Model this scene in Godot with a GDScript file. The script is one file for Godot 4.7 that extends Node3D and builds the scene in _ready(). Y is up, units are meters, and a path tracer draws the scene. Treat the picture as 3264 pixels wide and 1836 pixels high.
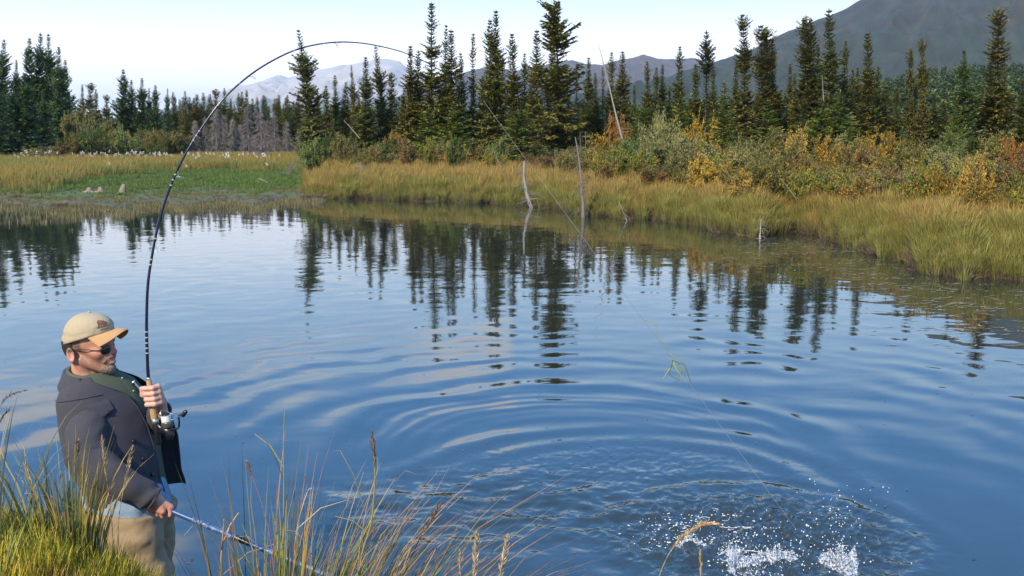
extends Node3D
# A pond in a spruce bog: an angler with a bent rod plays a fish. y is up, metres, water level at y = 0.

var rng := RandomNumberGenerator.new()
var used := {}
var mats := {}
var noise := FastNoiseLite.new()
var fine := FastNoiseLite.new()
var shore := [[-1.6, 30.0], [-0.9, 42.0], [-0.5600, 45.27], [-0.4704, 43.33], [-0.4516, 39.89], [-0.4226, 37.43], [-0.4007, 40.54], [-0.3721, 37.56], [-0.3459, 40.77], [-0.3196, 38.05], [-0.2798, 41.04], [-0.2468, 38.24], [-0.2261, 42.26], [-0.2016, 41.13], [-0.1519, 40.76], [-0.1132, 39.70], [-0.0347, 37.11], [0.0186, 35.90], [0.0442, 33.55], [0.0719, 31.34], [0.1151, 29.32], [0.1423, 29.74], [0.1887, 26.71], [0.2382, 24.24], [0.2750, 26.76], [0.3082, 23.91], [0.3480, 21.25], [0.3780, 19.90], [0.3939, 18.30], [0.4341, 18.40], [0.4749, 18.32], [0.5285, 18.32], [0.6005, 17.73], [0.9, 11.0], [1.6, 7.0]]


func _ready() -> void:
	# camera, sky, sun, exposure
	var cam := Camera3D.new()
	cam.name = "camera"
	cam.position = Vector3(0, 2.2, 0)
	cam.rotation_degrees = Vector3(-8.2, 0, 0)
	cam.fov = 31.98
	cam.near = 0.05
	cam.far = 30000.0
	add_child(cam)
	var env := Environment.new()
	env.background_mode = Environment.BG_SKY
	env.tonemap_mode = Environment.TONE_MAPPER_LINEAR
	env.tonemap_exposure = 1.4
	env.sdfgi_enabled = true
	env.ssao_enabled = true
	env.ssil_enabled = true
	env.fog_enabled = true
	env.fog_density = 0.00011
	env.fog_light_color = Color(0.86, 0.93, 1.0)
	env.sky = Sky.new()
	env.sky.sky_material = sky_material()
	var we := WorldEnvironment.new()
	we.name = "environment"
	we.environment = env
	add_child(we)
	var sun := DirectionalLight3D.new()
	sun.name = "sun"
	sun.light_energy = 1.6
	sun.light_color = Color(1.0, 0.94, 0.84)
	sun.light_angular_distance = 0.6
	sun.shadow_enabled = true
	add_child(sun)
	sun.look_at_from_position(Vector3.ZERO, -Vector3(-0.40, 0.62, 0.70))
	rng.seed = 7
	noise.seed = 3
	noise.frequency = 1.0
	noise.fractal_octaves = 3
	fine.seed = 11
	fine.frequency = 1.0
	fine.fractal_octaves = 2
	make_materials()
	build_ground()
	build_mountains()
	build_water()
	build_trees()
	build_dead_trees()
	build_bushes()
	build_marsh()
	build_snags()
	build_far_forest()
	build_person()
	build_tackle()
	build_splash()
	build_near_bank()
	build_floating_bits()


# ---------------------------------------------------------------- nodes
func numbered(called: String) -> String:
	used[called] = used.get(called, -1) + 1
	return called if used[called] == 0 else "%s_%03d" % [called, used[called]]


func tag(o: Node3D, label := "", category := "", group := "", kind := "") -> Node3D:
	if label: o.set_meta("label", label)
	if category: o.set_meta("category", category)
	if group: o.set_meta("group", group)
	if kind: o.set_meta("kind", kind)
	return o


func thing(called: String, label: String, category: String, at := Vector3.ZERO, group := "") -> Node3D:
	var o := Node3D.new()
	o.name = numbered(called)
	add_child(o)
	o.position = at
	tag(o, label, category, group)
	return o


func part(called: String, m: Mesh, mat: Material, parent: Node3D = null) -> MeshInstance3D:
	var o := MeshInstance3D.new()
	o.mesh = m
	o.material_override = mat
	if parent == null:
		o.name = numbered(called)
		add_child(o)
	else:
		o.name = called
		parent.add_child(o, true)
	return o


func scatter(called: String, m: Mesh, mat: Material, at: Array, tint: Array, label: String, category := "", parent: Node3D = null) -> MultiMeshInstance3D:
	var mm := MultiMesh.new()
	mm.transform_format = MultiMesh.TRANSFORM_3D
	mm.use_colors = tint.size() > 0
	mm.mesh = m
	mm.instance_count = at.size()
	for i in at.size():
		mm.set_instance_transform(i, at[i])
		if tint.size() > 0:
			mm.set_instance_color(i, tint[i])
	var o := MultiMeshInstance3D.new()
	o.multimesh = mm
	o.material_override = mat
	if parent == null:
		o.name = numbered(called)
		add_child(o)
	else:
		o.name = called
		parent.add_child(o, true)
	tag(o, label, category, "", "stuff")
	return o


# ---------------------------------------------------------------- a mesh being collected
class MB:
	var v := PackedVector3Array()
	var c := PackedColorArray()
	var uv := PackedVector2Array()
	var idx := PackedInt32Array()
	var col := Color(1, 1, 1)
	var up := Vector3.UP

	func vert(p: Vector3) -> int:
		v.append(p)
		c.append(col)
		return v.size() - 1

	func tri_i(a: int, b: int, d: int) -> void:
		idx.append(a)
		idx.append(b)
		idx.append(d)

	func quad_i(a: int, b: int, d: int, e: int) -> void:
		tri_i(a, b, d)
		tri_i(a, d, e)

	# a leaf-like diamond from base along dir, half as wide as w on each side
	func leaf(base: Vector3, dir: Vector3, side: Vector3, w: float, at := 0.45) -> void:
		var s := v.size()
		v.append(base)
		v.append(base + dir * at + side * w)
		v.append(base + dir)
		v.append(base + dir * at - side * w)
		for k in 4:
			c.append(col)
		idx.append_array(PackedInt32Array([s, s + 1, s + 2, s, s + 2, s + 3]))

	# a grass blade: a strip through pts that narrows to the last point
	func blade(pts: Array, side: Vector3, w: float, c0: Color, c1: Color) -> void:
		var s := v.size()
		var n := pts.size()
		for k in n:
			var t := k / float(n - 1)
			var ww := w * (1.0 - t * t * 0.92)
			v.append(pts[k] - side * ww)
			v.append(pts[k] + side * ww)
			var cc := c0.lerp(c1, t)
			c.append(cc)
			c.append(cc)
		for k in n - 1:
			var a := s + k * 2
			idx.append_array(PackedInt32Array([a, a + 1, a + 3, a, a + 3, a + 2]))

	func ring(center: Vector3, axis: Vector3, r: float, n: int, ref := Vector3.ZERO) -> PackedVector3Array:
		var out := PackedVector3Array()
		var u := (ref if ref != Vector3.ZERO else (Vector3.UP if absf(axis.y) < 0.9 else Vector3.RIGHT)).cross(axis).normalized()
		var w := axis.cross(u).normalized()
		for k in n:
			var a := TAU * k / n
			out.append(center + (u * cos(a) + w * sin(a)) * r)
		return out

	func tube(pts: Array, radii: Array, n := 6, cap := true) -> void:
		var rings := []
		for k in pts.size():
			var d: Vector3 = pts[mini(k + 1, pts.size() - 1)] - pts[maxi(k - 1, 0)]
			rings.append(ring(pts[k], d.normalized(), radii[k], n))
		loft(rings, true, cap)

	# rings of equal size become a smooth skin
	func loft(rings: Array, closed := true, cap := false, flip := false) -> void:
		var s := v.size()
		var n: int = rings[0].size()
		for r in rings:
			for p in r:
				v.append(p)
				c.append(col)
		var m := n if closed else n - 1
		for i in rings.size() - 1:
			for k in m:
				var a := s + i * n + k
				var b := s + i * n + (k + 1) % n
				if flip:
					idx.append_array(PackedInt32Array([a, b, b + n, a, b + n, a + n]))
				else:
					idx.append_array(PackedInt32Array([a, b + n, b, a, a + n, b + n]))
		if cap:
			for e in [0, rings.size() - 1]:
				var mid := Vector3.ZERO
				for p in rings[e]:
					mid += p
				var ci := vert(mid / n)
				for k in n:
					var a: int = s + e * n + k
					var b: int = s + e * n + (k + 1) % n
					if (e == 0) != flip:
						tri_i(ci, a, b)
					else:
						tri_i(ci, b, a)

	func ball(center: Vector3, b: Basis, nu := 10, nv := 7) -> void:
		var rings := []
		for i in nv + 1:
			var la := PI * i / nv
			var r := PackedVector3Array()
			for k in nu:
				var a := TAU * k / nu
				r.append(center + b * Vector3(sin(la) * cos(a), cos(la), sin(la) * sin(a)))
			rings.append(r)
		loft(rings, true, false)

	func box(center: Vector3, b: Basis, half: Vector3) -> void:
		for ax in 3:
			for sg in [-1.0, 1.0]:
				var n := Vector3.ZERO
				n[ax] = sg
				var u := Vector3.ZERO
				u[(ax + 1) % 3] = 1.0
				var w := Vector3.ZERO
				w[(ax + 2) % 3] = 1.0
				var q := []
				for e in [[-1, -1], [1, -1], [1, 1], [-1, 1]]:
					q.append(vert(center + b * ((n + u * e[0] + w * e[1]) * half)))
				if sg > 0:
					quad_i(q[0], q[3], q[2], q[1])
				else:
					quad_i(q[0], q[1], q[2], q[3])

	func mesh() -> ArrayMesh:
		var n := PackedVector3Array()
		n.resize(v.size())
		for i in range(0, idx.size(), 3):
			var a := idx[i]
			var b := idx[i + 1]
			var d := idx[i + 2]
			var f := (v[d] - v[a]).cross(v[b] - v[a])
			n[a] += f
			n[b] += f
			n[d] += f
		for i in n.size():
			n[i] = n[i].normalized() if n[i].length_squared() > 1e-20 else Vector3.UP
		return with_normals(n)

	func with_normals(n: PackedVector3Array) -> ArrayMesh:
		var a := []
		a.resize(Mesh.ARRAY_MAX)
		a[Mesh.ARRAY_VERTEX] = v
		a[Mesh.ARRAY_NORMAL] = n
		a[Mesh.ARRAY_COLOR] = c
		if uv.size() == v.size():
			a[Mesh.ARRAY_TEX_UV] = uv
		a[Mesh.ARRAY_INDEX] = idx
		var m := ArrayMesh.new()
		m.add_surface_from_arrays(Mesh.PRIMITIVE_TRIANGLES, a)
		return m


# ---------------------------------------------------------------- materials and sky
func surface(called: String, tone: Color, rough := 0.9, vertex := false) -> StandardMaterial3D:
	var m := StandardMaterial3D.new()
	m.resource_name = called
	m.albedo_color = tone.linear_to_srgb()
	m.roughness = rough
	m.vertex_color_use_as_albedo = vertex
	m.cull_mode = BaseMaterial3D.CULL_DISABLED
	mats[called] = m
	return m


func noise_map(freq: float, octaves: int, size := 512, as_normal := false, bump := 4.0, sd := 1) -> NoiseTexture2D:
	var t := NoiseTexture2D.new()
	var n := FastNoiseLite.new()
	n.seed = sd
	n.frequency = freq
	n.fractal_octaves = octaves
	t.noise = n
	t.width = size
	t.height = size
	t.seamless = true
	t.as_normal_map = as_normal
	t.bump_strength = bump
	return t


func make_materials() -> void:
	var needle := surface("spruce needles", Color(1, 1, 1), 0.75, true)
	needle.backlight_enabled = true
	needle.backlight = Color(0.45, 0.5, 0.28)
	surface("bark", Color(1, 1, 1), 0.95, true)
	var leafy := surface("leaves", Color(1, 1, 1), 0.7, true)
	leafy.backlight_enabled = true
	leafy.backlight = Color(0.5, 0.5, 0.3)
	var grass := surface("grass", Color(1, 1, 1), 0.75, true)
	grass.backlight_enabled = true
	grass.backlight = Color(0.45, 0.45, 0.3)
	surface("soil", Color(1, 1, 1), 0.95, true)
	var rock := surface("mountain", Color(1, 1, 1), 1.0, true)
	var speck := noise_map(0.02, 5, 512, false, 4.0, 8)
	var ramp := Gradient.new()
	ramp.set_color(0, Color(0.55, 0.55, 0.55))
	ramp.set_color(1, Color(1, 1, 1))
	ramp.set_offset(0, 0.25)
	ramp.set_offset(1, 0.75)
	speck.color_ramp = ramp
	rock.albedo_texture = speck
	rock.uv1_triplanar = true
	rock.uv1_world_triplanar = true
	rock.uv1_scale = Vector3.ONE * 0.004
	var fluff := surface("fluff", Color(0.62, 0.58, 0.51), 1.0, true)
	fluff.backlight_enabled = true
	fluff.backlight = Color(0.3, 0.3, 0.3)


func sky_material() -> PanoramaSkyMaterial:
	var w := 1024
	var h := 512
	var im := Image.create_empty(w, h, false, Image.FORMAT_RGBF)
	var big := FastNoiseLite.new()
	big.seed = 21
	big.frequency = 1.0
	big.fractal_octaves = 5
	for j in h:
		var el := (0.5 - (j + 0.5) / h) * 180.0
		var e := maxf(el, 0.0)
		# clear blue overhead, milky towards the horizon
		var blue := Color(0.10, 0.43, 1.05).lerp(Color(0.09, 0.29, 0.72), smoothstep(18.0, 70.0, e))
		blue = Color(0.56, 0.85, 1.17).lerp(blue, smoothstep(7.5, 18.0, e))
		blue = Color(1.30, 1.29, 1.31).lerp(blue, smoothstep(3.5, 9.5, e))
		for i in w:
			var az := ((i + 0.5) / w - 0.5) * TAU
			var c := blue
			if el > -2.0:
				# flat cloud layer seen in perspective
				var s := sin(deg_to_rad(e)) + 0.06
				var p := Vector3(sin(az) * cos(deg_to_rad(e)) / s, cos(az) * cos(deg_to_rad(e)) / s, 0.0)
				var n := big.get_noise_3d(p.x * 0.55 + 4.0, p.y * 0.8 + 1.5, 0.0) * 0.75 + big.get_noise_3d(p.x * 0.2, p.y * 0.2, 5.0) * 0.9
				var more := -0.95 + 1.0 * smoothstep(8.0, 4.0, e) + 0.80 * smoothstep(0.2, 0.5, az) * smoothstep(9.0, 11.0, e) * smoothstep(19.0, 13.0, e) + 0.76 * smoothstep(17.0, 21.0, e) + 0.24 * smoothstep(30.0, 48.0, e)
				var cover := smoothstep(0.06, 0.42, n + more)
				var lit := Color(1.18, 1.16, 1.16).lerp(Color(0.85, 0.87, 0.93), smoothstep(0.25, 0.6, n))
				c = c.lerp(lit, cover * (0.92 - 0.25 * smoothstep(12.0, 3.0, e)))
			im.set_pixel(i, j, c)
	var m := PanoramaSkyMaterial.new()
	m.panorama = ImageTexture.create_from_image(im)
	return m


# ---------------------------------------------------------------- lie of the land
func shore_at(az: float) -> float:
	for k in shore.size() - 1:
		if az <= shore[k + 1][0]:
			var t := clampf((az - shore[k][0]) / (shore[k + 1][0] - shore[k][0]), 0.0, 1.0)
			return lerpf(shore[k][1], shore[k + 1][1], t)
	return shore[-1][1]


# where the near bank ends: z of its edge for each x
func near_edge(x: float) -> float:
	return -3.42 + 0.25 * sin(x * 1.3 + 0.6) + 0.35 * smoothstep(-0.9, 0.1, x) + 0.10 * noise.get_noise_2d(x * 1.7, 9.0)


func beyond(x: float, z: float) -> float:
	var r := sqrt(x * x + z * z)
	var az := atan2(x, -z)
	return r - shore_at(az) + 0.8 * noise.get_noise_2d(az * 30.0, 4.0) + 0.5 * noise.get_noise_2d(az * 90.0, 8.0)


func ground_y(x: float, z: float) -> float:
	var r := sqrt(x * x + z * z)
	var az := atan2(x, -z)
	var n := noise.get_noise_2d(x * 0.35, z * 0.35)
	var near := z - near_edge(x)
	if near > -1.2:
		var top := 0.40 + 0.47 * smoothstep(-0.95, -1.65, x) + 0.06 * noise.get_noise_2d(x * 2.0, z * 2.0) + 0.05 * maxf(near - 0.8, 0.0)
		return lerpf(-0.4, top, smoothstep(-0.35, 0.32, near))
	var sd := beyond(x, z)
	if sd < 0.0:
		return -0.05 - 0.55 * smoothstep(0.0, -3.0, sd) + 0.04 * n
	var marsh := smoothstep(-0.165, -0.215, az)  # the flat wet side on the left
	var dry := 0.03 + 0.17 * smoothstep(0.0, 0.7, sd) + 0.14 * smoothstep(0.7, 4.0, sd) + 0.02 * minf(sd, 60.0) + 0.06 * n
	var wet := 0.02 + 0.012 * minf(sd, 30.0) + 0.05 * n + 0.25 * smoothstep(26.0, 60.0, sd)
	var y := lerpf(dry, wet, marsh)
	y += (0.030 + 0.045 * smoothstep(0.24, 0.42, az)) * maxf(r - 110.0, 0.0) * smoothstep(-0.05, 0.2, az) * (1.0 if r < 420.0 else 420.0 / r)
	y += 0.006 * maxf(r - 120.0, 0.0) * (1.0 if r < 420.0 else 420.0 / r)
	return y


func build_ground() -> void:
	var mb := MB.new()
	var angles := []
	var a := -PI
	while a < PI - 0.001:
		angles.append(a)
		a += 0.0065 if absf(a) < 0.72 else 0.05
	var radii := [0.02, 0.5, 1.0, 1.5]
	var r := 1.9
	while r < 12000.0:
		radii.append(r)
		r *= 1.02 if r < 4.6 else (1.05 if r < 15.5 else (1.009 if r < 50.0 else (1.03 if r < 140.0 else 1.12)))
	var n := angles.size()
	for rr in radii:
		for an in angles:
			var x: float = sin(an) * rr
			var z: float = -cos(an) * rr
			var y := ground_y(x, z)
			var k := noise.get_noise_2d(x * 0.8 + 40.0, z * 0.8) + 0.6 * noise.get_noise_2d(x * 3.0, z * 3.0)
			var col := Color(0.09, 0.075, 0.03).lerp(Color(0.13, 0.10, 0.04), clampf(k + 0.5, 0, 1))
			if rr > 150.0:
				col = Color(0.025, 0.04, 0.018)
			elif z < -10.0:
				var sd := beyond(x, z)
				var marsh := smoothstep(-0.165, -0.215, an)
				if sd < 0.0:
					col = Color(0.05, 0.042, 0.022)
				elif sd < 2.2:
					var bank := Color(0.030, 0.019, 0.011).lerp(Color(0.065, 0.045, 0.028), clampf(k + 0.4, 0, 1))
					col = bank.lerp(Color(0.10, 0.078, 0.055).lerp(Color(0.06, 0.085, 0.022), clampf(k * 1.4 + 0.5, 0, 1)), marsh)
				elif marsh > 0.1 and sd < 32.0:
					var green := Color(0.05, 0.11, 0.016).lerp(Color(0.09, 0.10, 0.03), clampf(k * 1.2 + 0.35, 0, 1))
					green = green.lerp(Color(0.10, 0.08, 0.055), smoothstep(0.35, 0.6, k) * 0.8)
					col = col.lerp(green, marsh)
			elif y < 0.45:
				col = Color(0.035, 0.025, 0.015)
			mb.col = col
			mb.vert(Vector3(x, y, z))
	for i in radii.size() - 1:
		for k in n:
			var p := i * n + k
			var q := i * n + (k + 1) % n
			mb.quad_i(p, p + n, q + n, q)
	var o := part("ground", mb.mesh(), mats["soil"])
	tag(o, "boggy ground round the pond, mud and moss under grass", "", "", "structure")


func build_mountains() -> void:
	mountain("mountain", [[-22.3, 19.7], [94.6, 59.0], [181.8, 81.9], [229.8, 99.1], [258.7, 107.0], [290.3, 119.0], [321.9, 130.4], [344.4, 135.5], [360.3, 143.4], [393.9, 159.2], [436.5, 176.6], [470.5, 192.4], [513.3, 213.0], [580.9, 238.1], [665.0, 268.5], [776.0, 312.5], [916.5, 334.3], [1146.4, 312.5], [1498.8, 240.9], [1917.2, 151.3], [2523.9, 37.1]], 1500.0, 900.0, 80.0, Color(0.022, 0.042, 0.022), Color(0.032, 0.040, 0.036), Color(0.062, 0.042, 0.022), 0.0055, 150.0, "dark green mountain filling the right background, russet patches on its slope")
	mountain("mountain", [[-735.9, 27.2], [-484.5, 76.6], [-295.8, 180.8], [-143.9, 222.2], [-85.5, 238.0], [14.9, 229.5], [114.0, 247.7], [188.2, 259.9], [231.7, 247.7], [280.0, 246.5], [318.3, 258.6], [371.4, 265.9], [410.8, 276.8], [454.3, 265.9], [502.7, 261.1], [565.8, 264.7], [634.3, 250.2], [759.5, 211.3], [1010.0, 162.5], [1385.5, 125.8]], 3200.0, 1500.0, 60.0, Color(0.045, 0.05, 0.04), Color(0.10, 0.07, 0.055), Color(0.07, 0.05, 0.035), 0.006, 120.0, "blue-brown pointed mountain between the central spruces and the dark slope")
	mountain("mountain", [[-9118.1, 72.3], [-5825.1, 141.7], [-3958.7, 72.3], [-2551.6, 72.3], [-2032.2, 141.7], [-1794.3, 229.3], [-1698.8, 279.8], [-1603.2, 337.1], [-1530.7, 344.0], [-1450.5, 373.7], [-1372.7, 401.1], [-1306.0, 378.3], [-1263.6, 394.2], [-1144.1, 421.6], [-1024.9, 446.6], [-948.0, 455.7], [-871.0, 471.7], [-808.1, 480.8], [-752.2, 492.1], [-703.6, 483.0], [-652.7, 469.4], [-616.0, 437.5], [-484.0, 394.2], [-321.6, 337.1], [28.0, 233.9], [731.3, 95.5]], 6000.0, 2600.0, 150.0, Color(0.36, 0.335, 0.32), Color(0.45, 0.42, 0.40), Color(0.25, 0.22, 0.20), 0.0035, 260.0, "pale bare rock mountain far behind the left half of the spruces")


func mountain(called: String, line: Array, dist: float, reach: float, rough: float, low: Color, high: Color, patch: Color, freq: float, forest: float, label: String) -> void:
	var mb := MB.new()
	var n1 := FastNoiseLite.new()
	n1.seed = int(dist)
	n1.frequency = freq
	n1.fractal_type = FastNoiseLite.FRACTAL_RIDGED
	n1.fractal_octaves = 5
	var n2 := FastNoiseLite.new()
	n2.seed = int(dist) + 5
	n2.frequency = freq * 1.6
	n2.fractal_octaves = 4
	var x0: float = line[0][0]
	var x1: float = line[-1][0]
	var nx := 420
	var nz := 84
	for j in nz + 1:
		var t := j / float(nz)
		for i in nx + 1:
			var x := lerpf(x0, x1, i / float(nx))
			var k := 0
			while k < line.size() - 2 and line[k + 1][0] < x:
				k += 1
			var f := clampf((x - line[k][0]) / (line[k + 1][0] - line[k][0]), 0.0, 1.0)
			var top := lerpf(line[k][1], line[k + 1][1], f)
			# t 0 foot, 0.75 crest, 1 back
			var s := t / 0.75 if t < 0.75 else 1.0 - (t - 0.75) * 2.0
			var z := -dist + reach * (0.75 - t) * 0.8
			var y := top * pow(s, 1.12)
			y += n1.get_noise_2d(x, z) * rough * s * (1.0 - smoothstep(0.55, 1.0, s) * 0.93) - 3.0
			var m := n2.get_noise_2d(x, z * 1.2)
			var mm := n2.get_noise_2d(x * 2.7 + 900.0, z * 2.7)
			var col := low.lerp(high, clampf(s * 1.3 - 0.35 + m * 0.8, 0.0, 1.0))
			col = col.lerp(patch, smoothstep(0.2, 0.5, mm + m * 0.5) * 0.7)
			var wood := 1.0 - smoothstep(forest * 0.5, forest, y + m * forest * 0.6)
			col = col.lerp(Color(0.026, 0.048, 0.024) * (0.8 + 0.6 * mm), wood)
			mb.col = Color(col.r, col.g, col.b, 1.0)
			mb.vert(Vector3(x, y, z))
	for j in nz:
		for i in nx:
			var p := j * (nx + 1) + i
			mb.quad_i(p, p + nx + 1, p + nx + 2, p + 1)
	var o := part(called, mb.mesh(), mats["mountain"] if dist < 5000.0 else mats["bark"])
	tag(o, label, "", "", "structure")


# ---------------------------------------------------------------- water
# rings: centre x, z, radius of the strongest crest, how far it reaches in and out, wavelength, slope
var rings := [
	[0.50, -7.00, 1.95, 0.22, 0.35, 0.52, 0.046],
	[0.50, -7.00, 1.45, 0.5, 0.4, 0.17, 0.022],
	[0.50, -7.00, 3.2, 1.6, 3.0, 0.56, 0.012],
	[0.50, -7.00, 9.0, 5.0, 12.0, 0.42, 0.0022],
	[0.80, -6.05, 1.25, 0.4, 0.6, 0.36, 0.055],
	[1.38, -5.45, 0.85, 0.20, 0.25, 0.26, 0.10],
	[1.38, -5.45, 2.4, 1.2, 4.0, 0.62, 0.016],
	[1.38, -5.45, 9.0, 5.0, 12.0, 0.83, 0.0034],
]
var swells := [[0.35, 0.94, 0.43, 0.0016], [-0.25, 0.97, 0.31, 0.0018], [0.05, 1.0, 0.55, 0.0016], [0.6, 0.8, 0.8, 0.0018], [-0.55, 0.83, 1.2, 0.0022], [0.15, 0.99, 0.21, 0.0016]]


func build_water() -> void:
	var angles := []
	var a := -1.55
	while a < 1.56:
		angles.append(a)
		a += 0.0021 if absf(a) < 0.62 else 0.03
	var radii := []
	var r := 2.2
	while r < 70.0:
		radii.append(r)
		r *= 1.0042 if r > 4.0 and r < 46.0 else 1.03
	var n := angles.size()
	var mb := MB.new()
	var nn := PackedVector3Array()
	var chop := FastNoiseLite.new()
	chop.seed = 5
	chop.frequency = 1.0
	chop.fractal_octaves = 3
	for rr in radii:
		var calm := smoothstep(40.0, 20.0, rr)
		for an in angles:
			var x: float = sin(an) * rr
			var z: float = -cos(an) * rr
			var h := 0.0
			var gx := 0.0
			var gz := 0.0
			if absf(an) < 0.66:
				var warp: float = noise.get_noise_2d(x * 0.45, z * 0.45)
				for g in rings:
					var dx: float = x - g[0]
					var dz: float = z - g[1]
					var d := sqrt(dx * dx + dz * dz) + 0.001
					var off: float = d * (1.0 + 0.09 * warp) - g[2]
					var reach: float = g[3] if off < 0.0 else g[4]
					if absf(off) > reach * 2.4:
						continue
					var k: float = TAU / g[5]
					var amp: float = g[6] * exp(-off * off / (reach * reach)) * (1.0 + 1.3 * noise.get_noise_2d(x * 0.8 + g[5] * 30.0, z * 0.8))
					h += amp / k * cos(k * off)
					var sl := -amp * sin(k * off)
					gx += sl * dx / d
					gz += sl * dz / d
				for w in swells:
					var k: float = TAU / w[2]
					var ph: float = k * (w[0] * x + w[1] * z + 0.35 * warp)
					var amp: float = 0.8 * w[3] * (0.35 + calm) * (1.0 + 0.8 * noise.get_noise_2d(x * 0.3 + w[2] * 50.0, z * 0.15))
					h += amp / k * sin(ph)
					gx += amp * w[0] * cos(ph)
					gz += amp * w[1] * cos(ph)
				# broken water where the fish thrashes, and its fading wake
				var ex: float = (x - 1.38) / 0.75
				var ez: float = (z + 5.42) / 0.62
				var e := ex * ex + ez * ez
				var wx: float = (x - 0.75) / 1.1
				var wz: float = (z + 6.25) / 0.75
				var b := 0.042 * exp(-e * e) + 0.005 * exp(-(wx * wx + wz * wz))
				if b > 0.0004:
					var f := 7.0
					var n0 := chop.get_noise_2d(x * f, z * f)
					var s := 0.012
					h += b * n0
					gx += b * (chop.get_noise_2d((x + s) * f, z * f) - n0) / s
					gz += b * (chop.get_noise_2d(x * f, (z + s) * f) - n0) / s
				# the heavy swirl left of the fish
				var sx: float = (x + 0.02) / 0.95
				var sz: float = (z + 5.85) / 0.55
				var b2 := 0.040 * exp(-(sx * sx + sz * sz))
				if b2 > 0.0006:
					var m0 := noise.get_noise_2d(x * 1.7 + 20.0, z * 2.6)
					var q := 0.02
					h += b2 * m0
					gx += b2 * (noise.get_noise_2d((x + q) * 1.7 + 20.0, z * 2.6) - m0) / q
					gz += b2 * (noise.get_noise_2d(x * 1.7 + 20.0, (z + q) * 2.6) - m0) / q
				# a breath of wind leaves faint streaks
				var st: float = 0.0035 * (0.3 + calm)
				gz += st * fine.get_noise_2d(x * 1.6, z * 6.0)
				gx += st * 0.4 * fine.get_noise_2d(x * 4.0 + 77.0, z * 4.0)
			mb.v.append(Vector3(x, h, z))
			nn.append(Vector3(-gx, 1.0, -gz).normalized())
	mb.c.resize(mb.v.size())
	mb.c.fill(Color.WHITE)
	for i in radii.size() - 1:
		for k in n - 1:
			var p := i * n + k
			mb.quad_i(p, p + n, p + n + 1, p + 1)
	var m := surface("pond water", Color(0.022, 0.027, 0.020), 0.025)
	m.metallic_specular = 0.68
	var o := part("water", mb.with_normals(nn), m)
	tag(o, "still dark pond reflecting spruces and blue sky, rings spreading from a splash", "", "", "structure")


# ---------------------------------------------------------------- spruces
# half-width of the crown at height share t, and its habit, for each kind
func crown_profile(kind: String, t: float, sd: float) -> float:
	match kind:
		"white", "full":
			return pow(1.0 - t, 0.85) * (0.9 + 0.25 * sin(t * 23.0 + sd)) * (1.0 if kind == "white" else 1.25 * pow(1.0 - t, 0.05)) * smoothstep(-0.12, 0.1, t)
		"black":
			return (0.17 + 0.83 * pow(1.0 - t, 1.15)) * (0.85 + 0.25 * sin(t * 19.0 + sd)) * smoothstep(1.015, 0.86, t) * smoothstep(-0.05, 0.16, t)
		"spire":
			return (0.10 + 0.90 * pow(1.0 - t, 1.15)) * (0.8 + 0.3 * sin(t * 37.0 + sd)) * smoothstep(1.02, 0.95, t)
		"club":
			return (0.30 + 0.55 * pow(1.0 - t, 0.7)) * (0.85 + 0.22 * sin(t * 17.0 + sd)) * smoothstep(1.02, 0.93, t) + 0.20 * exp(-pow((t - 0.92) / 0.045, 2.0)) - 0.12 * exp(-pow((t - 0.80) / 0.05, 2.0))
		"pole":
			return 0.16 + 0.12 * sin(t * 30.0) * 0.3 + 0.50 * exp(-pow((t - 0.78) / 0.12, 2.0)) * smoothstep(1.02, 0.84, t)
		"sparse":
			return (0.30 + 0.75 * pow(1.0 - t, 0.9)) * (0.8 + 0.28 * sin(t * 27.0 + sd)) * smoothstep(1.03, 0.75, t)
		"thin":
			return (0.25 + 0.6 * pow(1.0 - t, 0.8)) * (0.7 + 0.4 * sin(t * 31.0 + sd)) * smoothstep(1.03, 0.9, t)
		"crooked":
			return (0.34 + 0.66 * pow(1.0 - t, 0.75)) * (0.76 + 0.4 * sin(t * 25.0 + sd)) * smoothstep(1.03, 0.8, t) + 0.20 * exp(-pow((t - 0.92) / 0.05, 2.0))
		"young":
			return pow(1.0 - t, 0.9) * (0.75 + 0.35 * absf(sin(t * 26.0 + sd)))
	return 1.0 - t


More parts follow.
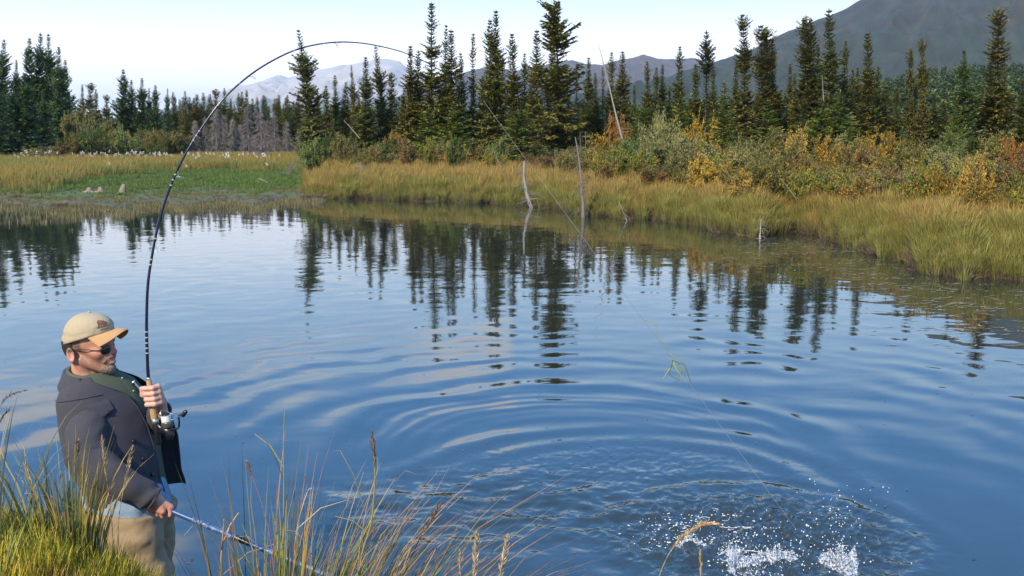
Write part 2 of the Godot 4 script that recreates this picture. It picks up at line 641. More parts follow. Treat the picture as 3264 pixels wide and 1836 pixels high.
# one spruce of 10 m: [trunk, crown]
func spruce(kind: String, sd: int) -> Array:
	rng.seed = 100 + sd * 17 + kind.hash() % 1000
	var H := 10.0
	var R: float = {"white": 2.5, "full": 2.0, "black": 1.6, "spire": 1.75, "club": 1.15, "pole": 1.15, "sparse": 1.6, "thin": 1.1, "crooked": 1.75, "young": 2.3}[kind]
	var dense: float = {"white": 1.15, "full": 1.15, "black": 1.1, "spire": 0.95, "club": 1.15, "pole": 0.8, "sparse": 0.9, "thin": 0.6, "crooked": 1.0, "young": 0.95}[kind]
	var base: Color = {"white": Color(0.082, 0.117, 0.041), "full": Color(0.096, 0.128, 0.034), "black": Color(0.116, 0.123, 0.025), "spire": Color(0.125, 0.131, 0.034), "club": Color(0.113, 0.103, 0.023), "pole": Color(0.066, 0.065, 0.020), "sparse": Color(0.103, 0.114, 0.034), "thin": Color(0.182, 0.146, 0.063), "crooked": Color(0.103, 0.103, 0.023), "young": Color(0.130, 0.165, 0.032)}[kind]
	var sway := Vector3(rng.randf_range(-1, 1), 0, rng.randf_range(-1, 1)) * (0.12 if kind != "crooked" else 0.3)
	var axis := func(t: float) -> Vector3:
		return Vector3(0, t * H, 0) + sway * sin(t * 5.0 + sd) * t
	var tr := MB.new()
	tr.col = Color(0.10, 0.085, 0.07)
	var tp := []
	var tw := []
	for k in 9:
		var t := k / 8.0
		tp.append(axis.call(t * 0.985))
		tw.append(lerpf(0.12, 0.012, pow(t, 0.8)))
	tr.tube(tp, tw, 6)
	var cr := MB.new()
	var y := 0.25 if kind in ["white", "full", "young"] else 0.5
	var turn := rng.randf() * TAU
	while y < H * 0.992:
		var t := y / H
		var many := int(round(rng.randf_range(4.0, 6.5) * dense + 1.0))
		var whorl_tone := rng.randf_range(0.8, 1.2)
		for b in many:
			turn += 2.4 + rng.randf_range(-0.5, 0.5)
			var prof := maxf(crown_profile(kind, t, sd), 0.02)
			var L := R * prof * rng.randf_range(0.62, 1.2)
			if rng.randf() > dense + 0.25:
				L *= 0.35
			L = maxf(L, 0.2 if t < 0.96 else 0.13)
			var out := Vector3(cos(turn), 0, sin(turn))
			if kind == "crooked" and t > 0.84:
				L *= 1.0 + 0.9 * clampf(-out.x, -0.6, 1.0)
			var root: Vector3 = axis.call(t)
			# high branches rise, low ones hang and turn up at the tip
			var rise := lerpf(-0.42, 0.75, smoothstep(0.1, 1.0, t)) + rng.randf_range(-0.15, 0.15)
			var tone := whorl_tone * rng.randf_range(0.75, 1.3)
			var c := base * tone
			if rng.randf() < 0.07:
				c = Color(0.075, 0.058, 0.035) * tone  # brown dead spray
			var segs := 5 if L > 0.6 else 3
			var last := root
			for s in range(1, segs + 1):
				var f := s / float(segs)
				var p := root + out * L * f + Vector3.UP * L * (rise * f + 0.32 * f * f * (1.0 if rise < 0.2 else 0.2) - 0.08)
				var dir := (p - last).normalized()
				var side := dir.cross(Vector3.UP).normalized()
				var reach := clampf(L * (0.50 - 0.26 * f), 0.085, 0.30)
				for sg in [-1.0, 1.0]:
					for q in 5:
						var o := last.lerp(p, rng.randf())
						var d: Vector3 = (dir * rng.randf_range(0.5, 1.0) + side * sg * rng.randf_range(0.4, 1.0) + Vector3(0, rng.randf_range(-0.55, 0.15), 0)).normalized()
						var w := (d.cross(Vector3(rng.randf_range(-0.6, 0.6), 1, rng.randf_range(-0.6, 0.6)))).normalized()
						var cc := c * rng.randf_range(0.8, 1.25)
						cr.col = Color(cc.r, cc.g, cc.b)
						cr.leaf(o, d * reach * rng.randf_range(0.7, 1.25), w, reach * 0.20 + 0.010)
				# short tufts that hang below or stand above the limb
				var hang := Vector3(rng.randf_range(-0.5, 0.5), rng.randf_range(-1.0, 0.4), rng.randf_range(-0.5, 0.5)).normalized()
				cr.col = Color(c.r * 0.85, c.g * 0.85, c.b * 0.85)
				cr.leaf(p, hang * reach * 0.7, hang.cross(out).normalized(), reach * 0.2 + 0.01)
				last = p
			cr.col = Color(c.r * 1.25, c.g * 1.25, c.b * 1.2)
			cr.leaf(last - out * 0.05, (out + Vector3.UP * 0.4).normalized() * clampf(L * 0.4, 0.08, 0.25), out.cross(Vector3.UP).normalized(), 0.035)
		y += rng.randf_range(0.13, 0.26) * (1.0 if kind != "young" else 1.7)
	# leader
	cr.col = Color(base.r, base.g, base.b)
	var tip: Vector3 = axis.call(0.975)
	for k in 4:
		var d := Vector3(rng.randf_range(-0.12, 0.12), 1, rng.randf_range(-0.12, 0.12))
		cr.leaf(tip, d * 0.32, d.cross(Vector3(cos(k * 1.3), 0, sin(k * 1.3))).normalized(), 0.035)
	return [tr.mesh(), cr.mesh()]


func build_trees() -> void:
	var list := [
		["white", -51.09, -98.0, 13.41, 1.00, 0.90, "second green spruce in the dense clump left of the left spruce clump"],
		["white", -48.16, -96.0, 11.81, 0.85, 0.75, "leftmost full white spruce at the marsh edge, cut by the picture's left side"],
		["white", -48.92, -100.0, 10.25, 0.70, 0.62, "shorter white spruce wedged between the leftmost spruce and the dark clump"],
		["white", -43.92, -86.0, 7.82, 1.20, 0.46, "low broad spruce skirting the far left bank beside the white seed heads"],
		["white", -46.59, -98.0, 12.12, 0.80, 0.73, "pointed white spruce rising on the left flank of the tall left clump"],
		["white", -46.10, -99.0, 12.71, 0.85, 0.76, "tallest white spruce of the dense clump on the left bank"],
		["white", -46.12, -101.0, 12.81, 0.75, 0.75, "thin pale-tipped spruce just right of the tallest one in the left clump"],
		["white", -43.34, -97.0, 11.18, 0.85, 0.63, "spruce with drooping tiers on the right half of the left clump"],
		["white", -43.58, -99.0, 10.17, 0.80, 0.55, "outermost right spruce of the left clump, open branches against the sky"],
		["white", -42.36, -88.0, 8.12, 1.25, 0.46, "broad dark spruce with skirts to the ground in front of the left clump"],
		["white", -44.38, -90.0, 7.40, 1.00, 0.42, "nearest green spruce in the dense clump left of the left spruce clump"],
		["white", -42.48, -92.0, 6.98, 1.10, 0.36, "green spruce in the dense clump right of the left spruce clump"],
		["black", -52.96, -125.0, 9.32, 0.90, 0.49, "slim distant spruce alone right of the left clump"],
		["club", -53.18, -128.0, 9.69, 1.30, 0.51, "round-headed distant spruce above the green bushes"],
		["black", -52.02, -127.0, 8.80, 1.10, 0.45, "taller distant spruce right of the rounded green willow"],
		["club", -49.97, -125.0, 8.08, 1.20, 0.39, "stubby distant spruce left of the grey-green spruce group"],
		["white", -39.87, -104.0, 9.63, 1.00, 0.45, "tallest grey-green spruce of the middle-left group, feathery tip"],
		["white", -39.80, -106.0, 8.72, 0.90, 0.40, "second spruce of the middle-left group, close behind the feathery one"],
		["white", -37.99, -104.0, 8.76, 0.95, 0.39, "spruce in the centre of the middle-left group with long bare leader"],
		["white", -38.29, -107.0, 7.89, 0.65, 0.34, "green spruce in the dense clump left of the end grey-green spruce"],
		["white", -36.21, -103.0, 7.99, 0.95, 0.33, "spruce at the right end of the middle-left group"],
		["white", -38.06, -112.0, 8.15, 0.60, 0.33, "single spruce standing right of the middle-left group"],
		["black", -39.36, -118.0, 7.98, 1.20, 0.32, "nearest taller distant spruce right of the end grey-green spruce"],
		["black", -39.31, -122.0, 8.36, 1.10, 0.33, "second taller distant spruce right of the end grey-green spruce"],
		["black", -39.20, -125.0, 7.70, 1.20, 0.29, "fourth thin distant spruce left of the bent rod"],
		["black", -38.32, -126.0, 8.37, 1.20, 0.31, "second taller distant spruce left of the bent rod"],
		["black", -38.78, -130.0, 8.36, 1.20, 0.31, "nearest taller distant spruce left of the bent rod"],
		["club", -37.38, -128.0, 8.91, 1.40, 0.32, "thicker-topped spruce in the distant line behind the bent rod"],
		["black", -37.46, -132.0, 9.22, 1.20, 0.33, "taller distant spruce right of the bent rod"],
		["black", -37.19, -134.0, 7.99, 1.20, 0.27, "fourth thin distant spruce right of the bent rod"],
		["black", -35.16, -130.0, 8.41, 1.20, 0.28, "third taller distant spruce left of the broad grey dead spruce"],
		["black", -34.86, -131.0, 8.76, 1.20, 0.29, "second taller distant spruce left of the broad grey dead spruce"],
		["black", -34.82, -133.0, 9.01, 1.30, 0.30, "nearest taller distant spruce left of the broad grey dead spruce"],
		["black", -34.17, -136.0, 8.29, 1.20, 0.26, "third thin distant spruce right of the broad grey dead spruce"],
		["black", -33.97, -138.0, 7.85, 1.20, 0.24, "fifth thin distant spruce right of the broad grey dead spruce"],
		["black", -31.77, -136.0, 8.08, 1.10, 0.23, "eighth thin distant spruce left of the leaning ragged spruce"],
		["black", -31.01, -135.0, 8.50, 1.30, 0.24, "second taller distant spruce left of the leaning ragged spruce"],
		["black", -29.68, -134.0, 8.45, 1.30, 0.23, "nearest taller distant spruce left of the leaning ragged spruce"],
		["black", -28.72, -133.0, 7.59, 1.30, 0.20, "second thin distant spruce left of the leaning ragged spruce"],
		["black", -40.54, -128.0, 7.04, 1.30, 0.27, "fifth thin distant spruce left of the bent rod"],
		["black", -41.29, -126.0, 7.55, 1.30, 0.30, "third thin distant spruce right of the end grey-green spruce"],
		["black", -35.02, -128.0, 7.04, 1.30, 0.23, "third thin distant spruce left of the broad grey dead spruce"],
		["black", -31.87, -132.0, 7.20, 1.30, 0.21, "sixth thin distant spruce right of the broad grey dead spruce"],
		["black", -29.35, -130.0, 7.12, 1.30, 0.19, "fifth thin distant spruce left of the leaning ragged spruce"],
		["sparse", -13.74, -72.0, 10.11, 1.00, -1.21, "leaning ragged spruce standing apart at the left end of the central grove"],
		["black", -13.26, -76.0, 7.22, 1.10, 0.14, "small-headed spruce first to the right of the leaning ragged spruce"],
		["black", -12.35, -75.0, 6.59, 1.20, 0.12, "bushy lower spruce beside the fallen grey pole in the central grove"],
		["sparse", -12.66, -82.0, 8.43, 0.60, -0.17, "thin pale see-through spruce behind the left part of the central grove"],
		["black", -10.70, -74.0, 8.35, 1.25, 0.14, "pointed full spruce under the crown of the bent rod"],
		["sparse", -9.47, -76.0, 9.35, 0.80, -0.60, "leaning spruce with side-hooked crown under the rod guides"],
		["club", -9.00, -76.0, 7.40, 1.20, 0.10, "blunt-topped spruce right of the hooked one, above yellow shrubs"],
		["black", -8.29, -78.0, 6.26, 1.00, 0.07, "middling dark spruce left of the tallest spire"],
		["black", -6.60, -66.0, 8.39, 1.15, 0.10, "spruce with clean narrow tip left of the tallest central spruces"],
		["black", -6.22, -67.0, 8.20, 1.10, 0.09, "twin of the narrow-tipped spruce, standing right against it"],
		["spire", -5.23, -66.0, 11.08, 1.10, 0.11, "tallest tree, a feathery spire whose tip reaches the top of the picture"],
		["spire", -4.45, -68.0, 9.90, 0.80, 0.08, "thin feathery spire right of the tallest tree"],
		["black", -3.96, -66.0, 9.36, 1.20, 0.07, "dense tapering spruce close right of the thin spire"],
		["black", -3.51, -70.0, 8.31, 0.90, 0.05, "narrow spruce filling the notch right of the dense tapering one"],
		["thin", -2.56, -68.0, 9.37, 0.90, 0.04, "grey half-dead spruce with see-through top in the central grove"],
		["black", -1.42, -66.0, 10.05, 1.00, 0.03, "left one of two spruces whose tips touch, centre of the grove"],
		["black", -1.07, -66.5, 10.65, 1.00, 0.02, "right and taller one of two spruces whose tips touch"],
		["black", -0.68, -72.0, 8.38, 0.90, 0.01, "small dark spruce peeping between the touching pair and its neighbour"],
		["black", 0.08, -64.0, 8.87, 1.15, -0.00, "cone-shaped spruce three trees left of the crooked giant"],
		["black", 0.88, -70.0, 8.29, 0.80, -0.01, "slim dark spruce in the gap left of the bushy-topped one"],
		["black", 1.56, -63.0, 9.03, 1.20, -0.03, "bushy-topped spruce next left of the crooked giant"],
		["black", 2.39, -61.0, 7.85, 1.15, -0.03, "dark spruce half hidden by the crooked giant"],
		["crooked", 2.78, -59.0, 10.23, 1.25, -0.06, "crooked giant spruce with lopsided crown reaching the top of the picture"],
		["thin", 4.03, -63.0, 7.03, 0.90, -0.05, "dull brownish spruce leaning on the right side of the crooked giant"],
		["black", 4.97, -66.0, 7.64, 1.00, -0.06, "green spruce first right of the crooked giant"],
		["black", 5.43, -66.0, 6.71, 0.90, -0.06, "middling dark spruce right of the bare grey snag"],
		["thin", 5.99, -67.0, 7.14, 0.90, -0.07, "greyish thin-leaved spruce behind the leaning dead pole"],
		["black", 6.69, -68.0, 8.19, 0.90, -0.09, "narrow spruce crossed by the top of the leaning dead pole"],
		["black", 7.00, -64.0, 7.86, 1.25, -0.10, "full dark spruce right of the leaning dead pole"],
		["black", 8.45, -70.0, 6.16, 0.80, -0.08, "middling dark spruce right of the leaning dead pole"],
		["black", 9.12, -68.0, 7.52, 1.00, -0.11, "first of three spruces under the pointed mountain"],
		["black", 9.68, -68.0, 7.21, 0.95, -0.11, "middle one of three spruces under the pointed mountain"],
		["black", 10.25, -69.0, 7.42, 1.00, -0.12, "right one of three spruces under the pointed mountain"],
		["black", 10.87, -70.0, 6.08, 0.80, -0.10, "middling dark spruce right of the three spruces under the pointed mountain"],
		["black", 11.03, -67.0, 8.40, 1.00, -0.16, "lone narrow spruce where the right mountain's slope begins"],
		["black", 11.20, -62.0, 6.96, 1.10, -0.14, "spruce with a soft top left of the dark bare-trunked one"],
		["pole", 11.09, -58.0, 8.47, 1.00, -0.18, "dark bare-trunked spruce with bottle-brush crown before the mountain saddle"],
		["black", 12.30, -62.0, 6.82, 1.00, -0.15, "short spruce hugging the dark bare-trunked one"],
		["young", 9.21, -44.0, 4.87, 1.15, -0.09, "bright young spruce with tiers to the ground among the yellow shrubs"],
		["club", 13.25, -58.0, 9.34, 1.00, -0.25, "club-topped spruce with a waist, standing against the foot of the big mountain"],
		["black", 13.24, -60.0, 6.62, 1.10, -0.16, "low dense spruce at the club-topped spruce's left foot"],
		["club", 13.78, -56.0, 8.52, 1.20, -0.24, "left tip of the thick twin-tipped spruce"],
		["club", 14.19, -56.4, 8.46, 1.10, -0.24, "right tip of the thick twin-tipped spruce"],
		["black", 14.68, -57.0, 7.95, 0.90, -0.23, "slim spruce close behind the twin-tipped pair's right side"],
		["black", 15.89, -58.0, 6.65, 0.90, -0.19, "small spruce in the wide gap right of the twin-tipped pair"],
		["black", 15.88, -57.0, 6.08, 0.90, -0.17, "middling dark spruce left of the forked ragged spruce"],
		["club", 15.97, -55.0, 8.90, 1.25, -0.30, "thick ragged spruce with a forked top before the mountain's ridge"],
		["black", 16.39, -55.6, 8.85, 1.00, -0.30, "right fork of the thick ragged spruce before the ridge"],
		["black", 17.18, -57.0, 7.65, 0.90, -0.26, "narrow spruce filling the gap right of the ragged forked one"],
		["black", 16.91, -54.0, 9.15, 1.20, -0.33, "tall even spruce whose tip crosses the mountain's skyline"],
		["black", 18.68, -57.0, 7.78, 0.90, -0.28, "thin spruce right of the skyline-crossing spruce"],
		["black", 18.79, -56.0, 6.22, 0.90, -0.21, "second middling dark spruce left of the straight tapering spruce"],
		["black", 19.44, -57.0, 6.36, 1.00, -0.23, "nearest middling dark spruce left of the straight tapering spruce"],
		["black", 18.26, -52.0, 7.76, 1.15, -0.30, "straight tapering spruce in the middle of the dark slope"],
		["black", 19.45, -54.0, 6.18, 1.00, -0.23, "shorter spruce attached to the straight one's right side"],
		["black", 21.98, -58.0, 5.33, 1.00, -0.19, "second middling dark spruce left of the two slender mossy spruces"],
		["club", 21.21, -54.0, 7.18, 0.75, -0.30, "left one of two slender mossy poles of spruce on the slope"],
		["club", 21.44, -53.0, 7.51, 0.75, -0.33, "right and taller one of two slender mossy poles of spruce"],
		["black", 22.26, -56.0, 5.43, 0.90, -0.21, "nearest middling dark spruce left of the two slender mossy spruces"],
		["full", 20.50, -46.0, 6.32, 1.00, -0.29, "full rounded spruce alone on the right, lush to its foot"],
		["young", 19.30, -44.0, 4.14, 0.80, -0.14, "young spruce leaning at the full rounded spruce's left foot"],
		["black", 22.11, -48.0, 4.93, 1.20, -0.21, "middling spruce between the full rounded one and the far right tower"],
		["club", 22.07, -46.0, 8.19, 1.20, -0.44, "tall columnar spruce near the right edge, narrow as a tower"],
		["black", 22.14, -47.0, 5.88, 1.10, -0.27, "dark spruce at the left foot of the tower-like one"],
		["black", 23.67, -47.0, 5.09, 1.10, -0.24, "spruce cut off by the right side of the picture"],
		["young", 14.05, -46.0, 4.15, 1.20, -0.10, "light green young spruce below the skyline-crossing spruce"],
		["young", 14.89, -46.0, 4.57, 1.30, -0.13, "bright bushy young spruce left of the straight tapering one"],
		["young", 11.59, -46.0, 4.12, 1.10, -0.08, "pale young spruce at the foot of the twin-tipped pair"],
		["young", 8.31, -50.0, 4.67, 1.30, -0.07, "young spruce standing among willow bushes under the saddle"],
		["young", 6.47, -50.0, 4.44, 1.20, -0.05, "young green spruce right of the full dark one"],
		["young", -4.94, -60.0, 4.29, 1.50, 0.03, "low layered spruce in front of the tallest tree"],
		["young", 0.48, -56.0, 4.47, 1.60, -0.00, "spreading low spruce behind the white snag"],
		["young", -3.36, -58.0, 4.55, 1.50, 0.02, "broad low spruce in the shade right of the tallest tree"],
		["young", 15.42, -34.0, 2.60, 0.90, -0.04, "knee-high dark spruce seedling in the right thicket"],
		["black", 14.35, -50.0, 4.32, 1.10, -0.10, "low dark spruce between taller ones left of the forked ragged spruce"],
		["black", 19.94, -54.0, 5.21, 1.10, -0.18, "middling dark spruce right of the straight tapering spruce"],
		["black", 22.48, -54.0, 4.80, 1.10, -0.18, "low dark spruce between taller ones right of the two slender mossy spruces"],
		["black", 23.01, -54.0, 4.49, 1.10, -0.17, "low dark spruce between taller ones left of the full rounded spruce"],
		["black", 24.54, -50.0, 4.61, 1.20, -0.20, "low dark spruce between taller ones right of the tower-like spruce"],
		["black", -14.67, -80.0, 6.67, 1.30, 0.13, "middling dark spruce left of the crimson shrub"],
		["black", -12.17, -80.0, 6.05, 1.40, 0.10, "low dark spruce between taller ones right of the crimson shrub"],
		["black", -10.03, -78.0, 5.81, 1.30, 0.08, "low dark spruce between taller ones right of the hooked leaning spruce"],
		["black", -14.92, -78.0, 5.15, 1.30, 0.10, "second low dark spruce between taller ones right of the leaning ragged spruce"],
		["black", -2.69, -70.0, 6.64, 1.20, 0.03, "middling dark spruce left of the half-dead spruce"],
		["black", -2.00, -70.0, 6.77, 1.20, 0.02, "middling dark spruce right of the half-dead spruce"],
		["black", -1.18, -70.0, 5.57, 1.20, 0.01, "low dark spruce between taller ones right of the touching spruce pair"],
		["black", -6.43, -72.0, 5.81, 1.30, 0.05, "low dark spruce between taller ones left of the tallest spire"],
		["black", -5.02, -72.0, 6.36, 1.30, 0.05, "middling dark spruce right of the tallest spire"],
		["black", 1.25, -68.0, 6.25, 1.20, -0.01, "middling dark spruce right of the white snag"],
		["black", 3.67, -66.0, 5.25, 1.20, -0.03, "low dark spruce between taller ones right of the crooked giant spruce"],
		["black", 4.58, -66.0, 5.00, 1.20, -0.03, "nearest low dark spruce between taller ones right of the bare grey snag"],
		["black", 6.85, -68.0, 5.48, 1.20, -0.06, "low dark spruce between taller ones left of the leaning dead pole"],
		["black", 7.55, -66.0, 4.50, 1.20, -0.05, "low dark spruce between taller ones right of the leaning dead pole"],
		["black", 9.11, -66.0, 4.62, 1.20, -0.06, "low dark spruce between taller ones left of the three spruces under the pointed mountain"],
		["black", 10.98, -62.0, 4.83, 1.30, -0.08, "second low dark spruce between taller ones left of the bare-trunked spruce"],
		["black", 11.59, -62.0, 4.36, 1.30, -0.07, "nearest low dark spruce between taller ones left of the bare-trunked spruce"],
		["black", 12.04, -60.0, 4.52, 1.30, -0.08, "low dark spruce between taller ones left of the bright young spruce"],
		["black", 13.46, -58.0, 5.11, 1.30, -0.11, "low dark spruce between taller ones right of the club-topped spruce"],
		["black", 14.03, -58.0, 4.88, 1.30, -0.11, "low dark spruce between taller ones left of the twin-tipped spruce"],
		["black", 15.28, -58.0, 4.99, 1.30, -0.12, "low dark spruce between taller ones right of the twin-tipped spruce"],
		["black", 5.48, -66.0, 4.70, 1.20, -0.04, "second low dark spruce between taller ones right of the bare grey snag"],
		["black", -16.24, -80.0, 4.83, 1.40, 0.09, "nearest low dark spruce between taller ones right of the leaning ragged spruce"],
		["black", 17.98, -52.0, 4.17, 1.30, -0.12, "low dark spruce between taller ones left of the straight tapering spruce"],
		["black", -39.33, -116.8, 5.98, 1.55, 0.23, "nearest thin distant spruce right of the end grey-green spruce"],
		["black", -45.20, -136.0, 8.32, 1.30, 0.34, "second thin distant spruce right of the end grey-green spruce"],
		["black", -40.25, -124.0, 7.31, 1.45, 0.28, "fourth thin distant spruce right of the end grey-green spruce"],
		["black", -37.31, -116.0, 6.22, 1.32, 0.23, "fifth thin distant spruce right of the end grey-green spruce"],
		["black", -39.03, -123.0, 7.69, 1.65, 0.29, "sixth thin distant spruce left of the bent rod"],
		["black", -37.17, -119.7, 7.86, 1.70, 0.29, "third taller distant spruce left of the bent rod"],
		["black", -37.55, -122.3, 6.90, 1.53, 0.25, "third thin distant spruce left of the bent rod"],
		["black", -37.56, -124.9, 6.84, 1.52, 0.24, "second thin distant spruce left of the bent rod"],
		["black", -34.30, -117.1, 6.78, 1.23, 0.23, "nearest thin distant spruce left of the bent rod"],
		["black", -34.01, -118.3, 7.02, 1.67, 0.24, "nearest thin distant spruce right of the bent rod"],
		["black", -37.91, -133.4, 7.07, 1.34, 0.24, "second thin distant spruce right of the bent rod"],
		["black", -32.77, -117.0, 6.16, 1.58, 0.20, "third thin distant spruce right of the bent rod"],
		["black", -35.76, -129.4, 7.01, 1.67, 0.23, "fifth thin distant spruce right of the bent rod"],
		["black", -31.68, -118.3, 6.99, 1.28, 0.22, "second thin distant spruce left of the broad grey dead spruce"],
		["black", -30.52, -115.6, 6.86, 1.65, 0.21, "nearest thin distant spruce left of the broad grey dead spruce"],
		["black", -30.79, -118.8, 6.60, 1.32, 0.20, "nearest thin distant spruce right of the broad grey dead spruce"],
		["black", -30.72, -119.9, 7.39, 1.41, 0.23, "second thin distant spruce right of the broad grey dead spruce"],
		["black", -33.33, -133.6, 6.83, 1.29, 0.20, "fourth thin distant spruce right of the broad grey dead spruce"],
		["black", -31.41, -128.6, 8.17, 1.69, 0.24, "taller distant spruce right of the broad grey dead spruce"],
		["black", -28.96, -120.6, 6.52, 1.21, 0.18, "seventh thin distant spruce right of the broad grey dead spruce"],
		["black", -27.36, -117.7, 7.30, 1.42, 0.20, "seventh thin distant spruce left of the leaning ragged spruce"],
		["black", -28.45, -123.8, 7.41, 1.41, 0.20, "sixth thin distant spruce left of the leaning ragged spruce"],
		["black", -25.89, -116.1, 7.34, 1.24, 0.19, "fourth thin distant spruce left of the leaning ragged spruce"],
		["black", -26.84, -121.9, 7.10, 1.60, 0.18, "third thin distant spruce left of the leaning ragged spruce"],
		["black", -28.90, -135.6, 7.20, 1.23, 0.19, "nearest thin distant spruce left of the leaning ragged spruce"],
		["black", -25.77, -122.5, 7.94, 1.49, 0.20, "taller distant spruce right of the leaning ragged spruce"],
		["black", -17.98, -89.6, 6.60, 1.10, 0.15, "nearest green spruce in the dense clump right of the leaning ragged spruce"],
		["black", -16.95, -88.5, 6.79, 1.11, 0.15, "second green spruce in the dense clump right of the leaning ragged spruce"],
		["black", -16.37, -89.9, 5.91, 1.33, 0.12, "green spruce in the dense clump left of the crimson shrub"],
		["black", -14.86, -83.3, 5.31, 1.13, 0.10, "third low dark spruce between taller ones left of the crimson shrub"],
		["black", -13.98, -83.7, 6.08, 1.16, 0.11, "second low dark spruce between taller ones left of the crimson shrub"],
		["black", -13.47, -83.4, 5.93, 1.15, 0.10, "nearest low dark spruce between taller ones left of the crimson shrub"],
		["black", -13.07, -86.6, 5.83, 1.29, 0.09, "green spruce in the dense clump right of the crimson shrub"],
		["black", -11.51, -80.7, 6.15, 1.18, 0.09, "low dark spruce between taller ones left of the hooked leaning spruce"]]
	var variants := {}
	for kind in ["white", "black"]:
		variants[kind] = [spruce(kind, 1), spruce(kind, 2), spruce(kind, 3), spruce(kind, 4)]
	for kind in ["spire", "club", "sparse", "thin", "young"]:
		variants[kind] = [spruce(kind, 1), spruce(kind, 2)]
	for kind in ["full", "pole", "crooked"]:
		variants[kind] = [spruce(kind, 1)]
	var tints := []
	for k in 5:
		var m: StandardMaterial3D = mats["spruce needles"].duplicate()
		m.albedo_color = [Color(1.2, 1.2, 1.2), Color(1.25, 1.2, 1.05), Color(1.05, 1.15, 1.08), Color(1.1, 1.12, 1.15), Color(1.25, 1.15, 0.98)][k]
		m.resource_name = "spruce needles %d" % k
		tints.append(m)
	rng.seed = 55
	var turns := {}
	var i := 0
	for d in list:
		var set_of: Array = variants[d[0]]
		var pair: Array = set_of[i % set_of.size()]
		var x: float = d[1]
		var z: float = d[2]
		var foot := ground_y(x, z) - 0.1
		var tall: float = d[3] - foot
		var label: String = d[6]
		var group := "spruces round the pond" if z > -110.0 else "distant tree line on the left"
		var t := thing("spruce_tree", label, "tree", Vector3(x, foot, z), group)
		var wide: float = d[4] * (tall / 10.0 if d[0] != "young" else tall / 10.0 * 1.25)
		wide = maxf(wide, 0.55 * d[4])
		var b := Basis(Vector3.UP, rng.randf() * TAU if d[0] != "crooked" else 0.0)
		b = Basis.from_scale(Vector3(wide, tall / 10.0, wide)) * b
		# lean: shear as a tilt about the foot
		var tilt := atan2(float(d[5]), tall)
		t.transform = Transform3D(Basis(Vector3(0, 0, 1), -tilt) * b, t.position)
		part("trunk", pair[0], mats["bark"], t)
		var far_blue: int = 2 if d[0] == "white" else [0, 1, 4, 0, 1][i % 5]
		part("crown", pair[1], tints[far_blue], t)
		i += 1


# ---------------------------------------------------------------- dead grey trees
func dead_spruce(sd: int, H: float, R: float, broom: float, tone: Color) -> Array:
	rng.seed = 900 + sd
	var tr := MB.new()
	tr.col = tone
	tr.tube([Vector3.ZERO, Vector3(0.03, H * 0.5, 0.02), Vector3(0, H, 0)], [0.10, 0.06, 0.01], 6)
	var br := MB.new()
	var y := 0.15 * H * (1.0 - broom)
	while y < H * 0.97:
		var t := y / H
		for b in int(lerpf(3.0, 7.0, broom)):
			var a := rng.randf() * TAU
			var L := R * pow(1.0 - t, 0.8) * rng.randf_range(0.5, 1.15) + 0.12
			var out := Vector3(cos(a), 0, sin(a))
			var p0 := Vector3(0, y, 0)
			var p1 := p0 + out * L * 0.55 + Vector3(0, -0.12 * L, 0)
			var p2 := p0 + out * L + Vector3(0, -0.45 * L, 0)
			var cc := tone * rng.randf_range(0.7, 1.2)
			br.col = Color(cc.r, cc.g, cc.b)
			br.tube([p0, p1, p2], [0.018, 0.012, 0.004], 3, false)
			for q in int(lerpf(2.0, 8.0, broom)):
				var s := p0.lerp(p2, rng.randf_range(0.25, 1.0)) + Vector3(0, 0.1 * L * rng.randf(), 0)
				var d := (out * rng.randf_range(-0.1, 0.8) + Vector3(rng.randf_range(-0.6, 0.6), rng.randf_range(-1.0, -0.1), rng.randf_range(-0.6, 0.6))).normalized() * rng.randf_range(0.15, 0.42) * (0.5 + 0.5 * R)
				var w := d.cross(Vector3(rng.randf(), rng.randf(), rng.randf())).normalized()
				br.leaf(s, d, w, 0.011)
		y += rng.randf_range(0.09, 0.2) * (2.0 - broom)
	return [tr.mesh(), br.mesh()]


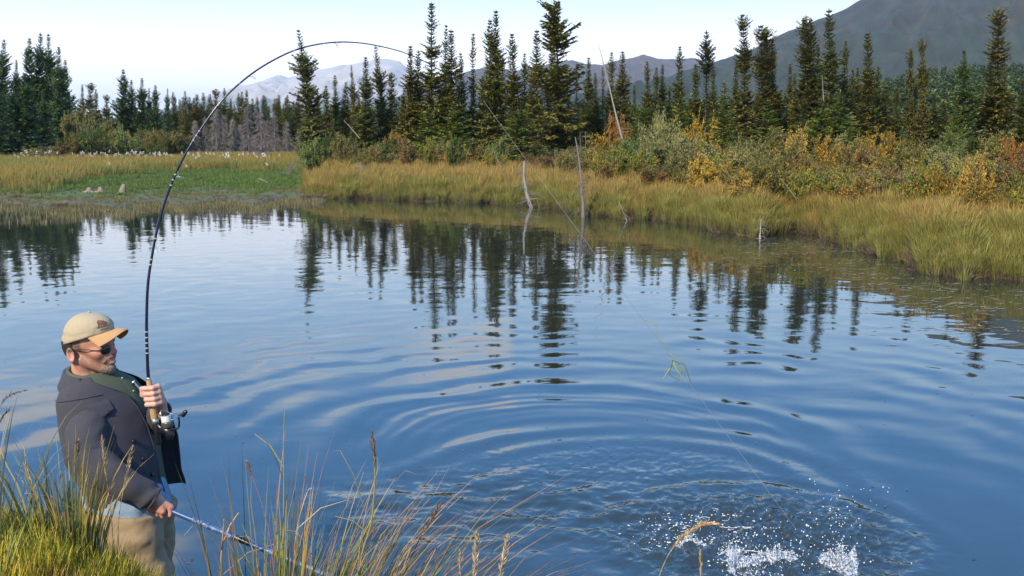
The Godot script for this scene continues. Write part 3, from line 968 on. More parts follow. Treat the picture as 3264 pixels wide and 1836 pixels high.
func build_dead_trees() -> void:
	var grey := Color(0.21, 0.185, 0.175)
	var kinds := [dead_spruce(1, 6.0, 1.2, 1.0, grey), dead_spruce(2, 6.0, 1.0, 1.0, grey * 0.9), dead_spruce(3, 6.0, 1.4, 1.0, grey * 1.05)]
	var k := 0
	for d in [[-32.62, -112.0, 6.44, 1.15, "left one of the grey dead spruces behind the rod"],
		[-32.56, -108.0, 5.13, 0.85, "small grey dead spruce left of the thicket of dead spruces"],
		[-31.22, -110.0, 5.39, 1.04, "grey dead spruce with drooping twigs beside the left dead one"],
		[-30.72, -112.0, 5.02, 0.97, "second slim grey dead spruce left of the broad grey dead spruce"],
		[-25.41, -98.0, 5.91, 1.16, "broad grey dead spruce in the middle of the dead stand"],
		[-21.71, -88.0, 4.99, 1.25, "nearest grey dead spruce with a wide skirt of twigs on the marsh"],
		[-25.65, -110.0, 5.39, 0.96, "second slim grey dead spruce left of the leaning ragged spruce"],
		[-29.87, -112.0, 4.37, 0.97, "nearest slim grey dead spruce left of the broad grey dead spruce"],
		[-25.00, -104.0, 4.62, 0.99, "grey dead spruce right of the nearest wide one"],
		[-23.94, -108.0, 4.71, 0.94, "nearest slim grey dead spruce left of the leaning ragged spruce"],
		[-20.94, -100.0, 3.75, 0.79, "last grey dead spruce before the leaning ragged spruce"],
		[-34.88, -112.0, 4.80, 0.80, "slim grey dead spruce left of the bent rod"]]:
		var x: float = d[0]
		var z: float = d[1]
		var foot := ground_y(x, z) - 0.05
		var tall: float = d[2] - foot
		var label: String = d[4]
		var t := thing("dead_spruce", label, "dead tree", Vector3(x, foot, z), "grey dead spruces at the back of the marsh")
		var wide: float = d[3] / 1.15
		t.transform = Transform3D(Basis(Vector3.UP, k * 1.7) * Basis.from_scale(Vector3(wide, tall / 6.0, wide)), t.position)
		part("trunk", kinds[k % 3][0], mats["bark"], t)
		part("twigs", kinds[k % 3][1], mats["bark"], t)
		k += 1


# ---------------------------------------------------------------- bushes
func bush(sd: int, leaves: int, cols: Array, size: float, upright: float) -> Array:
	rng.seed = 300 + sd
	var st := MB.new()
	var lf := MB.new()
	var tips := []
	for k in 15:
		var a := rng.randf() * TAU
		var out := Vector3(cos(a), 0, sin(a))
		var spread := rng.randf_range(0.1, 0.95) * (1.0 - 0.45 * upright)
		var tall := rng.randf_range(0.55, 1.0) * (1.0 - 0.35 * spread * spread)
		var p0 := out * 0.06
		var p1 := out * spread * 0.45 + Vector3(0, tall * 0.5, 0)
		var p2 := out * spread + Vector3(0, tall, 0)
		var cc := Color(0.09, 0.07, 0.055) * rng.randf_range(0.7, 1.4)
		st.col = Color(cc.r, cc.g, cc.b)
		st.tube([p0, p1, p2], [0.013, 0.008, 0.003], 4, false)
		for q in 7:
			var f := rng.randf_range(0.3, 1.0)
			var b0 := p0.lerp(p1, f * 2.0) if f < 0.5 else p1.lerp(p2, f * 2.0 - 1.0)
			var b1 := b0 + Vector3(rng.randf_range(-0.26, 0.26), rng.randf_range(0.02, 0.24), rng.randf_range(-0.26, 0.26))
			st.tube([b0, b1], [0.005, 0.0018], 3, false)
			tips.append([b0, b1, cols[rng.randi() % cols.size()]])
	for k in leaves:
		var tp: Array = tips[rng.randi() % tips.size()]
		var p: Vector3 = tp[0].lerp(tp[1], rng.randf_range(0.1, 1.1)) + Vector3(rng.randfn(0, 0.035), rng.randfn(0, 0.035), rng.randfn(0, 0.035))
		var d := Vector3(rng.randf_range(-1, 1), rng.randf_range(-0.5, 1.0), rng.randf_range(-1, 1)).normalized() * size * rng.randf_range(0.7, 1.3)
		var cc: Color = tp[2] * rng.randf_range(0.65, 1.35)
		lf.col = Color(cc.r, cc.g, cc.b)
		lf.leaf(p, d, d.cross(Vector3(rng.randf(), rng.randf(), rng.randf())).normalized(), size * 0.26)
	return [st.mesh(), lf.mesh()]


func build_bushes() -> void:
	var tones := {
		"willow": [Color(0.140, 0.155, 0.045), Color(0.160, 0.165, 0.058), Color(0.190, 0.170, 0.040), Color(0.110, 0.130, 0.034)],
		"olive": [Color(0.125, 0.128, 0.026), Color(0.165, 0.145, 0.028), Color(0.205, 0.150, 0.028), Color(0.125, 0.095, 0.030)],
		"green": [Color(0.075, 0.120, 0.022), Color(0.095, 0.135, 0.024), Color(0.130, 0.140, 0.026)],
		"lime": [Color(0.160, 0.180, 0.022), Color(0.220, 0.200, 0.022), Color(0.130, 0.155, 0.028), Color(0.270, 0.195, 0.022)],
		"gold": [Color(0.300, 0.180, 0.020), Color(0.220, 0.160, 0.025), Color(0.350, 0.205, 0.018), Color(0.155, 0.120, 0.028)],
		"amber": [Color(0.430, 0.260, 0.018), Color(0.370, 0.225, 0.018), Color(0.260, 0.180, 0.022)],
		"orange": [Color(0.310, 0.125, 0.018), Color(0.250, 0.125, 0.022), Color(0.190, 0.110, 0.025)],
		"rust": [Color(0.170, 0.095, 0.030), Color(0.135, 0.088, 0.034), Color(0.210, 0.130, 0.026), Color(0.115, 0.095, 0.032)],
		"red": [Color(0.230, 0.042, 0.020), Color(0.175, 0.048, 0.022)],
	}
	var made := {}
	var sd := 0
	for kind in tones:
		var up := 0.8 if kind in ["amber", "orange", "gold"] else 0.25
		made[kind] = [bush(sd, 4200, tones[kind], 0.068, up), bush(sd + 1, 4200, tones[kind], 0.064, up * 0.6)]
		sd += 2
	var k := 0
	rng.seed = 77
	for d in [
		["willow", -40.69, -98.0, 5.68, 1.74, "rounded green willow bush left of the grey-green spruce group"],
		["olive", -39.08, -97.0, 4.83, 1.53, "olive bush in front of the distant round-headed spruce"],
		["olive", -40.67, -95.0, 4.96, 1.32, "dark olive bush against the left clump's right flank"],
		["green", -38.94, -92.0, 3.28, 1.46, "leafy green bush on the grassy left bank"],
		["lime", -36.90, -90.0, 2.73, 1.14, "bright yellow-green bush low on the left bank"],
		["lime", -36.08, -92.0, 3.10, 0.91, "small lime bush at the foot of the feathery spruce"],
		["rust", -37.60, -84.0, 2.04, 1.33, "reddish low brush between the left clump and the seed heads"],
		["green", -33.60, -86.0, 2.21, 1.70, "low dark green scrub under the middle-left spruces"],
		["green", -32.69, -90.0, 2.38, 1.96, "long low green scrub left of the grey dead spruces"],
		["olive", -33.54, -100.0, 3.37, 1.19, "dull green bush right of the middle-left spruces"],
		["olive", -38.16, -82.0, 1.89, 1.62, "low brush under the broad dark spruce"],
		["red", -10.29, -66.0, 1.82, 0.73, "low crimson shrub at the foot of the central grove"],
		["green", -12.00, -70.0, 2.21, 1.11, "plain green bush left of the crimson shrub"],
		["green", -8.61, -66.0, 2.08, 0.91, "green shrub left of the orange birch shrub"],
		["gold", -7.58, -64.0, 2.82, 0.76, "golden birch shrub at the left part of the central grove"],
		["orange", -6.91, -66.0, 3.18, 0.68, "orange birch shrub glowing among the dark central spruces"],
		["gold", -5.54, -62.0, 2.08, 0.98, "yellowing shrub in front of the low layered spruce"],
		["green", -4.18, -60.0, 1.86, 1.07, "plain green bush right of the tallest spire"],
		["olive", -2.77, -60.0, 2.44, 0.95, "olive shrub under the half-dead spruce"],
		["rust", -1.77, -58.0, 2.09, 0.96, "brownish shrub right of the olive one under the grove"],
		["green", -0.83, -56.0, 1.77, 0.89, "nearest plain green bush right of the touching spruce pair"],
		["olive", -6.54, -60.0, 1.55, 1.07, "second olive-brown bush right of the hooked leaning spruce"],
		["rust", 0.86, -52.0, 1.60, 0.82, "russet bush right of the white snag"],
		["rust", 1.75, -46.0, 1.76, 0.82, "rusty scrub behind the white snag"],
		["olive", 2.50, -42.0, 1.88, 0.66, "yellow-green shrub behind the bare grey snag"],
		["orange", 5.81, -58.0, 3.88, 0.60, "orange-leaved tree shrub crossed by the leaning dead pole"],
		["orange", 6.27, -56.0, 3.50, 0.58, "orange twin shrub just right of the leaning dead pole"],
		["lime", 3.66, -44.0, 1.95, 0.87, "yellow-green bush right of the bare grey snag"],
		["lime", 4.05, -38.0, 1.83, 0.75, "lime bush with golden leaves before the leaning dead pole"],
		["green", 5.28, -44.0, 2.46, 0.78, "green bush beneath the orange shrubs"],
		["willow", 6.76, -46.0, 3.71, 0.82, "tall grey-green willow below the three spruces"],
		["willow", 7.07, -44.0, 3.22, 0.87, "grey-green willow next to the tall one"],
		["willow", 5.50, -40.0, 2.67, 0.87, "willow with silvery leaves in front of the tall willows"],
		["amber", 8.33, -46.0, 3.36, 0.51, "upright golden birch shrub with amber top"],
		["amber", 8.99, -45.0, 3.16, 0.57, "spreading golden birch shrub left of the bright young spruce"],
		["willow", 7.17, -38.0, 2.35, 0.90, "nearest grey-green willow bush left of the bare-trunked spruce"],
		["amber", 5.76, -31.0, 1.78, 0.61, "glowing yellow bush in the middle of the right thicket"],
		["olive", 5.34, -33.0, 1.63, 0.78, "olive-brown bush low in front right of the three spruces under the pointed mountain"],
		["rust", 4.56, -33.0, 1.43, 0.72, "brown-leaved bush at the grass edge left of the glowing yellow bush"],
		["gold", 6.72, -31.0, 1.60, 0.67, "golden-brown bush right of the glowing yellow bush"],
		["olive", 7.89, -34.0, 2.00, 0.81, "olive-brown bush right of the club-topped spruce"],
		["willow", 9.10, -38.0, 2.35, 0.83, "pale willow right of the bright young spruce"],
		["olive", 8.95, -34.0, 2.14, 0.81, "second olive-brown bush right of the twin-tipped spruce"],
		["rust", 7.57, -30.0, 1.50, 0.71, "dark russet bush at the grass edge, middle of the thicket"],
		["gold", 10.58, -38.0, 2.64, 0.68, "orange-yellow bush under the forked spruce"],
		["rust", 8.90, -31.0, 1.90, 0.74, "russet bush left of the forked ragged spruce"],
		["gold", 11.15, -36.0, 2.48, 0.71, "bronze-leaved bush high at the back left of the skyline-crossing spruce"],
		["olive", 9.56, -30.0, 1.74, 0.77, "mixed olive bush above the leaning bare stick"],
		["rust", 8.50, -28.0, 1.44, 0.66, "russet bush low in front right of the forked ragged spruce"],
		["rust", 11.61, -34.0, 2.20, 0.81, "russet bush left of the straight tapering spruce"],
		["gold", 13.06, -37.0, 2.42, 0.66, "amber bush under the straight tapering spruce"],
		["gold", 10.50, -29.0, 1.64, 0.75, "bronze-leaved bush low in front right of the straight tapering spruce"],
		["olive", 12.69, -33.0, 2.07, 0.78, "olive-brown bush left of the two slender mossy spruces"],
		["rust", 11.13, -28.0, 1.55, 0.72, "reddish-brown bush right of the leaning bare stick"],
		["willow", 13.73, -33.0, 2.14, 0.78, "silvery brown willow left of the full rounded spruce"],
		["rust", 12.54, -29.0, 1.75, 0.75, "russet bush low in front left of the full rounded spruce"],
		["olive", 12.76, -28.0, 1.88, 0.66, "olive-brown bush right of the full rounded spruce"],
		["lime", 10.74, -25.0, 1.42, 0.59, "yellow-green willow low at the right grass edge"],
		["gold", 11.61, -25.0, 1.52, 0.64, "golden willow at the right, before the tower-like spruce"],
		["orange", 14.75, -30.0, 2.38, 0.59, "orange shrub at the right side under the cut-off spruce"],
		["rust", 12.98, -26.0, 1.80, 0.62, "russet bush right by the bank grass right of the tower-like spruce"],
		["olive", 11.63, -24.0, 1.36, 0.57, "nearest olive-brown bush right by the bank grass right of the tower-like spruce"],
		["gold", 12.38, -24.0, 1.45, 0.57, "bronze-leaved bush right by the bank grass right of the tower-like spruce"],
		["olive", 9.64, -26.0, 1.19, 0.57, "low olive bush at the rim of the right grass"],
		["rust", 9.16, -27.0, 1.20, 0.59, "russet bush low in front left of the straight tapering spruce"],
		["lime", 7.74, -28.0, 1.17, 0.55, "yellowish green bush low in front left of the forked ragged spruce"],
		["willow", 16.24, -36.0, 2.13, 0.71, "grey-green willow bush right of the full rounded spruce"],
		["olive", 16.14, -40.0, 2.51, 0.79, "olive-brown bush high at the back right of the two slender mossy spruces"],
		["gold", 15.63, -42.0, 2.61, 0.83, "bronze-leaved bush high at the back right of the straight tapering spruce"],
		["olive", 13.82, -42.0, 2.77, 0.75, "olive-brown bush high at the back right of the skyline-crossing spruce"],
		["olive", 11.73, -44.0, 2.80, 0.78, "olive-brown bush high at the back right of the twin-tipped spruce"],
		["willow", 9.23, -42.0, 2.45, 0.66, "grey-green willow bush high at the back left of the club-topped spruce"],
		["olive", 18.15, -38.0, 2.64, 0.75, "olive-brown bush high at the back left of the tower-like spruce"],
		["green", 18.09, -42.0, 2.69, 0.75, "plain green bush high at the back left of the full rounded spruce"],
		["lime", 4.94, -38.0, 1.98, 0.60, "yellowish green bush left of the three spruces under the pointed mountain"],
		["willow", 6.28, -38.0, 2.20, 0.68, "grey-green willow bush right of the three spruces under the pointed mountain"],
		["rust", 3.28, -36.0, 1.50, 0.57, "russet bush low in front left of the leaning dead pole"],
		["willow", 3.16, -43.7, 2.00, 1.05, "grey-green willow bush right of the bare grey snag"],
		["gold", 3.45, -41.8, 1.84, 0.95, "bronze-leaved bush right of the bare grey snag"],
		["gold", 4.15, -45.1, 2.63, 0.92, "bronze-leaved bush high at the back left of the leaning dead pole"],
		["lime", 3.78, -37.9, 2.03, 0.85, "yellowish green bush left of the leaning dead pole"],
		["green", 4.90, -45.2, 2.13, 0.81, "nearest plain green bush right of the leaning dead pole"],
		["green", 4.94, -42.6, 2.19, 0.75, "second plain green bush right of the leaning dead pole"],
		["gold", 5.52, -44.0, 1.89, 0.79, "second bronze-leaved bush left of the three spruces under the pointed mountain"],
		["gold", 6.29, -45.7, 2.34, 1.00, "nearest bronze-leaved bush left of the three spruces under the pointed mountain"],
		["lime", 6.69, -45.7, 2.62, 1.11, "yellowish green bush high at the back right of the three spruces under the pointed mountain"],
		["olive", 6.34, -40.3, 2.23, 0.72, "olive-brown bush right of the three spruces under the pointed mountain"],
		["willow", 7.43, -44.4, 2.21, 0.95, "second grey-green willow bush left of the bare-trunked spruce"],
		["rust", 7.07, -39.8, 1.75, 0.81, "russet bush left of the bare-trunked spruce"],
		["olive", 6.90, -37.1, 2.03, 0.69, "olive-brown bush left of the bare-trunked spruce"],
		["lime", 7.24, -35.6, 1.81, 0.75, "yellowish green bush left of the bright young spruce"],
		["gold", 7.97, -38.5, 2.23, 0.65, "bronze-leaved bush left of the bright young spruce"],
		["green", 9.51, -43.4, 2.49, 0.81, "plain green bush high at the back left of the club-topped spruce"],
		["green", 8.24, -35.5, 1.83, 0.74, "plain green bush right of the club-topped spruce"],
		["rust", 9.19, -38.7, 1.71, 0.75, "russet bush right of the club-topped spruce"],
		["olive", 10.51, -43.3, 2.50, 0.84, "olive-brown bush high at the back left of the twin-tipped spruce"],
		["olive", 8.44, -32.9, 1.77, 0.73, "nearest olive-brown bush right of the twin-tipped spruce"],
		["gold", 9.33, -35.1, 1.93, 0.61, "bronze-leaved bush right of the twin-tipped spruce"],
		["olive", 9.79, -35.0, 1.73, 0.78, "second olive-brown bush left of the forked ragged spruce"],
		["olive", 11.06, -37.9, 1.93, 0.70, "nearest olive-brown bush left of the forked ragged spruce"],
		["willow", 10.13, -34.3, 1.60, 0.61, "nearest grey-green willow bush low in front right of the forked ragged spruce"],
		["willow", 11.32, -37.4, 1.62, 0.66, "second grey-green willow bush low in front right of the forked ragged spruce"],
		["gold", 10.40, -32.7, 1.40, 0.65, "bronze-leaved bush low in front right of the skyline-crossing spruce"],
		["lime", 10.75, -32.9, 1.44, 0.62, "yellowish green bush low in front right of the skyline-crossing spruce"],
		["lime", 13.27, -39.1, 2.15, 0.81, "yellowish green bush left of the straight tapering spruce"],
		["gold", 12.21, -35.1, 1.87, 0.71, "bronze-leaved bush left of the straight tapering spruce"],
		["lime", 14.66, -41.7, 2.06, 0.75, "yellowish green bush right of the straight tapering spruce"],
		["olive", 10.54, -28.5, 1.51, 0.59, "olive-brown bush low in front right of the straight tapering spruce"],
		["willow", 11.79, -31.1, 1.42, 0.71, "grey-green willow bush low in front left of the two slender mossy spruces"],
		["willow", 10.24, -26.5, 1.56, 0.56, "grey-green willow bush right by the bank grass left of the two slender mossy spruces"],
		["rust", 12.90, -32.8, 1.48, 0.72, "russet bush low in front left of the two slender mossy spruces"],
		["lime", 12.59, -30.8, 1.74, 0.72, "yellowish green bush low in front right of the two slender mossy spruces"],
		["green", 12.27, -29.5, 1.44, 0.60, "plain green bush low in front right of the two slender mossy spruces"],
		["rust", 15.03, -35.4, 1.83, 0.67, "russet bush left of the full rounded spruce"],
		["green", 16.39, -37.6, 1.95, 0.88, "plain green bush left of the full rounded spruce"],
		["gold", 14.46, -32.3, 1.69, 0.62, "bronze-leaved bush low in front right of the full rounded spruce"],
		["lime", 12.90, -28.3, 1.34, 0.68, "yellowish green bush low in front right of the full rounded spruce"],
		["olive", 12.54, -27.1, 1.40, 0.54, "olive-brown bush low in front right of the full rounded spruce"],
		["olive", 16.26, -34.1, 1.59, 0.68, "olive-brown bush low in front left of the tower-like spruce"],
		["gold", 18.43, -38.1, 2.03, 0.93, "bronze-leaved bush right of the tower-like spruce"],
		["willow", 15.78, -32.2, 1.53, 0.59, "grey-green willow bush low in front right of the tower-like spruce"],
		["gold", 18.04, -36.1, 1.46, 0.88, "nearest bronze-leaved bush low in front right of the tower-like spruce"],
		["gold", 14.19, -27.9, 1.58, 0.50, "second bronze-leaved bush low in front right of the tower-like spruce"],
		["green", -10.55, -54.2, 2.29, 0.93, "plain green bush right of the leaning ragged spruce"],
		["green", -11.19, -60.8, 2.51, 0.72, "plain green bush high at the back right of the leaning ragged spruce"],
		["olive", -10.34, -60.4, 1.79, 1.05, "olive-brown bush left of the crimson shrub"],
		["olive", -9.48, -57.4, 2.72, 0.72, "olive-brown bush high at the back left of the crimson shrub"],
		["olive", -8.26, -53.5, 1.74, 0.78, "olive-brown bush right of the crimson shrub"],
		["olive", -8.36, -57.7, 1.85, 0.85, "second olive-brown bush left of the hooked leaning spruce"],
		["olive", -7.61, -55.7, 2.33, 0.75, "nearest olive-brown bush left of the hooked leaning spruce"],
		["green", -7.46, -60.7, 2.38, 0.72, "plain green bush right of the hooked leaning spruce"],
		["olive", -6.50, -56.5, 1.75, 0.82, "nearest olive-brown bush right of the hooked leaning spruce"],
		["rust", -5.50, -52.7, 2.27, 0.75, "russet bush left of the tallest spire"],
		["lime", -5.75, -61.0, 1.66, 1.01, "second yellowish green bush left of the tallest spire"],
		["lime", -4.30, -53.0, 2.41, 0.64, "nearest yellowish green bush left of the tallest spire"],
		["olive", -4.06, -55.7, 2.44, 0.72, "olive-brown bush high at the back right of the tallest spire"],
		["green", -2.98, -50.5, 2.45, 0.65, "plain green bush high at the back right of the tallest spire"],
		["gold", -3.00, -53.3, 2.17, 1.03, "bronze-leaved bush left of the half-dead spruce"],
		["lime", -2.76, -60.1, 2.22, 1.06, "yellowish green bush left of the half-dead spruce"],
		["olive", -1.88, -55.7, 2.09, 0.95, "olive-brown bush right of the half-dead spruce"],
		["lime", -0.95, -50.2, 1.82, 0.65, "yellowish green bush left of the touching spruce pair"],
		["green", -0.61, -53.6, 2.37, 0.86, "second plain green bush right of the touching spruce pair"],
		["green", -0.16, -59.8, 1.99, 0.77, "third plain green bush right of the touching spruce pair"],
		["olive", 0.41, -61.0, 2.26, 1.15, "olive-brown bush left of the white snag"],
		["rust", 0.98, -59.7, 2.29, 0.99, "russet bush left of the white snag"],
		["green", 1.71, -55.8, 2.06, 1.06, "plain green bush right of the white snag"],
		["green", 2.29, -58.6, 2.00, 1.11, "plain green bush left of the crooked giant spruce"],
		["green", 3.11, -60.0, 2.71, 1.04, "plain green bush high at the back right of the crooked giant spruce"],
		["olive", 3.35, -55.7, 2.04, 0.80, "olive-brown bush left of the bare grey snag"],
		["gold", 6.36, -27.3, 1.45, 0.62, "bronze-leaved bush low in front right of the club-topped spruce"],
		["olive", 6.61, -27.4, 1.73, 0.73, "olive-brown bush low in front left of the twin-tipped spruce"],
		["lime", 7.11, -27.8, 1.34, 0.54, "yellowish green bush low in front right of the twin-tipped spruce"],
		["lime", 7.22, -27.6, 1.51, 0.67, "yellowish green bush right by the bank grass right of the twin-tipped spruce"],
		["lime", 7.60, -27.6, 1.37, 0.80, "second yellowish green bush right by the bank grass left of the forked ragged spruce"],
		["gold", 8.01, -28.0, 1.32, 0.66, "bronze-leaved bush low in front left of the forked ragged spruce"],
		["lime", 7.88, -27.0, 1.69, 0.69, "nearest yellowish green bush right by the bank grass left of the forked ragged spruce"],
		["olive", 8.37, -27.7, 1.31, 0.61, "olive-brown bush right by the bank grass right of the forked ragged spruce"],
		["rust", 8.36, -26.8, 1.26, 0.55, "russet bush right by the bank grass left of the skyline-crossing spruce"],
		["lime", 8.41, -26.5, 1.51, 0.60, "nearest yellowish green bush right by the bank grass right of the skyline-crossing spruce"],
		["lime", 8.35, -25.3, 1.42, 0.52, "second yellowish green bush right by the bank grass right of the skyline-crossing spruce"],
		["gold", 8.44, -24.6, 1.31, 0.61, "bronze-leaved bush right by the bank grass left of the straight tapering spruce"],
		["olive", 8.80, -25.3, 1.68, 0.68, "olive-brown bush right by the bank grass left of the straight tapering spruce"],
		["rust", 9.48, -26.0, 1.32, 0.62, "nearest russet bush right by the bank grass right of the straight tapering spruce"],
		["lime", 9.39, -25.6, 1.45, 0.51, "yellowish green bush right by the bank grass right of the straight tapering spruce"],
		["rust", 9.75, -26.0, 1.53, 0.62, "second russet bush right by the bank grass right of the straight tapering spruce"],
		["lime", 9.53, -24.2, 1.68, 0.67, "yellowish green bush right by the bank grass left of the two slender mossy spruces"],
		["rust", 9.52, -23.8, 1.41, 0.69, "russet bush right by the bank grass right of the two slender mossy spruces"],
		["lime", 9.43, -23.0, 1.82, 0.67, "yellowish green bush right by the bank grass right of the two slender mossy spruces"],
		["gold", 9.56, -22.8, 1.53, 0.52, "bronze-leaved bush right by the bank grass right of the two slender mossy spruces"],
		["rust", 9.86, -23.1, 1.57, 0.52, "russet bush right by the bank grass left of the full rounded spruce"],
		["lime", 10.65, -24.3, 1.68, 0.54, "yellowish green bush right by the bank grass left of the full rounded spruce"],
		["olive", 11.04, -24.6, 1.58, 0.62, "olive-brown bush right by the bank grass right of the full rounded spruce"],
		["gold", 10.02, -22.0, 1.88, 0.43, "bronze-leaved bush right by the bank grass right of the full rounded spruce"],
		["gold", 9.94, -21.3, 1.49, 0.51, "bronze-leaved bush right by the bank grass left of the tower-like spruce"],
		["rust", 10.75, -22.6, 1.76, 0.65, "russet bush right by the bank grass left of the tower-like spruce"],
		["lime", 10.94, -22.5, 1.82, 0.58, "nearest yellowish green bush right by the bank grass right of the tower-like spruce"],
		["olive", 10.97, -22.1, 1.48, 0.45, "second olive-brown bush right by the bank grass right of the tower-like spruce"],
		["lime", 11.87, -23.5, 1.51, 0.62, "second yellowish green bush right by the bank grass right of the tower-like spruce"],
		["lime", 10.56, -20.4, 1.52, 0.47, "third yellowish green bush right by the bank grass right of the tower-like spruce"],
		["green", -39.80, -89.7, 2.48, 1.56, "second plain green bush left of the rounded green willow"],
		["olive", -38.93, -89.4, 3.15, 1.14, "olive-brown bush high at the back left of the rounded green willow"],
		["lime", -39.47, -90.9, 2.41, 1.41, "yellowish green bush left of the rounded green willow"],
		["green", -38.70, -92.2, 2.43, 1.14, "nearest plain green bush left of the rounded green willow"],
		["olive", -38.66, -92.6, 2.38, 1.13, "olive-brown bush left of the rounded green willow"],
		["green", -34.67, -84.5, 3.30, 1.28, "nearest plain green bush high at the back right of the rounded green willow"],
		["green", -37.70, -93.4, 3.71, 1.29, "second plain green bush high at the back right of the rounded green willow"],
		["green", -37.35, -94.0, 2.17, 1.40, "plain green bush left of the feathery-tipped spruce"],
		["lime", -35.93, -93.6, 3.37, 1.10, "yellowish green bush high at the back left of the feathery-tipped spruce"],
		["green", -32.27, -84.6, 3.24, 1.16, "plain green bush high at the back right of the feathery-tipped spruce"],
		["green", -33.48, -89.4, 2.18, 1.37, "plain green bush right of the feathery-tipped spruce"],
		["olive", -33.20, -92.3, 3.43, 1.42, "second olive-brown bush high at the back left of the end grey-green spruce"],
		["olive", -31.18, -87.8, 3.58, 1.04, "nearest olive-brown bush high at the back left of the end grey-green spruce"],
		["green", -30.14, -86.6, 2.14, 0.97, "plain green bush right of the end grey-green spruce"],
		["green", -30.21, -88.5, 2.67, 1.35, "plain green bush high at the back right of the end grey-green spruce"],
		["olive", -29.52, -89.4, 3.18, 1.49, "olive-brown bush high at the back right of the end grey-green spruce"]]:
		var x: float = d[1]
		var z: float = d[2]
		var foot := ground_y(x, z) - 0.05
		var tall: float = d[3] - foot
		var label: String = d[5]
		var group := "bushes round the pond"
		var t := thing("bush", label, "bush", Vector3(x, foot, z), group)
		var wide: float = d[4] * 1.3
		t.transform = Transform3D(Basis(Vector3.UP, rng.randf() * TAU) * Basis.from_scale(Vector3(wide, tall, wide)), t.position)
		var pair: Array = made[d[0]][k % 2]
		part("stems", pair[0], mats["bark"], t)
		part("foliage", pair[1], mats["leaves"], t)
		k += 1


# ---------------------------------------------------------------- marsh grass, reeds, seed heads
func clump(sd: int, blades: int, tall: float, spread: float, w: float, low: Color, high: Color, droop: float, segs := 3) -> ArrayMesh:
	rng.seed = 500 + sd
	var mb := MB.new()
	for k in blades:
		var a := rng.randf() * TAU
		var out := Vector3(cos(a), 0, sin(a))
		var p := out * spread * sqrt(rng.randf())
		var L := tall * rng.randf_range(0.55, 1.1)
		var lean := rng.randf_range(0.05, 0.42)
		var pts := []
		for s in segs + 1:
			var f := s / float(segs)
			pts.append(p + out * L * lean * (f * 0.5 + f * f * droop) + Vector3(0, L * (f - 0.25 * droop * f * f), 0))
		var tone := rng.randf_range(0.7, 1.3)
		var hi := high * tone
		var lo := low * tone
		mb.blade(pts, out.cross(Vector3.UP).rotated(Vector3.UP, rng.randf_range(-0.9, 0.9)), w * rng.randf_range(0.7, 1.2), Color(lo.r, lo.g, lo.b), Color(hi.r, hi.g, hi.b))
	return mb.mesh()


func spot_on_land(az0: float, az1: float, r0: float, r1: float) -> Vector3:
	var az := rng.randf_range(az0, az1)
	var r := sqrt(rng.randf_range(r0 * r0, r1 * r1))
	return Vector3(sin(az) * r, 0, -cos(az) * r)


func upright(p: Vector3, s: float, sy := 1.0) -> Transform3D:
	var tilt := Basis(Vector3(rng.randf_range(-1, 1), 0, rng.randf_range(-1, 1)).normalized(), absf(rng.randfn(0.0, 0.13)))
	return Transform3D(tilt * Basis(Vector3.UP, rng.randf() * TAU) * Basis.from_scale(Vector3(s, s * sy, s)), p)


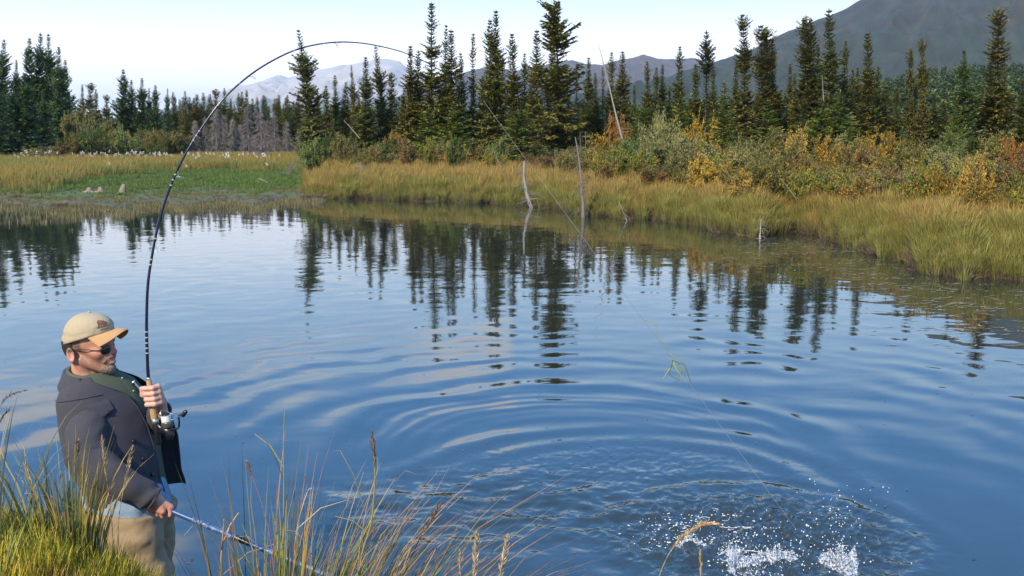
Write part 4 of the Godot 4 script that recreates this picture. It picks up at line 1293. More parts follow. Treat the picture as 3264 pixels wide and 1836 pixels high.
func build_marsh() -> void:
	var gold := clump(1, 30, 0.72, 0.16, 0.007, Color(0.10, 0.12, 0.03), Color(0.36, 0.225, 0.05), 0.8)
	var green := clump(2, 30, 0.66, 0.16, 0.007, Color(0.075, 0.105, 0.026), Color(0.25, 0.24, 0.05), 0.8)
	var turf := clump(3, 34, 0.20, 0.20, 0.009, Color(0.06, 0.10, 0.020), Color(0.10, 0.16, 0.028), 0.6, 2)
	var dry := clump(4, 30, 0.36, 0.16, 0.007, Color(0.085, 0.055, 0.035), Color(0.20, 0.145, 0.09), 1.5)
	var g1 := []
	var t1 := []
	var g2 := []
	var t2 := []
	var g3 := []
	var t3 := []
	var g4 := []
	var t4 := []
	rng.seed = 41
	# right and middle shore
	for k in 39000:
		var az := rng.randf_range(-0.20, 0.70)
		var rs := shore_at(az)
		var sd := pow(rng.randf(), 1.35) * (30.0 if az < 0.12 else 17.0) - 0.15
		var r := rs + sd
		var p := Vector3(sin(az) * r, 0, -cos(az) * r)
		var b := beyond(p.x, p.z)
		if b < 0.05:
			continue
		p.y = ground_y(p.x, p.z) - 0.02
		var n := noise.get_noise_2d(p.x * 0.25 + 9.0, p.z * 0.25) + 0.5 * noise.get_noise_2d(p.x * 0.9, p.z * 0.9)
		var ripe := smoothstep(0.0, 5.0, b) * (0.9 - 0.35 * smoothstep(0.2, 0.4, az)) + n * 1.0
		var s := rng.randf_range(0.7, 1.1) * (0.62 + 0.40 * smoothstep(0.0, 1.8, b)) * (1.0 + 0.55 * noise.get_noise_2d(p.x * 0.8 + 50.0, p.z * 0.8))
		var tone := rng.randf_range(0.8, 1.2)
		if (b < 0.75 and rng.randf() < 0.6) or rng.randf() < 0.06:
			g4.append(upright(p, s))
			t4.append(Color(tone, tone, tone))
		elif rng.randf() < clampf(ripe, 0.08, 0.85):
			g1.append(upright(p, s))
			t1.append(Color(tone, tone * rng.randf_range(0.9, 1.05), tone))
		else:
			g2.append(upright(p, s))
			t2.append(Color(tone * rng.randf_range(0.9, 1.25), tone, tone))
	# the ragged lip of the bank
	for k in 7000:
		var az := rng.randf_range(-0.20, 0.66)
		var r := shore_at(az) + rng.randf_range(-0.9, 1.1)
		var p := Vector3(sin(az) * r, 0, -cos(az) * r)
		var b := beyond(p.x, p.z)
		if b < -0.08 or b > 0.55:
			continue
		p.y = ground_y(p.x, p.z) - 0.03
		var tone := rng.randf_range(0.7, 1.2)
		if rng.randf() < 0.45:
			g4.append(upright(p, rng.randf_range(0.5, 0.95)))
			t4.append(Color(tone, tone, tone))
		else:
			g2.append(upright(p, rng.randf_range(0.35, 0.75)))
			t2.append(Color(tone * 1.05, tone, tone))
	scatter("marsh_grass", gold, mats["grass"], g1, t1, "golden sedge growing thick along the far and right shore")
	scatter("marsh_grass", green, mats["grass"], g2, t2, "green sedge mixed into the golden shore grass")
	scatter("dead_grass", dry, mats["grass"], g4, t4, "brown dead grass hanging over the undercut bank")
	# left marsh
	g1 = []
	t1 = []
	g4 = []
	t4 = []
	for k in 30000:
		var p := spot_on_land(-0.60, -0.15, 38.0, 112.0)
		var b := beyond(p.x, p.z)
		var az := atan2(p.x, -p.z)
		if b < 0.1:
			continue
		p.y = ground_y(p.x, p.z) - 0.02
		var n := noise.get_noise_2d(p.x * 0.16, p.z * 0.16) + 0.4 * noise.get_noise_2d(p.x * 0.7, p.z * 0.7)
		# the bright green hollow; its edge runs deeper in the middle
		var hollow := 7.0 + 22.0 * smoothstep(-0.47, -0.33, az) * smoothstep(-0.14, -0.20, az) + n * 5.0
		var tone := rng.randf_range(0.8, 1.2)
		if b < hollow:
			if n + rng.randf_range(-0.4, 0.4) > -0.25 and b > 2.0:
				g3.append(upright(p, rng.randf_range(0.6, 1.3) * (0.6 + 0.5 * smoothstep(2.0, 14.0, b))))
				var dull := smoothstep(9.0, 2.0, b)
				t3.append(Color(tone * (1.0 + dull * 0.8), tone * (1.0 - 0.1 * dull), tone * (1.0 + dull)))
			elif rng.randf() < 0.5:
				g4.append(upright(p, rng.randf_range(0.3, 0.6)))
				t4.append(Color(tone, tone, tone))
		else:
			var s := rng.randf_range(0.8, 1.25) * (0.6 + 0.5 * smoothstep(hollow, hollow + 3.0, b))
			g1.append(upright(p, s))
			t1.append(Color(tone * (0.72 + 0.3 * smoothstep(-0.3, 0.35, n)), tone * rng.randf_range(0.95, 1.1), tone))
	scatter("marsh_grass", gold, mats["grass"], g1, t1, "tawny sedge across the back of the left marsh")
	scatter("turf", turf, mats["grass"], g3, t3, "short bright green plants in the wet hollow of the left marsh")
	scatter("dead_grass", dry, mats["grass"], g4, t4, "tufts of dead grass on the mud of the left shore")
	# reed stubs standing in the shallow water on the left
	var reed := clump(6, 9, 0.17, 0.14, 0.006, Color(0.13, 0.10, 0.055), Color(0.17, 0.16, 0.06), 0.15, 2)
	g1 = []
	t1 = []
	for k in 2600:
		var az := rng.randf_range(-0.50, -0.185)
		var r := shore_at(az) - 3.6 - 1.6 * noise.get_noise_2d(az * 14.0, 2.0) + rng.randfn(0.0, 1.2) * (1.0 + 1.4 * smoothstep(-0.3, -0.48, az))
		if noise.get_noise_2d(az * 40.0, r * 0.6) + rng.randf_range(-0.2, 0.4) < -0.12:
			continue
		var p := Vector3(sin(az) * r, -0.03, -cos(az) * r)
		if beyond(p.x, p.z) > -0.1:
			continue
		var tone := rng.randf_range(0.7, 1.3)
		g1.append(upright(p, rng.randf_range(0.7, 1.3)))
		t1.append(Color(tone, tone, tone))
	scatter("reeds", reed, mats["grass"], g1, t1, "line of short reed stubs standing in the shallows on the left")
	# white seed heads in drifts at the back of the left marsh
	var head := MB.new()
	rng.seed = 63
	for k in 26:
		var d := Vector3(rng.randf_range(-1, 1), rng.randf_range(-0.3, 1), rng.randf_range(-1, 1)).normalized() * 0.085
		head.leaf(Vector3(rng.randf_range(-0.07, 0.07), 0.95 + rng.randf_range(-0.14, 0.08), rng.randf_range(-0.07, 0.07)), d, d.cross(Vector3(rng.randf(), 0.3, rng.randf())).normalized(), 0.034)
	head.col = Color(0.16, 0.10, 0.05)
	for k in 3:
		head.tube([Vector3(0.03 * k, 0, 0), Vector3(0.05 * k - 0.05, 0.9, 0.02)], [0.008, 0.005], 3, false)
	var hm := head.mesh()
	g1 = []
	t1 = []
	for drift in [[-37.0, -78.0, 3.4, 16], [-33.2, -79.0, 1.2, 12], [-30.6, -82.0, 2.4, 44], [-27.6, -80.0, 2.4, 14], [-25.0, -80.0, 2.0, 9], [-21.2, -78.0, 3.4, 26]]:
		for k in drift[3]:
			var p := Vector3(drift[0] + rng.randfn(0.0, 0.42) * drift[2], 0, drift[1] + rng.randfn(0.0, 2.0))
			p.y = ground_y(p.x, p.z)
			var tone := rng.randf_range(0.8, 1.05)
			g1.append(upright(p, rng.randf_range(0.55, 1.05)))
			t1.append(Color(tone, tone, tone))
	scatter("seed_head_plants", hm, mats["fluff"], g1, t1, "drifts of white fluffy seed heads at the back of the left marsh")
	for w in [["white seed head plant beside the rod, apart from the drifts", Vector3(-18.484, 0.717, -66.000), 1.2], ["white seed head plant in the green hollow right of the rod", Vector3(-16.635, 0.831, -68.000), 1.1], ["small white plume at the left rim of the green hollow", Vector3(-23.869, 0.524, -60.000), 0.7], ["pale plume in the middle rim of the green hollow", Vector3(-19.291, 0.571, -60.000), 0.6], ["creamy plume low at the right of the green hollow", Vector3(-15.013, 0.468, -62.000), 0.7]]:
		var p: Vector3 = w[1]
		p.y = ground_y(p.x, p.z)
		var o := part("seed_head_plant", hm, mats["fluff"])
		o.transform = Transform3D(Basis.from_scale(Vector3.ONE * w[2]), p)
		tag(o, w[0], "plant")


# ---------------------------------------------------------------- snags, stumps, fallen wood
func snag(label: String, foot: Vector3, top: Vector3, r0: float, r1: float, twigs: int, tone: Color, reach: float, bend := 0.0, category := "dead tree") -> Node3D:
	var t := thing("snag", label, category, foot)
	rng.seed = label.hash() % 100000
	var mb := MB.new()
	mb.col = tone
	r0 *= 0.52
	r1 *= 0.52
	var d := top - foot
	var side := d.cross(Vector3(0, 0, 1)).normalized()
	var pts := []
	var rad := []
	for k in 9:
		var f := k / 8.0
		pts.append(d * f + side * bend * sin(f * PI) + Vector3(rng.randf_range(-1, 1), 0, rng.randf_range(-1, 1)) * r0 * 0.25)
		rad.append(lerpf(r0, r1, pow(f, 0.8)) * rng.randf_range(0.9, 1.1))
	mb.tube(pts, rad, 7)
	part("trunk", mb.mesh(), mats["bark"], t)
	if twigs > 0:
		var tw := MB.new()
		for k in twigs:
			var f := rng.randf_range(0.08, 0.95)
			var a := rng.randf() * TAU
			var out := Vector3(cos(a), rng.randf_range(-0.5, 0.15), sin(a) * 0.8).normalized()
			var L := reach * rng.randf_range(0.3, 1.0) * (1.1 - 0.6 * f)
			var p0 := d * f + side * bend * sin(f * PI)
			var cc := tone * rng.randf_range(0.75, 1.15)
			tw.col = Color(cc.r, cc.g, cc.b)
			tw.tube([p0, p0 + out * L * 0.5 + Vector3(0, 0.03 * L, 0), p0 + out * L + Vector3(0, -0.22 * L, 0)], [r1 * 0.35 + 0.004, 0.005, 0.002], 3, false)
		part("twigs", tw.mesh(), mats["bark"], t)
	return t


func build_snags() -> void:
	var white := Color(0.22, 0.20, 0.185)
	var grey := Color(0.24, 0.21, 0.19)
	snag("white barkless snag leaning left at the waterline, twigs hanging down its left side", Vector3(0.714, 0.000, -34.772) + Vector3(0, -0.1, 0), Vector3(0.414, 1.587, -35.200), 0.155, 0.065, 34, white, 1.1, -0.10)
	snag("bare grey snag standing in the water at the shore, many short twigs", Vector3(2.142, 0.000, -29.914) + Vector3(0, -0.3, 0), Vector3(1.915, 2.380, -30.600), 0.13, 0.03, 70, Color(0.15, 0.125, 0.11), 0.75, 0.05)
	snag("long leaning dead pole with a thin broken top, rising out of the shrubs", Vector3(5.917, 1.396, -52.000), Vector3(4.378, 7.133, -52.000), 0.14, 0.02, 30, Color(0.30, 0.27, 0.24), 0.7, 0.0)
	snag("thin pale stick upright behind the bare grey snag", Vector3(3.269, 1.005, -44.000), Vector3(3.164, 2.714, -44.000), 0.035, 0.012, 8, white, 0.4)
	snag("second thin pale stick upright, just left of the bare grey snag's top", Vector3(3.009, 1.005, -44.000), Vector3(2.941, 2.663, -44.000), 0.03, 0.012, 6, white, 0.35)
	snag("short bare pole between the white snag and the bare grey snag", Vector3(1.801, 0.813, -42.000), Vector3(1.777, 2.041, -42.000), 0.03, 0.012, 5, white, 0.3)
	snag("pale leaning pole at the left foot of the central grove", Vector3(-10.028, 1.049, -62.000), Vector3(-10.664, 2.877, -62.000), 0.06, 0.02, 6, white, 0.4)
	snag("fallen grey pole slanting through the central grove", Vector3(-10.190, 2.522, -68.000), Vector3(-11.225, 3.729, -68.000), 0.07, 0.03, 4, grey * 1.2, 0.3)
	snag("slanting white pole low under the touching spruce pair", Vector3(-0.415, 0.971, -44.000), Vector3(-0.828, 1.948, -44.000), 0.035, 0.015, 4, white, 0.25)
	snag("slender white dead trunk against the forked spruce", Vector3(15.868, 4.308, -52.000), Vector3(15.731, 5.598, -52.000), 0.05, 0.02, 10, white, 0.6)
	snag("grey dead spruce stem left of the young spruce under the saddle", Vector3(6.099, 1.645, -48.000), Vector3(6.079, 2.761, -48.000), 0.05, 0.02, 10, grey, 0.4)
	snag("leaning bare stick in the grass below the right thicket", Vector3(7.487, 0.753, -26.500), Vector3(7.049, 1.273, -26.500), 0.03, 0.014, 3, white, 0.2)
	snag("thin crooked dead stem in the right grass near the picture's edge", Vector3(10.317, 0.517, -21.500), Vector3(10.374, 1.258, -22.000), 0.022, 0.01, 9, grey, 0.3)
	snag("small grey dead bush stem standing in the water by the right bank", Vector3(5.727, 0.000, -23.162) + Vector3(0, -0.15, 0), Vector3(5.872, 0.419, -23.700), 0.05, 0.02, 30, grey * 1.3, 0.35, 0.0, "dead shrub")
	snag("slim dead sapling leaning left over the water right of the bare grey snag", Vector3(3.326, 0.000, -28.679) + Vector3(0, -0.1, 0), Vector3(3.068, 0.560, -29.000), 0.03, 0.01, 12, white, 0.35)
	snag("tiny broken stick poking out of the water right of the dead sapling", Vector3(3.394, 0.000, -25.870) + Vector3(0, -0.2, 0), Vector3(3.579, -0.002, -27.300), 0.025, 0.015, 8, white, 0.3, 0.0, "stick")
	snag("short white stick in the water under the right bank", Vector3(7.122, 0.000, -17.891) + Vector3(0, -0.15, 0), Vector3(7.659, -0.019, -19.300), 0.022, 0.014, 0, white, 0.0, 0.0, "stick")
	snag("bleached root stub between the two snags at the shore", Vector3(1.951, 0.000, -33.119) + Vector3(0, 0.1, 0), Vector3(1.750, 0.584, -32.400), 0.05, 0.015, 12, white, 0.35, 0.0, "stump")
	snag("tepee of bleached twigs leaning on a white stick at the marsh's right side", Vector3(-13.261, 0.336, -60.000), Vector3(-12.877, 1.319, -60.000), 0.06, 0.03, 40, white * 0.9, 1.1, 0.0)
	snag("grey broken stub ringed with drooping twigs left of the shore grass", Vector3(-7.173, 0.747, -48.000), Vector3(-7.198, 1.309, -48.000), 0.05, 0.03, 40, grey * 1.3, 0.6)
	snag("bleached log lying on the green hollow", Vector3(-12.550, 0.178, -52.000), Vector3(-13.263, 0.367, -53.000), 0.07, 0.05, 2, white, 0.3, 0.0, "log")
	snag("grey stick propped in the scrub behind the middle seed heads", Vector3(-35.362, 0.938, -86.000), Vector3(-35.438, 1.940, -86.000), 0.06, 0.03, 5, grey * 1.2, 0.5, 0.0, "stick")
	# three cut stumps on the mud
	for s in [["left one of three pale stumps on the mud flat", Vector3(-18.236, 0.100, -43.473), 0.14, 0.22, 0.02], ["middle one of three pale stumps on the mud flat", Vector3(-17.739, 0.100, -43.473), 0.13, 0.24, -0.02], ["largest of three pale stumps, with a forked root, right on the mud flat", Vector3(-16.271, 0.100, -42.103), 0.15, 0.40, 0.10]]:
		var t := thing("stump", s[0], "stump", s[1], "pale stumps on the mud flat")
		rng.seed = int(s[2] * 1000)
		var mb := MB.new()
		mb.col = Color(0.21, 0.175, 0.13)
		mb.tube([Vector3(0, -0.15, 0), Vector3(0.02, s[3] * 0.4, 0), Vector3(s[4], s[3], 0)], [s[2] * 1.5, s[2] * 0.95, s[2] * 0.55], 8)
		part("trunk", mb.mesh(), mats["bark"], t)
		var rt := MB.new()
		rt.col = Color(0.28, 0.21, 0.14)
		for k in 5:
			var a := k * 1.3 + 0.4
			rt.tube([Vector3(0, 0.08, 0), Vector3(cos(a) * s[2] * 1.8, 0.0, sin(a) * s[2] * 1.8), Vector3(cos(a) * s[2] * 3.0, -0.12, sin(a) * s[2] * 3.0)], [0.05, 0.04, 0.02], 5)
		part("roots", rt.mesh(), mats["bark"], t)
	# tussocks of dead grass standing in the mud
	var tus := clump(31, 170, 0.5, 0.30, 0.009, Color(0.13, 0.085, 0.05), Color(0.30, 0.22, 0.12), 2.2)
	for s in [["round tussock of dead grass standing alone in the left shallows", Vector3(-15.443, 0.000, -34.344), 1.0], ["low dead grass tussock at the left edge of the mud flat", Vector3(-19.674, 0.050, -39.955), 0.7], ["dead grass tussock beside the muddy pool on the left", Vector3(-18.538, 0.050, -39.379), 0.6], ["brown tussock at the tip of the grassy point right of the marsh", Vector3(-8.236, 0.000, -40.294), 0.8], ["second brown tussock on the grassy point, right of its tip", Vector3(-7.583, 0.050, -39.379), 0.75]]:
		var t := thing("tussock", s[0], "tussock", s[1], "dead grass tussocks")
		t.transform = Transform3D(Basis.from_scale(Vector3.ONE * s[2]), s[1])
		part("grass", tus, mats["grass"], t)
		var mb := MB.new()
		mb.col = Color(0.06, 0.04, 0.025)
		mb.ball(Vector3(0, 0.02, 0), Basis.from_scale(Vector3(0.36, 0.16, 0.36)))
		part("peat", mb.mesh(), mats["bark"], t)


func build_far_forest() -> void:
	rng.seed = 88
	var sm := MB.new()
	for k in 150:
		var y := pow(rng.randf(), 0.75)
		var a := rng.randf() * TAU
		var r := 0.16 * (1.05 - y) + 0.02
		var out := Vector3(cos(a), 0, sin(a))
		var g := rng.randf_range(0.7, 1.35)
		sm.col = Color(0.062 * g, 0.090 * g, 0.028 * g)
		var p := Vector3(out.x * r * 0.3, y * 0.97, out.z * r * 0.3)
		sm.leaf(p, out * r * 1.1 + Vector3(0, rng.randf_range(-0.03, 0.05), 0), out.cross(Vector3.UP).rotated(out, rng.randf_range(-1, 1)), 0.034)
	var m := sm.mesh()
	var at := []
	var tint := []
	for k in 5200:
		var az := rng.randf_range(-0.12, 0.78)
		var r := rng.randf_range(72.0, 420.0)
		if az < 0.10:
			r = rng.randf_range(110.0, 420.0)
		var p := Vector3(sin(az) * r, 0, -cos(az) * r)
		p.y = ground_y(p.x, p.z) - 0.2
		var h := rng.randf_range(3.2, 6.2) * (0.8 if r < 110.0 else 1.0)
		var s := h * rng.randf_range(0.9, 1.4)
		at.append(Transform3D(Basis(Vector3.UP, rng.randf() * TAU) * Basis.from_scale(Vector3(s, h, s)), p))
		var g := rng.randf_range(0.8, 1.25)
		tint.append(Color(g * rng.randf_range(0.9, 1.15), g * 1.08, g))
	for k in 1500:
		var az := rng.randf_range(-0.62, -0.05)
		var r := rng.randf_range(130.0, 420.0)
		var p := Vector3(sin(az) * r, 0, -cos(az) * r)
		p.y = ground_y(p.x, p.z) - 0.2
		var h := rng.randf_range(4.0, 7.0)
		at.append(Transform3D(Basis(Vector3.UP, rng.randf() * TAU) * Basis.from_scale(Vector3(h, h, h)), p))
		var g := rng.randf_range(0.8, 1.1)
		tint.append(Color(g, g, g))
	scatter("far_forest", m, mats["spruce needles"], at, tint, "even green spruce forest in the distance behind the nearer trees")


# ---------------------------------------------------------------- rounded bodies: a distance field and its skin
class Field:
	var kind := PackedByteArray()
	var a := PackedVector3Array()
	var b := PackedVector3Array()
	var ra := PackedFloat32Array()
	var rb := PackedFloat32Array()
	var k := PackedFloat32Array()
	var turn: Array[Basis] = []
	var wrinkle: FastNoiseLite = null
	var wrinkle_size := 0.0
	var wrinkle_freq := Vector3.ONE

	func add(t: int, p: Vector3, q: Vector3, r0: float, r1: float, blend: float, m := Basis()) -> void:
		kind.append(t)
		a.append(p)
		b.append(q)
		ra.append(r0)
		rb.append(r1)
		k.append(blend)
		turn.append(m)

	func cone(p: Vector3, q: Vector3, r0: float, r1: float, blend := 0.02) -> void:
		add(0, p, q, r0, r1, blend)

	func egg(p: Vector3, radii: Vector3, blend := 0.02, m := Basis()) -> void:
		add(1, p, radii, 0, 0, blend, m.inverse())

	func cut(p: Vector3, radii: Vector3, blend := 0.005, m := Basis()) -> void:
		add(2, p, radii, 0, 0, blend, m.inverse())

	# keeps only what lies behind the plane through p with normal n
	func slice(p: Vector3, n: Vector3) -> void:
		add(3, p, n.normalized(), 0, 0, 0.004)

	func at(p: Vector3) -> float:
		var r := 1000.0
		var creased := false
		for i in kind.size():
			var s: float
			if kind[i] == 3:
				if wrinkle and not creased:
					var w3 := p * wrinkle_freq
					r += wrinkle.get_noise_3d(w3.x, w3.y, w3.z) * wrinkle_size
					creased = true
				r = maxf(r, (p - a[i]).dot(b[i]))
				continue
			if kind[i] == 0:
				var pa := p - a[i]
				var ba := b[i] - a[i]
				var h := clampf(pa.dot(ba) / ba.length_squared(), 0.0, 1.0)
				s = (pa - ba * h).length() - lerpf(ra[i], rb[i], h)
			else:
				var q := turn[i] * (p - a[i])
				var e := b[i]
				var k0 := (q / e).length()
				var k1 := (q / (e * e)).length()
				s = k0 * (k0 - 1.0) / maxf(k1, 1e-6) if k0 > 0.001 else -minf(e.x, minf(e.y, e.z))
			if kind[i] == 2:
				s = -s
				var h2 := maxf(k[i] - absf(r - s), 0.0) / k[i]
				r = maxf(r, s) + h2 * h2 * k[i] * 0.25
			else:
				var h1 := maxf(k[i] - absf(r - s), 0.0) / k[i]
				r = minf(r, s) - h1 * h1 * k[i] * 0.25
		if wrinkle and not creased:
			var w := p * wrinkle_freq
			r += wrinkle.get_noise_3d(w.x, w.y, w.z) * wrinkle_size
		return r

	func bounds(pad: float) -> AABB:
		var box := AABB(a[0], Vector3.ZERO)
		for i in kind.size():
			if kind[i] == 0:
				box = box.merge(AABB(a[i] - Vector3.ONE * ra[i], Vector3.ONE * 2.0 * ra[i])).merge(AABB(b[i] - Vector3.ONE * rb[i], Vector3.ONE * 2.0 * rb[i]))
			elif kind[i] == 1:
				var r := maxf(b[i].x, maxf(b[i].y, b[i].z))
				box = box.merge(AABB(a[i] - Vector3.ONE * r, Vector3.ONE * 2.0 * r))
		return box.grow(pad)


func skin(f: Field, cell: float, mb: MB, paint = null, keep = null) -> void:
	var box := f.bounds(cell * 2.0)
	var B := 4
	var nbx := int(ceil(box.size.x / cell / B))
	var nby := int(ceil(box.size.y / cell / B))
	var nbz := int(ceil(box.size.z / cell / B))
	var nx := nbx * B + 1
	var ny := nby * B + 1
	var nz := nbz * B + 1
	var val := PackedFloat32Array()
	val.resize(nx * ny * nz)
	val.fill(9.0)
	var done := PackedByteArray()
	done.resize(val.size())
	var live := []
	var o := box.position
	for bz in nbz:
		for by in nby:
			for bx in nbx:
				var d := f.at(o + Vector3(bx * B + B * 0.5, by * B + B * 0.5, bz * B + B * 0.5) * cell)
				if absf(d) < cell * B * 1.25 + f.wrinkle_size:
					live.append(Vector3i(bx, by, bz))
				else:
					for z in B + 1:
						for y in B + 1:
							for x in B + 1:
								var n := ((bz * B + z) * ny + by * B + y) * nx + bx * B + x
								if done[n] == 0:
									val[n] = d
	for c in live:
		for z in B + 1:
			for y in B + 1:
				for x in B + 1:
					var n: int = ((c.z * B + z) * ny + c.y * B + y) * nx + c.x * B + x
					if done[n] == 0:
						done[n] = 1
						val[n] = f.at(o + Vector3(c.x * B + x, c.y * B + y, c.z * B + z) * cell)
	var where := {}
	var offs := [0, 1, nx, nx + 1, nx * ny, nx * ny + 1, nx * ny + nx, nx * ny + nx + 1]
	var edges := [[0, 1], [2, 3], [4, 5], [6, 7], [0, 2], [1, 3], [4, 6], [5, 7], [0, 4], [1, 5], [2, 6], [3, 7]]
	for c in live:
		for z in B:
			for y in B:
				for x in B:
					var i: int = c.x * B + x
					var j: int = c.y * B + y
					var l: int = c.z * B + z
					var n := (l * ny + j) * nx + i
					var inside := 0
					for e in 8:
						if val[n + offs[e]] < 0.0:
							inside += 1
					if inside == 0 or inside == 8:
						continue
					var sum := Vector3.ZERO
					var many := 0
					for e in edges:
						var v0: float = val[n + offs[e[0]]]
						var v1: float = val[n + offs[e[1]]]
						if (v0 < 0.0) != (v1 < 0.0):
							var t := v0 / (v0 - v1)
							var p0 := Vector3(e[0] & 1, (e[0] >> 1) & 1, e[0] >> 2)
							var p1 := Vector3(e[1] & 1, (e[1] >> 1) & 1, e[1] >> 2)
							sum += p0.lerp(p1, t)
							many += 1
					var p := o + (Vector3(i, j, l) + sum / many) * cell
					if paint != null:
						mb.col = paint.call(p)
					where[n] = mb.vert(p)
	var step := [1, nx, nx * ny]
	for n in where:
		for ax in 3:
			var v0: float = val[n]
			var v1: float = val[n + step[ax]]
			if (v0 < 0.0) == (v1 < 0.0):
				continue
			var s1: int = step[(ax + 1) % 3]
			var s2: int = step[(ax + 2) % 3]
			if not (where.has(n - s1) and where.has(n - s2) and where.has(n - s1 - s2)):
				continue
			var q := [where[n], where[n - s1], where[n - s1 - s2], where[n - s2]]
			if keep != null and not keep.call((mb.v[q[0]] + mb.v[q[2]]) * 0.5):
				continue
			if v0 < 0.0:
				mb.quad_i(q[0], q[3], q[2], q[1])
			else:
				mb.quad_i(q[0], q[1], q[2], q[3])


# a smooth path through points, resampled; extra values ride along
func smooth_path(pts: Array, vals: Array, per := 5) -> Array:
	var op := []
	var ov := []
	for i in pts.size() - 1:
		var p0: Vector3 = pts[maxi(i - 1, 0)]
		var p1: Vector3 = pts[i]
		var p2: Vector3 = pts[i + 1]
		var p3: Vector3 = pts[mini(i + 2, pts.size() - 1)]
		for s in per:
			var t := s / float(per)
			op.append(p1.cubic_interpolate(p2, p0, p3, t))
			ov.append(lerpf(vals[i], vals[i + 1], t * t * (3.0 - 2.0 * t)))
	op.append(pts[-1])
	ov.append(vals[-1])
	return [op, ov]


func cloth(called: String, tone: Color, rough: float, grain: float, bump: float, rim := 0.0) -> StandardMaterial3D:
	var m := surface(called, tone, rough, true)
	m.normal_enabled = true
	m.normal_texture = noise_map(0.06, 4, 256, true, 6.0, called.length())
	m.normal_scale = bump
	m.uv1_triplanar = true
	m.uv1_scale = Vector3.ONE * grain
	var mottle := noise_map(0.05, 5, 256, false, 4.0, called.length() + 40)
	var ramp := Gradient.new()
	var dip := 0.62 if rim > 0.0 else 0.86
	ramp.set_color(0, Color(dip, dip, dip))
	ramp.set_color(1, Color(1, 1, 1))
	ramp.set_offset(0, 0.3)
	ramp.set_offset(1, 0.7)
	mottle.color_ramp = ramp
	m.albedo_texture = mottle
	m.albedo_color = (tone * (1.0 + (1.0 - dip))).linear_to_srgb()
	if rim > 0.0:
		m.rim_enabled = true
		m.rim = rim
		m.rim_tint = 0.6
	return m


# the angler's body axes: chest turned a little towards the near bank, leaning back
var chest := Vector3(0.866, 0, 0.5)
var across := Vector3(-0.5, 0, 0.866)  # towards his right side, nearest the bank
var torso := [
	# height on the trunk: centre, half width across, half depth
	[Vector3(-1.784, 1.228, -4.200), 0.080, 0.062], [Vector3(-1.777, 1.207, -4.200), 0.125, 0.078], [Vector3(-1.769, 1.176, -4.200), 0.172, 0.098], [Vector3(-1.759, 1.134, -4.200), 0.194, 0.116], [Vector3(-1.744, 1.067, -4.200), 0.204, 0.136],
	[Vector3(-1.730, 0.979, -4.200), 0.208, 0.150], [Vector3(-1.715, 0.891, -4.200), 0.210, 0.154], [Vector3(-1.695, 0.811, -4.200), 0.196, 0.142], [Vector3(-1.674, 0.734, -4.200), 0.186, 0.128], [Vector3(-1.658, 0.672, -4.200), 0.184, 0.122],
]


func torso_point(row: float, ang: float, grow: float) -> Vector3:
	var i := clampi(int(row), 0, torso.size() - 2)
	var t := row - i
	var p0: Vector3 = torso[maxi(i - 1, 0)][0]
	var p3: Vector3 = torso[mini(i + 2, torso.size() - 1)][0]
	var c: Vector3 = (torso[i][0] as Vector3).cubic_interpolate(torso[i + 1][0], p0, p3, t)
	var a := lerpf(torso[i][1], torso[i + 1][1], t)
	var b := lerpf(torso[i][2], torso[i + 1][2], t)
	var f := chest * 0.974 + Vector3.UP * 0.16
	var ca := cos(ang)
	var sa := sin(ang)
	# squarer than an ellipse
	ca = signf(ca) * pow(absf(ca), 0.9)
	sa = signf(sa) * pow(absf(sa), 0.9)
	return c + f * ca * b * grow + across * sa * a * grow


func near_front(row: float) -> float:  # where the near jacket front ends, degrees from the chest's middle
	var deg := [44.0, 32.0, 11.0, -5.0, -13.0, -18.0, -20.0, -22.0, -22.0, -22.0]
	var i := clampi(int(row), 0, 8)
	return deg_to_rad(lerpf(deg[i], deg[i + 1], row - i))


